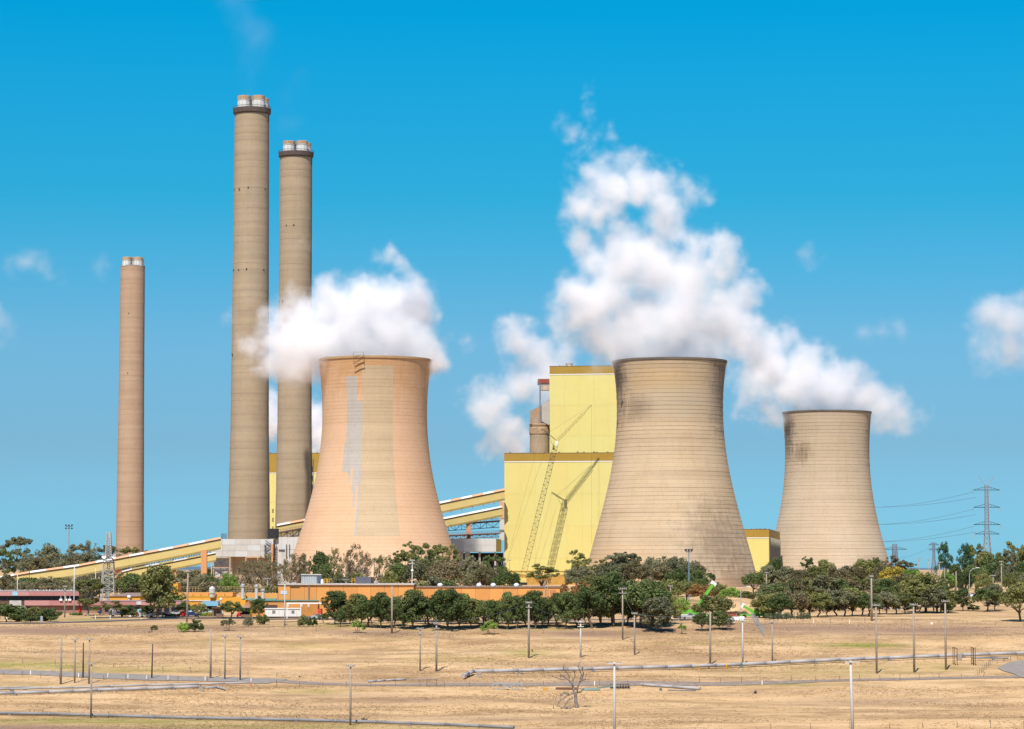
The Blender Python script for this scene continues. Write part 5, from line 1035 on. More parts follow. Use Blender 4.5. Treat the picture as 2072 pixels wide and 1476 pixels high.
row([(1218, 1132, 50, 'gum', 'olive', D(1140)), (1245, 1119, 64, 'gum', 'grey', D(1160)), (1236, 1136, 70, 'round', 'grey', D(1120)), (1276, 1118, 60, 'gum', 'grey', D(1160)), (1284, 1132, 62, 'round', 'brown', D(1120)), (1318, 1127, 58, 'round', 'grey', D(1140)), (1350, 1122, 56, 'round', 'grey', D(1160)),
     (1342, 1146, 60, 'oval', 'brown', D(1100)), (1378, 1122, 54, 'round', 'grey', D(1150)), (1400, 1130, 52, 'round', 'grey', D(1130)), (1372, 1150, 60, 'round', 'dark', D(1060)), (1412, 1148, 46, 'round', 'dark', D(1070)), (1437, 1158, 32, 'umbrella', 'dark', D(1080)), (1390, 1172, 66, 'round', 'olive', D(990)),
     (1350, 1170, 60, 'round', 'olive', D(960)), (1418, 1180, 56, 'round', 'red', D(960)), (1450, 1178, 44, 'round', 'olive', D(960)), (1200, 1158, 50, 'round', 'olive', D(990))],
    'in the grove below the middle tower', 'grove at the foot of the middle cooling tower')
row([(1570, 1122, 38, 'round', 'dark', D(1150)), (1556, 1142, 40, 'oval', 'grey', D(1100)), (1592, 1146, 56, 'round', 'grey', D(1100)), (1618, 1152, 46, 'oval', 'brown', D(1070)), (1637, 1127, 28, 'gum', 'dark', D(1160)), (1648, 1144, 50, 'round', 'olive', D(1100)), (1668, 1132, 52, 'round', 'olive', D(1140)),
     (1694, 1144, 56, 'round', 'brown', D(1100)), (1722, 1140, 50, 'round', 'brown', D(1110)), (1750, 1131, 52, 'oval', 'olive', D(1130)), (1772, 1128, 50, 'round', 'olive', D(1130)), (1788, 1138, 48, 'round', 'brown', D(1090)), (1802, 1124, 42, 'gum', 'brown', D(1150)), (1832, 1134, 46, 'gum', 'brown', D(1140)),
     (1806, 1143, 60, 'round', 'yellow', D(1010)), (1788, 1162, 44, 'round', 'yellow', D(960)), (1840, 1150, 58, 'round', 'olive', D(1010)), (1845, 1150, 40, 'oval', 'fresh', D(980))],
    'in the thicket below the smallest tower', 'thicket under the smaller right-hand cooling tower')
l_ = []
for i, px in enumerate(np.linspace(1548, 1905, 21)):
    bb = np.interp(px, [1548, 1700, 1915], [1252, 1248, 1238]); l_.append((px + rng.uniform(-4, 4), rng.uniform(1182, 1200) + max(0, (1600 - px)) * .1, rng.uniform(46, 64), ['round', 'oval', 'round'][i % 3], ['olive', 'dark', 'grey', 'olive', 'brown'][(i * 3) % 5], B(float(bb) + rng.uniform(-2, 3))))
for i, px in enumerate(np.linspace(1560, 1900, 14)):
    l_.append((px + rng.uniform(-5, 5), rng.uniform(1160, 1178), rng.uniform(52, 70), ['round', 'gum', 'oval'][i % 3], ['grey', 'olive', 'brown', 'dark'][(i * 3) % 4], D(rng.uniform(880, 960))))
for px, tp, w_, kd, lf in ((1872, 1150, 84, 'round', 'olive'), (1862, 1172, 66, 'gum', 'olive'), (1896, 1168, 50, 'round', 'dark')): l_.append((px, tp, w_, kd, lf, D(850)))
row(l_, 'in the belt along the paddock', 'tree belt along the right-hand paddock')
row([(1911, 1096, 38, 'column', 'pine', D(1150, label='tall deep green conifer standing alone beside the distant small pylon')), (1954, 1099, 44, 'column', 'pine', D(1130, label='tall deep green conifer just left of the big pylon')),
     (1976, 1080, 46, 'gum', 'olive', D(1180, label='tallest open gum, in front of the big pylon legs')), (1990, 1100, 50, 'gum', 'olive', D(1150)), (2012, 1113, 56, 'round', 'dark', D(1130)), (1934, 1140, 30, 'oval', 'dark', D(1060)), (1948, 1150, 40, 'round', 'dark', D(1040)),
     (1975, 1140, 60, 'round', 'dark', D(1060)), (2005, 1140, 64, 'round', 'dark', D(1080)), (2036, 1112, 46, 'gum', 'grey', D(1130)), (2058, 1096, 48, 'gum', 'olive', D(1140)), (2080, 1098, 50, 'round', 'olive', D(1140)), (2042, 1140, 54, 'round', 'grey', D(1070)), (2070, 1130, 56, 'round', 'dark', D(1080)),
     (2050, 1154, 44, 'round', 'olive', D(1020)), (1990, 1158, 34, 'round', 'olive', D(980)), (1918, 1152, 30, 'round', 'fresh', D(1020)), (2090, 1150, 60, 'round', 'grey', D(1000))],
    'in the wood below the pylon', 'wood below the big pylon')
row([(1949, 1190, 40, 'oval', 'dark', B(1237, label='small dark tree on the dry rise right of the tree belt')), (1920, 1212, 28, 'bush', 'dark', B(1238, label='low dark bush at the right end of the tree belt')), (1998, 1186, 52, 'round', 'dark', B(1238, label='forked dark tree standing on the dry rise')),
     (2014, 1180, 44, 'oval', 'grey', B(1236, label='taller grey-green tree touching the forked dark one')), (2064, 1178, 70, 'round', 'olive', B(1258, label='round brownish tree cut by the right frame edge')), (1970, 1222, 22, 'bush', 'dark', B(1236, label='small low bush between the two trees on the rise'))],
    'x', None)
# clipped hedges and shrubs by the car park
def hedge(label, px0, px1, top, base, leaf, dep=2.0):
    a = G(px0, base); b_ = G(px1, base); L = b_.x - a.x; h = P(px0, top, a.y).z - a.z; r = np.random.default_rng(int(px0)); cl = []
    for i in range(int(L * 4) + 6): cl.append((r.uniform(0, L), r.uniform(0, dep), r.uniform(.2, .85) * h, .34 * h + .25))
    o = bpy.data.objects.new('hedge', crown_mesh('hedge', cl, .14, 60, r)); o.data.materials.append(LF[leaf]); o.location = a; link(o); tag(o, label, 'hedge')
hedge('clipped green hedge beside the dark blue car', 392, 418, 1241, 1247, 'fresh'); hedge('bright yellow shrub between two green hedges', 418, 430, 1240, 1247, 'yellow'); hedge('short green hedge by the brown kiosk', 430, 440, 1241, 1247, 'dark')
hedge('low green planting on the lawn before the red door', 142, 164, 1241, 1246, 'dark'); hedge('low dark hedge under the tall gum tree', 340, 362, 1243, 1248, 'dark')
hedge('ragged green hedge behind the black fence by the smaller green crane', 1550, 1640, 1240, 1254, 'dark', 3); hedge('strip of low scrub before the red shed', 1478, 1520, 1238, 1247, 'olive', 3)
# ---------------------------------------------------------------- poles
WOOD = M('weathered_pole_wood', (0.33, 0.27, 0.215), .9, .15, 1.5, stain=(.19, .15, .12), amt=.5, vert=True); WOODD = M('dark_pole_wood', (0.07, 0.055, 0.05), .9, .2, 1); CONC = M('pale_concrete_pole', (0.50, 0.48, 0.44), .8, .08, 1)
INS = M('insulator', (.35, .33, .31), .3)
def pole(px, top, base, label, mat=WOOD, arms=1, wpx=4.2, Y=None, group=None, lean=0.0, armw=13, name='power_pole', cat='power pole'):
    p = G(px, base) if Y is None else GY(px, Y); Y = p.y; h = P(px, top, Y).z - p.z; k = S(Y); root = thing(name, label, cat, p, 0, group); r = wpx / 2 / k
    m_ = MB().tube([(0, 0, -.5), (lean * .5, 0, h * .5), (lean, 0, h)], [r * 1.1, r, r * .78], 10); m_.smooth = True; m_.build('post', mat, root)
    for i in range(arms):
        z = h - .25 - i * 1.1; a = armw / 2 / k; arm = MB().box(-a, a, -r - .16, -r - .02, z - .1, z + .1).build('crossarm', mat if mat is CONC else M('crossarm_grey', (.33, .29, .26)), root)
        if i == 0:
            im = MB().lathe([(.05, 0), (.09, .05), (.09, .22), (.04, .3)], 8).mesh('insulator', INS)
            for x in (-a * .92, -a * .45, a * .45, a * .92): inst('insulator', im, arm, (x, -r - .09, z + .1))
    return root
NP = 'power poles across the paddocks'; TR = 'trio of poles at the left'
POLES = []
def pl(*a, **k): POLES.append(pole(*a, **k)); return POLES[-1]
pl(123, 1288, 1385, 'leftmost pole of the row beside the sealed road, thick and without a crossarm', arms=0, wpx=4.4); pl(151, 1293, 1382, 'pole with a short crossarm, second from the left by the sealed road', wpx=3.4)
pl(168, 1301, 1372, 'short dark bare post between two crossarm poles at the left', mat=WOODD, arms=0, wpx=3); pl(180, 1292, 1384, 'crossarm pole just behind the tall nearer one at the left', wpx=3.6)
pl(184, 1341, 1453, 'nearer brown pole standing at the long bottom pipeline, left side', wpx=3.8, arms=1, armw=17); pl(307, 1303, 1373, 'slim dark bare post alone beside the sealed road', mat=WOODD, arms=0, wpx=2.8, lean=.15)
pl(426, 1272, 1373, 'thick bare pole, left one of three before the rounded bushes', arms=0, wpx=4); pl(455, 1286, 1375, 'crossarm pole, middle one of three in the mid-left paddock', wpx=3.2); pl(486, 1287, 1377, 'crossarm pole, right one of three in the mid-left paddock', wpx=3.4)
pl(709, 1346, 1468, 'tall brown pole near the fallen branches at the bottom', wpx=4.2, armw=19); pl(793, 1187, 1282, 'thick grey pole with a small lamp before the orange building', arms=0, wpx=4)
pl(850, 1271, 1358, 'double-armed pole, left of the close pair in the middle paddock', arms=2, wpx=3.2); pl(883, 1260, 1359, 'double-armed pole, right of the close pair in the middle paddock', arms=2, wpx=4)
pl(1070, 1218, 1332, 'tall brown pole with two crossarms standing in scrub in mid paddock', arms=2, wpx=4.4); pl(1175, 1257, 1331, 'white concrete pole right of the tall brown one', mat=CONC, arms=2, wpx=3.6)
pl(1243.5, 1340, 1500, 'near white concrete pole behind the dead tree', mat=CONC, arms=1, wpx=5.4, armw=26); pl(1260, 1190, 1295, 'tall slim pole against the densest dark trees', arms=2, wpx=3.2, armw=17); pl(1284, 1240, 1325, 'shorter brown pole right below the densest dark trees', arms=1, wpx=3.4, armw=12)
pl(1437, 1238, 1345, 'brown pole standing before the larger green crane', arms=0, wpx=4.2, lean=.1); pl(1503, 1254, 1345, 'white concrete pole before the white drums', mat=CONC, arms=1, wpx=3.4); pl(1563, 1257, 1341, 'slim brown pole right of the chain-link fence', arms=1, wpx=3.2, armw=22)
pl(1726, 1337, 1500, 'nearest white concrete pole cut off by the lower frame edge', mat=CONC, arms=1, wpx=6, armw=30, lean=-.3); pl(1764, 1165, 1257, 'pole with a tiny crossarm in front of the yellow-flowering trees', arms=1, wpx=4, armw=8)
pl(1774, 1223, 1363, 'left pole of three tall T-shaped ones on the right', wpx=4, armw=16); pl(1850, 1222, 1361, 'middle pole of three tall T-shaped ones on the right', wpx=4.2, armw=16); pl(1914, 1215, 1356, 'right pole of three tall T-shaped ones, by the rusty pipe frames', wpx=4.2, armw=16)
pl(378, 1155, 1260, 'tall leaning pole rising over the car park', wpx=3.6, arms=1, armw=14, lean=.25); pl(131, 1186, 1250, 'pole before the pink office with a cluster of insulators', wpx=2.6, arms=2, armw=10); pl(150, 1148, 1230, 'pale bare pole above the pink office roof', arms=0, wpx=2.6, Y=900, mat=CONC)
pl(576, 1177, 1269, 'pale pole in front of the orange building sign', mat=CONC, wpx=2.6, arms=1, armw=16); pl(700, 1172, 1240, 'thin pole behind the stained orange wall', arms=1, wpx=2, armw=14, Y=905); pl(541, 1170, 1240, 'thin pole behind the short golden wall', arms=1, wpx=2, armw=14, Y=960)
pl(834, 1133, 1200, 'pole with a transformer among the gums behind the orange building', arms=2, wpx=2.2, armw=10, Y=1000, mat=CONC); pl(35, 1162, 1210, 'small pale post in the scrub under the long conveyor', arms=0, wpx=1.8, Y=980, mat=CONC)
pl(193, 1150, 1200, 'thin pale post under the long conveyor near the lattice mast', arms=0, wpx=1.6, Y=980, mat=CONC); pl(1031, 1133, 1180, 'thin crossarm pole against the foot of the yellow wall', arms=1, wpx=1.6, armw=9, Y=1250); pl(757, 1136, 1190, 'thin dark mast against the base of the peach tower', arms=0, wpx=1.6, Y=1000, mat=WOODD)
pl(1551, 1158, 1192, 'pole with a white box right of the round dark tree', arms=1, wpx=2.4, armw=7, Y=1010); pl(1357, 1185, 1230, 'slim crossarm pole among the dark grove', arms=1, wpx=2, armw=9, Y=900); pl(1901, 1137, 1180, 'crossarm pole left of the rise in front of the lone conifer', arms=1, wpx=2.2, armw=14, Y=1000)
pl(1935, 1156, 1193, 'short bare post on the far rise', arms=0, wpx=2.2, Y=990); pl(2027, 1136, 1185, 'double-armed pole in the wood at the right', arms=2, wpx=2.6, armw=9, Y=1000); pl(2010, 1164, 1190, 'short crossarm pole before the terracotta roofed house', arms=1, wpx=2, armw=11, Y=960)
pl(1860, 1129, 1160, 'distant crossarm pole left of the small pylon', arms=2, wpx=1.8, armw=8, Y=1350); pl(1880, 1132, 1160, 'faint distant pole just under the small pylon', arms=1, wpx=1.6, armw=9, Y=1500); pl(1912, 1149, 1175, 'thin bare pole right of the lone conifer', arms=0, wpx=1.8, Y=1010)
tr_ = POLES[-13]; 
def streetlamp(px, top, base, reach, label, Y):
    p = GY(px, Y); k = S(Y); h = P(px, top, Y).z - p.z; root = thing('street_lamp', label, 'street lamp', p); r = .12; e = reach / k
    MB().tube([(0, 0, -.3), (0, 0, h * .78), (e * .1, 0, h * .88), (e * .45, 0, h * .96), (e, 0, h)], r, 8).build('post', SHEDG, root); MB().box(e - .2, e + .9, -.18, .18, h - .1, h + .12).build('lamp_head', WHITE, root)
streetlamp(1499, 1187, 1243, 14, 'curved street lamp between the two green cranes', 830); streetlamp(1962, 1149, 1192, 15, 'curved street lamp on the far rise by the parked cars', 985)
# camera mast with white globe etc
for px, top, Y, label in ((834, 1155, 998, 'white globe lamp on a short post before the gums'), (447, 1213, 880, 'round white lamp on a thin post near the kiosk')):
    p = GY(px, Y); h = P(px, top, Y).z - p.z; root = thing('post_lamp', label, 'lamp post', p); MB().tube([(0, 0, -.3), (0, 0, h)], .09, 6).build('post', WHITE, root); g_ = MB().lathe([(.02, -.5), (.4, -.3), (.5, 0), (.4, .3), (.02, .5)], 12); g_.smooth = True; g_.build('globe', WHITE, root, (0, 0, h))

# ---------------------------------------------------------------- lattice masts, flood light masts, pylons
def floodmast(px, top, Y, label, mat, w_, double=False, heads=True):
    p = GY(px, Y); k = S(Y); h = P(px, top, Y).z - p.z; root = thing('floodlight_mast', label, 'floodlight mast', p); mb = MB(); lattice(mb, (0, 0, 0), (0, 0, h - 1), w_ / k, w_ / k * .7, 26, .13); mb.build('mast', mat, root)
    if heads:
        hb = MB(); a = 5 / k * 1.2; hb.box(-a, a, -.3, .3, h - .9, h - .6); hb.build('head_frame', DARKST, root)
        lm_ = MB().add([(-.3, -.2, -.45), (.3, -.2, -.45), (.3, .2, -.45), (-.3, .2, -.45), (-.5, -.5, .4), (.5, -.5, .4), (.5, .1, .4), (-.5, .1, .4)], [(0, 3, 2, 1), (4, 5, 6, 7), (0, 1, 5, 4), (1, 2, 6, 5), (2, 3, 7, 6), (3, 0, 4, 7)]).mesh('floodlight', DARKST)
        for i in range(3): inst('floodlight', lm_, root, (-a + a * i, 0, h - .1))
        if double:
            for i in range(3): inst('floodlight', lm_, root, (-a + a * i, 0, h - 1.8))
    return root
floodmast(1394, 1113, 1010, 'blue-grey lattice floodlight mast in front of the middle tower', M('mast_blue', (.16, .24, .32), .6), 2.2)
floodmast(138, 1063, 1500, 'far floodlight mast with a round head above the skyline trees at the left', M('mast_pale', (.36, .36, .36), .6), 2.0, True)
p = GY(219, 1010); k = S(1010); lt = thing('lattice_mast', 'grey lattice communications mast with dishes standing over the pink office', 'communications mast', p)
zt = lambda py: P(219, py, 1010).z - p.z; GAL = M('galvanised_lattice', (.42, .41, .38), .6, .1, 1)
def lat4(mb, z0, z1, w0, w1, n, t):
    for i in range(n):
        a, b_ = z0 + (z1 - z0) * i / n, z0 + (z1 - z0) * (i + 1) / n; wa, wb = (w0 + (w1 - w0) * i / n) / 2, (w0 + (w1 - w0) * (i + 1) / n) / 2
        c0 = [(-wa, -wa, a), (wa, -wa, a), (wa, wa, a), (-wa, wa, a)]; c1 = [(-wb, -wb, b_), (wb, -wb, b_), (wb, wb, b_), (-wb, wb, b_)]
        for j in range(4):
            mb.beam(c0[j], c1[j], t); mb.beam(c0[j], c1[(j + 1) % 4], t * .6); mb.beam(c0[(j + 1) % 4], c1[j], t * .6); mb.beam(c1[j], c1[(j + 1) % 4], t * .6)
mb = MB(); lat4(mb, -2, zt(1140), 29 / k, 20 / k, 7, .22); mb.build('legs', GAL, lt); mb = MB(); lat4(mb, zt(1140), zt(1122), 18 / k, 13 / k, 3, .2); lat4(mb, zt(1122), zt(1078), 12 / k, 7 / k, 9, .18); mb.build('upper_mast', GAL, lt)
mb = MB(); lat4(mb, -2, zt(1136), 5 / k, 5 / k, 22, .12); mb.build('cable_ladder', SHEDG, lt)
MB().box(-11 / k, 11 / k, -11 / k, 11 / k, zt(1139.5), zt(1138)).build('platform', DARKST, lt)
mb = MB(); mb.beam((-.9, 0, zt(1078)), (-.9, 0, zt(1074)), .1); mb.beam((1.0, 0, zt(1078)), (1.0, 0, zt(1073)), .1); mb.beam((-1.2, 0, zt(1077.5)), (1.2, 0, zt(1077.5)), .14); mb.build('antenna', SHEDG, lt)
for x, py, r in ((-8, 1126, .9), (12, 1126, .8), (-7, 1134, .6), (6, 1131, .5), (13, 1122, .5)):
    d_ = MB().lathe([(r, 0), (r * .9, .25), (r * .4, .45), (.02, .5)], 16); d_.smooth = True; o_ = d_.build('dish', WHITE, lt, (x / k, -10 / k, zt(py))); o_.rotation_euler = (R(-90), 0, 0)
mb = MB(); mb.beam((-8 / k, -2, zt(1141)), (-3 / k, -2, zt(1150)), .3); mb.beam((8 / k, -2, zt(1151)), (15 / k, -2, zt(1158)), .35); mb.build('brace_bracket', ORST, lt)
def pylon(px, top, base, Y, label, arms, wb, wt, mat, t=.2, horns=True, waist=.35):
    p = P(px, base, Y); k = S(Y); root = thing('transmission_pylon', label, 'pylon', p); Z_ = lambda py: P(px, py, Y).z - p.z; H_ = Z_(top); mb = MB()
    lat4(mb, -3, H_ * waist, wb / k, wt / k, 6, t); lat4(mb, H_ * waist, H_ * .9, wt / k, wt / k * .75, 14, t * .85)
    if horns:
        for s_ in (-1, 1): mb.beam((s_ * wt / k * .3, 0, H_ * .9), (s_ * 15 / k, 0, H_ + .5), t * 1.1)
        mb.beam((-wt / k * .4, 0, H_ * .9), (wt / k * .4, 0, H_ * .9), t)
    mb.build('tower_frame', mat, root)
    for py, hw in arms:
        am = MB(); z = Z_(py); a = hw / k
        for y in (-.5, .5): am.beam((-a, 0, z), (a, 0, z), t); am.beam((-a, 0, z), (-wt / k * .4, y, z + 1.8), t * .8); am.beam((a, 0, z), (wt / k * .4, y, z + 1.8), t * .8)
        for s_ in (-1, 1):
            for i in range(1, 4): am.beam((s_ * a * i / 4, 0, z), (s_ * a * (i + .5) / 4, 0, z + 1.8 * (1 - (i + .5) / 4)), t * .5)
        ao = am.build('crossarm', DARKST if t > .15 else mat, root)
        im = MB().tube([(0, 0, 0), (0, 0, -2.6)], .14, 6).mesh('insulator_string', INS)
        for x in (-a, a): inst('insulator_string', im, ao, (x, 0, z))
    return root
pylon(1998, 966, 1130, 1500, 'large transmission pylon with V-shaped horns above the wood', [(992, 27), (1027, 27), (1062, 27), (1081, 25)], 17, 8, M('pylon_steel', (.26, .27, .28), .5), .26)
pylon(1890, 1092, 1155, 2100, 'small distant pylon left of the lone conifer', [(1103, 10), (1113, 10)], 12, 5, M('pylon_faint', (.18, .22, .27)), .3, False); pylon(1811, 1097, 1140, 2000, 'distant pylon touching the right side of the smaller cooling tower', [(1112, 24)], 16, 10, M('pylon_faint', (.18, .22, .27)), .3, False)
def wire(label, pts, sag, r=.05, n=14, mat=None, cat='power line'):
    A = [Vector(p) if isinstance(p, Vector) else P(*p) for p in pts]; mb = MB()
    for a, b_ in zip(A, A[1:]): mb.tube([a.lerp(b_, i / n) - Vector((0, 0, 4 * sag * (i / n) * (1 - i / n))) for i in range(n + 1)], r, 4, cap=False)
    o = mb.build('power_line', mat or M('cable', (.12, .13, .15), .6)); return tag(o, label, cat, 'overhead lines')
for i, (py, w_) in enumerate(((995, 'top'), (1030, 'middle'), (1065, 'lowest'))):
    wire('upper cable of the %s pair hung from the large pylon towards the cooling tower' % w_, [(1972, py, 1500), (1700, py + 29, 1980)], 4, .07); wire('lower cable of the %s pair hung from the large pylon towards the cooling tower' % w_, [(1974, py + 12, 1500), (1700, py + 28, 1980)], 3, .07)
wire('faint cable between the small distant pylon and the wood', [(1888, 1104, 2100), (1800, 1130, 2200)], 3, .07); wire('faint cable slanting from the small yellow block to the smaller tower', [(1556, 1090, 1600), (1585, 1068, 1700)], .5, .06)
def span(label, i, j, dz=0.2, sag=.8, r=.035, dx=0):
    a, b_ = POLES[i], POLES[j]; ha = max(v.co.z for v in a.children[0].data.vertices); hb = max(v.co.z for v in b_.children[0].data.vertices)
    A = a.location + Vector((dx, 0, ha - dz)); B_ = b_.location + Vector((dx, 0, hb - dz)); wire(label, [A, B_], sag, r)
span('cable strung between the double-armed pair and the tall brown pole', 12, 13); span('cable from the tall brown pole to the white concrete pole', 13, 14); span('cable from the slim pole at the dark trees to the shorter brown pole', 16, 17)
span('cable between the left and middle T-shaped poles', 23, 24); span('cable between the middle and right T-shaped poles', 24, 25); span('cable from the shorter brown pole to the one before the larger crane', 17, 18); span('cable from the white pole by the drums to the slim brown pole', 19, 20)

# ---------------------------------------------------------------- pipelines
PIPE = M('pipe_galvanised', (0.37, 0.35, 0.345), .5, .08, .6, stain=(.30, .24, .2), amt=.5); PIPED = M('pipe_dull_grey', (0.24, 0.235, 0.24), .6, .12, .6, stain=(.16, .13, .11), amt=.5); SADDLE = M('pipe_saddle', (.2, .18, .17), .9, .2, 1)
def pipeline(label, pts, r, lift, mat=PIPE, step=6.0, supp=3, name='pipeline', flange=True):
    g = [G(*p) for p in pts]; root = thing(name, label, 'pipeline', g[0]); path = []
    for a, b_ in zip(g, g[1:]):
        n = max(1, round((b_ - a).length / step)); path += [a.lerp(b_, i / n) for i in range(n)]
    path.append(g[-1]); path = [Vector((p.x, p.y, float(tz(p.x, p.y)) + lift + r)) for p in path]
    if len(path) > 4:
        zz_ = np.array([p.z for p in path]); zz_ = np.convolve(np.pad(zz_, 2, mode='edge'), np.ones(5) / 5, 'valid')
        for p, z in zip(path, zz_): p.z = max(z, p.z)
    L = [p - g[0] for p in path]
    for i, (a, b_) in enumerate(zip(L, L[1:])):
        m_ = MB().tube([a, b_], r, 14); m_.smooth = False
        so_ = m_.build('pipe_segment', mat, root)
        so_.data.polygons.foreach_set('use_smooth', [len(p.vertices) == 4 for p in so_.data.polygons])
        d = (b_ - a).normalized()
        if flange: MB().tube([a - d * .09, a + d * .09], r * 1.14, 14).build('flange', mat, root)
        if i % supp == 1:
            gz = float(tz(*(a + g[0]).xy)) - g[0].z; s_ = MB().box(-.35, .35, -r * 1.3, r * 1.3, gz - a.z - .3, -r * .55); s_.build('saddle', SADDLE, root, a)
    return root, g[0], L
pm1, o1, L1 = pipeline('long silver pipeline running from the bent end up to the right edge', [(937, 1375), (958, 1365), (1000, 1364.5), (1200, 1360), (1400, 1354.5), (1600, 1346), (1800, 1337.5), (1950, 1331.5), (2110, 1326.5)], .42, .3)
for px, py, colr, lab in ((1414, 1354, 'yellow_paint', 'yellow'), (1469, 1351.5, 'yellow_paint', 'yellow'), (1434, 1353, 'rust_collar', 'rusty'), (1500, 1350, 'green_paint', 'green')):
    c_ = {'yellow_paint': (.65, .36, .03), 'rust_collar': (.3, .09, .05), 'green_paint': (.02, .2, .1)}[colr]; g_ = G(px, py) ; z_ = min(L1, key=lambda q: abs((q + o1).x - g_.x)); z_ = z_ + o1
    MB().tube([(-.14, 0, 0), (.14, 0, 0)], .6, 14).build('collar', M(colr, c_, .5), pm1, Vector((g_.x, z_.y - .02, z_.z)) - o1)
    MB().box(-.12, .12, -.2, .2, -.9, -.4).build('stand', M(colr, c_, .5), pm1, Vector((g_.x, z_.y - .4, z_.z)) - o1)
def blockon(px, py, w_, h_, label, mat, name='concrete_block', cat='concrete block', d=.8):
    g_ = G(px, py); k = S(g_.y); o = MB().box(-w_ / 2 / k, w_ / 2 / k, -d / 2, d / 2, -.3, h_ / k).build(name, mat, None, g_); return tag(o, label, cat)
TANB = M('tan_concrete', (.33, .27, .21), .9, .15, 1.2, bmp=.4)
blockon(969, 1372, 10, 12, 'tan anchor block around the bent end of the silver pipeline', TANB, d=1.6); blockon(1941, 1337, 9, 13, 'grey anchor block on the pipeline between the rusty frames', TANB, d=1.6)
pipeline('larger pale pipe of the pair ending at a block, lower left', [(-40, 1410), (100, 1405), (200, 1401), (300, 1398), (404, 1394.5)], .36, .15, step=7); pipeline('smaller pale pipe running just behind the larger one, lower left', [(-40, 1400.5), (150, 1396.5), (300, 1391.5), (404, 1389.5), (508, 1387)], .2, .35, step=7)
pipeline('short bent pipe stub right of the small tan block', [(414, 1395), (440, 1394), (456, 1398)], .25, .1, step=2); pipeline('thin rear pipe joining the pale pair at the left edge', [(-40, 1397.5), (50, 1396.5), (104, 1398)], .14, .5, step=7)
blockon(408, 1400, 9, 11, 'small tan block where the larger pale pipe ends', TANB); blockon(507, 1389, 4, 9, 'small white and red marker block at the end of the thin pipe', M('marker_red', (.4, .2, .17)), d=.4)
pipeline('long dull grey pipeline along the bottom edge of the picture', [(-60, 1446), (100, 1449), (220, 1453), (400, 1457.5), (600, 1461.5), (760, 1466), (900, 1471), (1040, 1477)], .30, .12, mat=PIPED, step=9)
pipeline('detached silver pipe lying in the grass right of the pipe pile', [(1299, 1388.5), (1330, 1391), (1360, 1393), (1417, 1397)], .34, .0, step=5, supp=99, name='lying_pipe'); pipeline('thin dark pipe lying below the detached silver pipe', [(1352, 1398), (1408, 1399)], .14, 0, mat=PIPED, step=9, supp=99, name='lying_pipe')
pipeline('short grey pipe stub with a cap by the gravel track, middle left', [(745, 1382), (780, 1379), (822, 1377)], .2, .05, step=3, supp=99, name='lying_pipe'); pipeline('thin white pipe next to the grey stub by the gravel track', [(830, 1376.5), (885, 1375.5)], .08, .1, step=5, supp=99, name='lying_pipe')
pipeline('short dark return pipe below the right end of the silver pipeline', [(1966, 1338), (2010, 1337), (2040, 1338)], .2, .5, mat=PIPED, step=5); 
# end caps / pile of girders
gp = Front('pile of rusty girders and green steel behind the dead tree', 1122, G(1180, 1397).y, 1397, 'steel pile', 'girder_pile')
MB().box(gp.X(1124), gp.X(1168), 0, .6, .1, .6).build('girder', RUST, gp.root); MB().box(gp.X(1175), gp.X(1213), -.8, .2, .05, .45).build('steel_plate', M('plate_green', (.22, .33, .31), .6), gp.root)
MB().beam((gp.X(1210), 0, .5), (gp.X(1250), .4, 1.0), .5, .3).build('girder', M('girder_green', (.16, .22, .2), .7), gp.root)
hc = Front('dark roller frame lying on the end of the girder pile', 1234, G(1255, 1395).y, 1395, 'machine frame', 'roller_frame'); mb = MB()
mb.box(0, hc.X(1274), 0, .7, .2, .5); mb.box(0, hc.X(1274), 0, .2, 1.0, 1.15); mb.build('frame', DARKST, hc.root)
for i in range(7): MB().tube([(.5 + i * .6, -.1, .55), (.5 + i * .6, .8, .55)], .2, 8).build('roller', BLACK, hc.root)
for i in range(8): MB().box(i * .58, i * .58 + .1, 0, .12, .5, 1.05).build('upright', DARKST, hc.root)
tf = Front('blue-grey steel transport frame with crossed braces beside the gravel track', 997, G(1028, 1397).y, 1397, 'steel frame', 'steel_frame')
BG = M('frame_blue_grey', (.30, .34, .36), .5, .1, 1); w_ = tf.X(1057)
for y in (0, 2.2):
    for x in (0.1, 1.0, w_ - 1.0, w_ - .1): MB().box(x - .1, x + .1, y, y + .2, -.1, 1.5).build('post', BG, tf.root)
    MB().box(0, w_, y + .02, y + .18, 1.28, 1.44).build('top_rail', BG, tf.root)
MB().beam((1.0, .1, .1), (w_ - 1, .1, 1.35), .16).build('brace', BG, tf.root); MB().beam((1.0, .25, 1.35), (w_ - 1, .25, .1), .16).build('brace', BG, tf.root); MB().box(w_ * .45, w_ * .55, .5, 1.2, -.05, .15).build('foot_plate', DARKST, tf.root)
for px, lab in ((1932, 'rusty portal frame straddling the pipeline, left one'), (1969, 'rusty double portal frame straddling the pipeline, right one')):
    g_ = G(px, 1347); r_ = thing('portal_gantry', lab, 'pipe frame', g_); h_ = P(px, 1311, g_.y).z - g_.z
    for dy in (0, 2.4):
        MB().tube([(0, dy, -.2), (0, dy, h_)], .09, 6).build('post', RUST, r_)
        if px > 1950: MB().tube([(.55, dy, -.2), (.55, dy, h_ * .95)], .09, 6).build('post', RUST, r_)
    MB().tube([(0, -.1, h_), (0, 2.5, h_ + .02)], .09, 6).build('crossbar', RUST, r_); MB().tube([(0, 0, h_ - .03), (.6, .2, h_ - .2)], .08, 6).build('crossbar', RUST, r_)
    if px < 1950: MB().tube([(.62, .2, -.2), (.62, .2, h_ - .2)], .09, 6).build('post', RUST, r_)
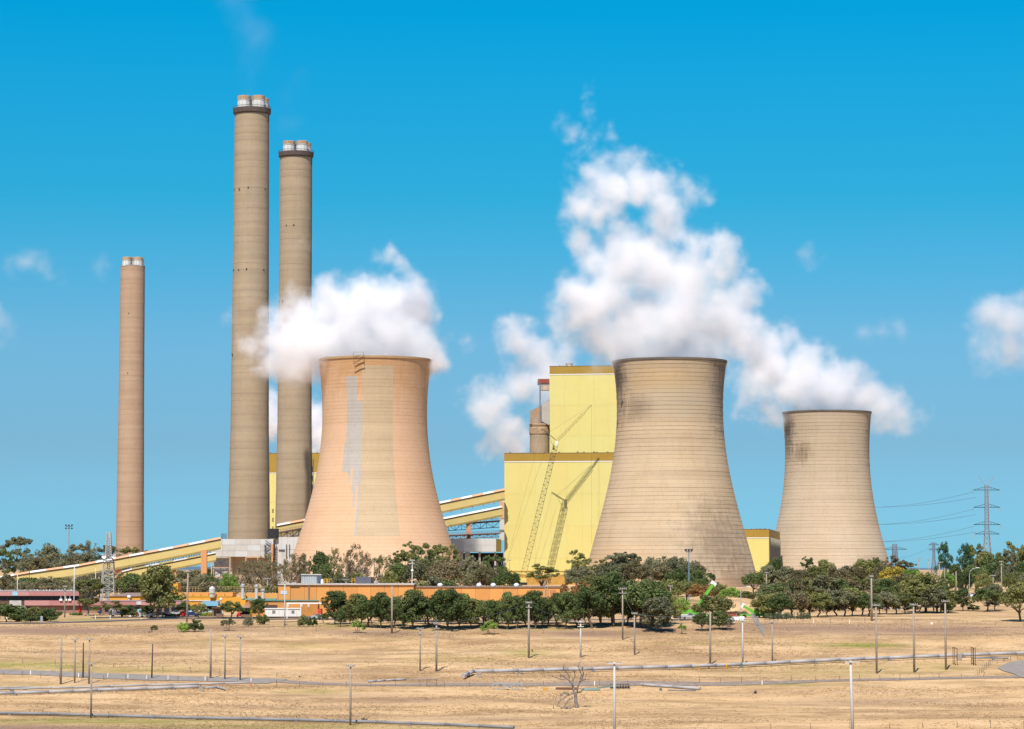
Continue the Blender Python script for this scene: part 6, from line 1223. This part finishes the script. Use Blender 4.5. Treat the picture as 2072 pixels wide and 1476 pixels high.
# dead tree
dt_g = G(1166, 1433); h_ = P(1166, 1348, dt_g.y).z - dt_g.z; r = np.random.default_rng(21); dtree = thing('dead_tree', 'bare grey dead tree with twisted branches in the near paddock', 'dead tree', dt_g)
DEAD = M('dead_wood_grey', (.23, .19, .165), .95, .25, 2.5, stain=(.08, .06, .05), amt=.7); mb = MB()
s_ = 1 / S(dt_g.y); q = lambda px, py, dy=0: Vector(((px - 1166) * s_, dy, (1433 - py) * s_))
limb(mb, q(1167, 1436), q(1164, 1405), .42, .3, r, .02); limb(mb, q(1164, 1405), q(1158, 1385, .6), .27, .16, r, .05); limb(mb, q(1164, 1408), q(1172, 1385, -.6), .25, .15, r, .05); mb.smooth = True; mb.build('trunk', DEAD, dtree)
for pts in ([(1158, 1385), (1146, 1375), (1128, 1373), (1112, 1368)], [(1158, 1385), (1150, 1366), (1141, 1356), (1140, 1350)], [(1172, 1385), (1176, 1365), (1170, 1350), (1174, 1338)], [(1172, 1385), (1180, 1368), (1178, 1350)], [(1162, 1402), (1150, 1408), (1136, 1416), (1126, 1433)],
            [(1164, 1402), (1176, 1402), (1180, 1396)], [(1158, 1388), (1164, 1370), (1160, 1355)], [(1150, 1406), (1142, 1402), (1134, 1410)], [(1146, 1375), (1140, 1368), (1132, 1370)], [(1172, 1380), (1184, 1376), (1186, 1366)], [(1160, 1412), (1148, 1420), (1140, 1432)]):
    mb = MB(); n = len(pts)
    for i in range(n - 1):
        dy = r.uniform(-1, 1); a_ = q(*pts[i], 0 if i == 0 else dprev); b_ = q(*pts[i + 1], dy); dprev = dy; limb(mb, a_, b_, .13 * (1 - i / n) + .03, .13 * (1 - (i + 1) / n) + .03, r, .06, 3)
        for _ in range(4): c_ = a_.lerp(b_, r.uniform(.3, 1)); limb(mb, c_, c_ + Vector((r.normal() * .6, r.normal() * .5, r.uniform(.1, .9))), .045, .025, r, .08, 3)
    mb.build('branch', DEAD, dtree)
def debris(px, py, w_, label, seed):
    g_ = G(px, py); k = S(g_.y); rr_ = np.random.default_rng(seed); root = thing('fallen_branch', label, 'fallen branch', g_)
    for i in range(9):
        mb = MB(); a_ = Vector((rr_.uniform(-.5, .5) * w_ / k, rr_.uniform(-.6, .6), .08)); limb(mb, a_, a_ + Vector((rr_.uniform(-1, 1) * w_ / k * .35, rr_.normal() * .3, rr_.uniform(.05, .8))), .1, .03, rr_, .08); mb.build('branch', DEAD if i % 2 else WOODD, root)
debris(724, 1458, 44, 'dark fallen branches right of the tall brown pole', 3); debris(766, 1464, 18, 'small heap of dead wood above the bottom pipeline', 4); debris(1140, 1435, 40, 'litter of dead sticks at the foot of the dead tree', 5); debris(303, 1280, 10, 'pale dead shrub on the bank left of the bushes', 6)
debris(577, 1266, 6, 'dark burnt stump beside the pale pole', 8); debris(1528, 1404, 6, 'tiny dark stump alone in the near right paddock', 9)

# ---------------------------------------------------------------- fences, markers
def fence(label, pts, sp=9, h=1.15, mat=None, wires=2, jitter=.06, group=None, name='wire_fence', r=.05):
    g = [G(*p) for p in pts]; root = thing(name, label, 'fence', g[0], 0, group); mat = mat or M('fence_post_grey', (.16, .13, .11), .9, .3, 1); pm_ = MB().box(-r, r, -r, r, -.2, h).mesh('post', mat); prev = None; wm = MB()
    for a, b_ in zip(g, g[1:]):
        n = max(1, int((b_ - a).length / sp))
        for i in range(n + (1 if b_ is g[-1] else 0)):
            p = a.lerp(b_, i / n) - g[0]; p.z = float(tz(p.x + g[0].x, p.y + g[0].y)) - g[0].z; o = inst('post', pm_, root, p); o.scale.z = 1 + rng.uniform(-.15, .2); o.rotation_euler = (rng.normal() * jitter, rng.normal() * jitter, 0)
            if prev is not None:
                for k in range(wires): wm.beam(prev + Vector((0, 0, h * (k + 1) / wires - .05)), p + Vector((0, 0, h * (k + 1) / wires - .05)), .018)
            prev = p
    wm.build('wire', M('fence_wire', (.3, .28, .26), .5), root); return root
fence('post and wire fence along the near side of the sealed road', [(-30, 1366), (120, 1374), (300, 1378), (480, 1381), (560, 1385)], 5.2); fence('post and wire fence on the far side of the sealed road', [(-20, 1338), (180, 1348), (330, 1358), (560, 1371)], 7)
fence('post and wire fence along the gravel track, middle part', [(560, 1388), (700, 1391), (900, 1390), (1100, 1388), (1270, 1387)], 5); fence('post and wire fence along the gravel track, right part', [(1372, 1383), (1500, 1382), (1700, 1378), (1900, 1374), (1990, 1371)], 4.6)
fence('fence line climbing to the turning area at the right', [(1978, 1368), (2004, 1346), (2072, 1331)], 3.2); fence('low fence at the foot of the tree row slope', [(640, 1278), (800, 1281), (1000, 1283), (1200, 1282)], 9); fence('sparse fence on the upper right paddock', [(1610, 1262), (1750, 1260), (1900, 1262), (2072, 1268)], 7)
fence('bottom fence beside the dull grey pipeline', [(60, 1447), (300, 1452), (600, 1458)], 8); fence('short fence at the lower right corner', [(1560, 1477), (1800, 1474), (2072, 1474)], 6)
# chain link fences by the cranes: posts, rails and mesh
def chainlink(label, pts, sp=2.6, h=2.3, nm='chain_link_fence'):
    g = [G(*p) for p in pts]; root = thing(nm, label, 'fence', g[0]); mm = M('fence_galvanised', (.30, .31, .30), .5, .1, 1); pm_ = MB().tube([(0, 0, -.2), (0, 0, h)], .06, 6).mesh('post', mm); wm = MB(); prev = None
    for a, b_ in zip(g, g[1:]):
        n = max(1, int((b_ - a).length / sp))
        for i in range(n + 1):
            p = a.lerp(b_, i / n) - g[0]; p.z = float(tz(p.x + g[0].x, p.y + g[0].y)) - g[0].z; inst('post', pm_, root, p)
            if prev is not None:
                for z in (.1, h * .5, h): wm.beam(prev + Vector((0, 0, z)), p + Vector((0, 0, z)), .03)
                d = p - prev
                for k in range(4): wm.beam(prev + d * (k / 4) + Vector((0, 0, .1)), prev + d * min(1, (k + 1) / 4) + Vector((0, 0, h)), .012); wm.beam(prev + d * (k / 4) + Vector((0, 0, h)), prev + d * min(1, (k + 1) / 4) + Vector((0, 0, .1)), .012)
            prev = p
    wo = wm.build('mesh', mm, root); wo['kind'] = 'stuff'
chainlink('chain-link fence running downhill to the right of the green cranes', [(1522, 1256), (1533, 1268), (1546, 1290)], 3.5); chainlink('chain-link fence in front of the red shed and cranes', [(1345, 1259), (1400, 1260), (1460, 1259), (1520, 1257)], 3.2); chainlink('chain-link fence behind the dark tree row', [(1000, 1261), (1100, 1260), (1230, 1259)], 3.5)
bf = fence('dark fence before the smaller green crane', [(1548, 1256), (1600, 1255), (1640, 1253)], 1.2, 1.9, M('fence_black', (.03, .03, .035)), 5, .02, name='dark_fence', r=.07)
MK = 'white road markers along the sealed road'
for px, py, lab in ((62, 1366, 'tallest white marker post at the left of the sealed road'), (125, 1366, 'white marker post behind the thick leftmost pole'), (159, 1371, 'white marker post between the crossarm pole and the short dark post'), (179, 1371, 'white marker post hidden by the close pair of poles'), (218, 1371, 'white marker post right of the left pole group'),
                    (259, 1373, 'white marker post halfway between two pole groups'), (297, 1375, 'white marker post just left of the slim dark post'), (340, 1376, 'white marker post right of the slim dark post'), (415, 1378, 'white marker post left of the three mid-left poles'), (508, 1381, 'white marker post by the end of the thin pipe'),
                    (13, 1257, 'white guide post at the left bush on the upper road'), (193, 1253, 'white guide post below the lawn, left one'), (223, 1253, 'white guide post below the lawn, right one'), (1364, 1262, 'white guide post before the red shed'), (1486, 1262, 'white guide post below the second red shed'),
                    (1646, 1262, 'small white stake on the upper right paddock'), (1719, 1262, 'small pale stake left of the T-shaped poles'), (1542, 1386, 'pale timber stake by the gravel track'), (1203, 1388, 'pale stake behind the girder pile')):
    g_ = G(px, py); h_ = 1.0 if py > 1300 else 1.2; o = MB().box(-.09, .09, -.06, .06, -.1, h_).build('marker_post', M('marker_white', (.8, .78, .74), .5), None, g_); tag(o, lab, 'marker post', MK)
rsg = G(84, 1262); r_ = thing('road_sign', 'grey backed road sign beside the round dark bush', 'road sign', rsg); MB().box(-.35, .35, -.03, .03, .5, 2.1).build('panel', M('sign_back', (.36, .38, .4), .4), r_); 
for x in (-.25, .25): MB().box(x - .04, x + .04, .04, .1, -.1, 2.0).build('post', SHEDG, r_)
for px, py, w_, h_, lab, colr in ((286, 1254, 4, 3, 'small white block on the road edge below the tall gum', (.7, .7, .68)), (1885, 1263, 4, 4, 'small white box alone on the upper right paddock', (.8, .8, .8)), (178, 1247, 3, 5, 'pale blue cabinet at the trunk of the open gum', (.3, .38, .42)), (263, 1249, 7, 5, 'white cabinet at the foot of the round bush', (.6, .62, .6)),
                                  (1103, 1397, 8, 5, 'small orange box in the grass left of the girders', (.6, .33, .06)), (1337, 1398, 5, 5, 'small dark box in the grass below the detached pipe', (.12, .12, .13)), (1077, 1319, 3, 5, 'small dark post box beside the tall brown pole', (.1, .06, .05)), (606, 1371, 3, 3, 'small dark box above the gravel track', (.08, .07, .06))):
    o = MB().box(-w_ / 18, w_ / 18, -.3, .3, -.05, h_ / 9).build('utility_box', M('box_%d' % int(colr[0] * 1000 + px), colr), None, G(px, py)); tag(o, lab, 'utility box')
gt_ = Front('rusty field gate beside the gravel track', 865, G(875, 1389).y, 1389, 'gate', 'field_gate')
for px in (864, 884): MB().box(gt_.X(px) - .07, gt_.X(px) + .07, -.07, .07, -.1, 1.5).build('post', RUST, gt_.root)
for z in (.3, .8, 1.35): MB().box(gt_.X(864) + .08, gt_.X(884) - .08, -.03, .03, z, z + .06).build('rail', RUST, gt_.root)
gt2 = Front('low rusty rail frame above the bottom pipeline at the left', 72, G(80, 1446).y, 1446, 'rail', 'rail_frame')
for px in (72, 90): MB().box(gt2.X(px) - .05, gt2.X(px) + .05, -.05, .05, -.1, 1.0).build('post', RUST, gt2.root)
MB().box(gt2.X(72), gt2.X(90), -.04, .04, .8, .9).build('rail', RUST, gt2.root)
# ---------------------------------------------------------------- steam and clouds
def vol_mat(name, col, an=0.0):
    m = bpy.data.materials.new(name); m.use_nodes = True; t = m.node_tree; t.nodes.clear()
    v = N(t, 'ShaderNodeVolumePrincipled'); v.inputs['Color'].default_value = (*col, 1); v.inputs['Density'].default_value = 1.0
    v.inputs['Anisotropy'].default_value = an
    o = N(t, 'ShaderNodeOutputMaterial'); t.links.new(v.outputs[0], o.inputs['Volume'])
    return m
STEAM = vol_mat('steam', (0.99, 0.985, 0.99)); CLOUD = vol_mat('cloud', (0.97, 0.97, 0.99))
def plume(name, label, cat, sph, Y, vox=0.9, dens=0.19, amp=2.9, thr=0.13, gain=1.3, nscale=17.0, warp=12.0, soft=0.22, depth=1.0, mat=None, flat=None, seed=0.0):
    """sph: (px, py, r px, weight, offset in depth in m)"""
    rr = np.random.default_rng(int(seed * 10) + len(sph))
    cs = []
    for q in sph:
        px, py, rp = q[:3]; wgt = q[3] if len(q) > 3 else 1.0; dy = q[4] if len(q) > 4 else rr.uniform(-0.35, 0.35) * rp / S(Y)
        c = P(px, py, Y + dy); cs.append((c, 1.6 * rp / S(Y), wgt))
    c0 = sum((c for c, r, w_ in cs), Vector()) / len(cs)
    pad = warp * 0.8 + 2
    mn = Vector([min(c[i] - r for c, r, _ in cs) - c0[i] - pad for i in range(3)])
    mx = Vector([max(c[i] + r for c, r, _ in cs) - c0[i] + pad for i in range(3)])
    vd = bpy.data.volumes.new(name); o = bpy.data.objects.new(name, vd); o.location = c0; link(o)
    tag(o, label, cat, kind='stuff')
    g = bpy.data.node_groups.new(name, 'GeometryNodeTree')
    g.interface.new_socket('Geometry', in_out='INPUT', socket_type='NodeSocketGeometry')
    g.interface.new_socket('Geometry', in_out='OUTPUT', socket_type='NodeSocketGeometry')
    def vm(op, a, b=None, scale=None):
        n = N(g, 'ShaderNodeVectorMath', operation=op)
        for s_, v in ((n.inputs[0], a), (n.inputs[1], b)):
            if v is None: continue
            if isinstance(v, bpy.types.NodeSocket): g.links.new(v, s_)
            else: s_.default_value = v
        if scale is not None: n.inputs['Scale'].default_value = scale
        return n
    pos = N(g, 'GeometryNodeInputPosition').outputs[0]
    def nz(src, sc_, det, rough, off):
        q = vm('ADD', src, (off, off * 1.7, -off)).outputs[0]
        n = N(g, 'ShaderNodeTexNoise'); n.inputs['Scale'].default_value = sc_; n.inputs['Detail'].default_value = det; n.inputs['Roughness'].default_value = rough
        g.links.new(q, n.inputs['Vector']); return n
    wn = nz(pos, 1 / (nscale * 1.6), 3, 0.6, 31 + seed * 50)
    off = vm('SCALE', vm('SUBTRACT', wn.outputs['Color'], (0.5, 0.5, 0.5)).outputs[0], scale=warp * 2).outputs[0]
    wn2 = nz(pos, 1 / (nscale * 0.42), 3, 0.6, 11 + seed * 20)
    off2 = vm('SCALE', vm('SUBTRACT', wn2.outputs['Color'], (0.5, 0.5, 0.5)).outputs[0], scale=warp * 0.9).outputs[0]
    pw = vm('ADD', vm('ADD', pos, off).outputs[0], off2).outputs[0]
    cur = None
    for c, r, w_ in cs:
        dd = vm('DISTANCE', pw, tuple(c - c0)).outputs['Value']
        m = N(g, 'ShaderNodeMath', operation='MULTIPLY_ADD'); g.links.new(dd, m.inputs[0]); m.inputs[1].default_value = -w_ / r; m.inputs[2].default_value = w_
        if cur is None: cur = m.outputs[0]
        else: cur = mth(g, 'SMOOTH_MAX', cur, m.outputs[0]); cur.node.inputs[2].default_value = soft
    cur = mth(g, 'MINIMUM', cur, 0.8)
    fb = nz(pos, 1 / nscale, 7, 0.7, seed * 37).outputs['Fac']
    a = mth(g, 'MULTIPLY_ADD', fb, amp); a.node.inputs[2].default_value = -amp * 0.5
    fall = mth(g, 'SUBTRACT', 1.1, cur)             # ragged at the edge, smooth and milky inside
    s_ = mth(g, 'ADD', mth(g, 'SUBTRACT', cur, thr), mth(g, 'MULTIPLY', a, fall))
    # nothing outside the puffs: fade with the puff field itself
    lim = mth(g, 'MULTIPLY', cur, 5.0, clamp=True)
    d = mth(g, 'MULTIPLY', s_, gain, clamp=True)
    d = mth(g, 'MULTIPLY', mth(g, 'MULTIPLY', d, d), lim)
    if flat is not None:                            # steam stays above this height inside the given radius (tower mouth)
        pass
    d = mth(g, 'MULTIPLY', d, dens)
    vc = N(g, 'GeometryNodeVolumeCube'); g.links.new(d, vc.inputs['Density'])
    vc.inputs['Min'].default_value = mn; vc.inputs['Max'].default_value = mx
    for k, ax in enumerate('XYZ'): vc.inputs['Resolution ' + ax].default_value = int(min(260, max(16, (mx[k] - mn[k]) / vox)))
    sm = N(g, 'GeometryNodeSetMaterial'); sm.inputs['Material'].default_value = mat or STEAM
    g.links.new(vc.outputs[0], sm.inputs[0])
    go = N(g, 'NodeGroupOutput'); g.links.new(sm.outputs[0], go.inputs[0])
    md = o.modifiers.new('density', 'NODES'); md.node_group = g
    vd.materials.append(mat or STEAM)
    return o
plume('steam_plume', 'low white steam cloud drifting left from the mouth of the peach cooling tower', 'steam',
      [(690, 728, 50), (740, 715, 62), (800, 718, 60), (850, 715, 42), (590, 690, 48), (560, 690, 30), (572, 735, 34), (860, 730, 30), (720, 700, 50), (820, 690, 50), (618, 640, 48), (680, 622, 55), (740, 628, 52), (790, 620, 45),
       (835, 635, 45), (862, 690, 38), (880, 725, 24), (700, 670, 62), (780, 670, 62), (640, 700, 56), (612, 735, 40), (838, 600, 34, .8), (825, 562, 22, .6), (808, 535, 18, .55), (785, 518, 18, .5), (748, 516, 18, .45), (740, 600, 44), (680, 606, 44), (800, 606, 40), (565, 665, 34, .8), (600, 610, 30, .7), (610, 500, 16, .4, -10),
       (512, 690, 26, .7, -22), (518, 740, 16, .7, -22), (452, 630, 16, .45, -20)], 1375, seed=1, thr=0.06, amp=2.3, dens=0.24)
plume('steam_plume', 'tall billowing white steam plume above the stained middle cooling tower, reaching highest of all', 'steam',
      [(1290, 725, 50), (1350, 712, 70), (1420, 718, 52), (1240, 690, 58), (1180, 650, 52), (1165, 590, 44), (1215, 610, 70), (1300, 665, 75), (1380, 640, 75), (1435, 660, 48), (1240, 535, 66),
       (1330, 545, 72), (1400, 560, 66), (1450, 540, 42), (1455, 500, 34), (1195, 520, 40), (1170, 425, 38, .85), (1205, 440, 44), (1240, 385, 48), (1300, 375, 50), (1335, 375, 38), (1350, 420, 38),
       (1340, 465, 32), (1262, 485, 34), (1248, 432, 30, .7), (1195, 350, 34, .8), (1395, 400, 30, .75), (1425, 400, 28, .7), (1148, 248, 26, .62), (1170, 262, 26, .62), (1198, 278, 20, .55), (1186, 235, 20, .6), (1190, 212, 16, .6), (1182, 188, 15, .55), (1210, 355, 40, .7), (1240, 275, 20, .4), (1150, 400, 30, .6), (1275, 355, 40, .8), (1180, 480, 40, .8)],
      1350, seed=2)
plume('steam_plume', 'white steam plume slanting up to the left from the smaller right-hand cooling tower', 'steam',
      [(1640, 822, 40), (1700, 806, 52), (1738, 812, 40), (1750, 828, 24), (1660, 800, 44), (1600, 795, 52), (1560, 745, 58), (1540, 700, 52), (1500, 680, 48), (1630, 760, 58), (1680, 775, 48), (1590, 680, 36, .8), (1515, 790, 42, .8),
       (1475, 640, 50), (1500, 605, 42, .9), (1560, 825, 34, .8), (1500, 815, 30, .75), (1450, 690, 44, .8), (1640, 730, 36, .8), (1720, 760, 34, .8), (1610, 825, 34)], 1763, vox=1.1, seed=3, dens=0.15)
plume('steam_plume', 'thinner steam puff trailing low to the right behind the right-hand cooling tower', 'steam',
      [(1755, 800, 36), (1790, 822, 42), (1825, 842, 36, .85), (1745, 770, 28, .9), (1780, 850, 32, .8), (1870, 850, 26, .5)], 1900, vox=1.2, seed=4, dens=0.10)
plume('steam_plume', 'pale steam drifting behind the rusty duct beside the yellow boiler house', 'steam',
      [(1050, 690, 40), (1080, 720, 46), (1105, 765, 46), (1060, 785, 42), (995, 825, 46), (970, 805, 34, .8), (1030, 880, 48), (1045, 912, 34), (1135, 725, 36, .8), (1005, 915, 26, .8), (940, 690, 22, .45)],
      2000, vox=1.4, seed=5, dens=0.12)
plume('steam_plume', 'bright steam glimpsed between the two tall chimneys and the peach cooling tower', 'steam',
      [(540, 830, 34), (546, 870, 26), (590, 850, 40), (632, 845, 34), (655, 880, 50), (545, 805, 22)], 2200, vox=1.5, seed=6, dens=0.2)
plume('smoke_wisp', 'very faint thin smoke rising from the top of the tallest chimney', 'smoke',
      [(500, 180, 26, .5), (495, 120, 40, .5), (500, 60, 55, .5), (470, 10, 60, .45), (590, 250, 26, .4), (600, 180, 40, .4)], 1459, vox=1.6, seed=7, dens=0.010, nscale=30)
plume('cloud', 'largest white cloud cut by the right edge of the sky', 'cloud',
      [(2000, 640, 40), (2060, 650, 50), (2050, 715, 38), (2010, 700, 40, .8), (2110, 690, 50), (1985, 740, 26, .5)], 5200, vox=4, seed=8, dens=0.028, nscale=55, warp=30, mat=CLOUD)
plume('cloud', 'small faint pair of cloud puffs high right of the smaller cooling tower', 'cloud',
      [(1752, 676, 26, .8), (1778, 672, 20, .7), (1818, 664, 22, .6)], 5200, vox=4, seed=9, dens=0.017, nscale=50, warp=26, mat=CLOUD)
plume('cloud', 'faint flat cloud streak left of the shortest chimney', 'cloud',
      [(50, 533, 30, .8), (85, 538, 28, .8), (20, 528, 22, .6), (130, 560, 20, .5), (200, 541, 22, .7)], 5200, vox=4, seed=10, dens=0.013, nscale=50, warp=26, mat=CLOUD)
plume('cloud', 'tiny faint cloud puff in the empty blue right of the tall steam plume', 'cloud',
      [(1632, 512, 24, .7), (1655, 520, 16, .6)], 5200, vox=4, seed=11, dens=0.017, nscale=50, warp=26, mat=CLOUD)
plume('cloud', 'faint cloud edge entering at the left side of the sky', 'cloud',
      [(-10, 650, 34, .8), (20, 680, 22, .6)], 5200, vox=4, seed=12, dens=0.013, nscale=50, warp=26, mat=CLOUD)
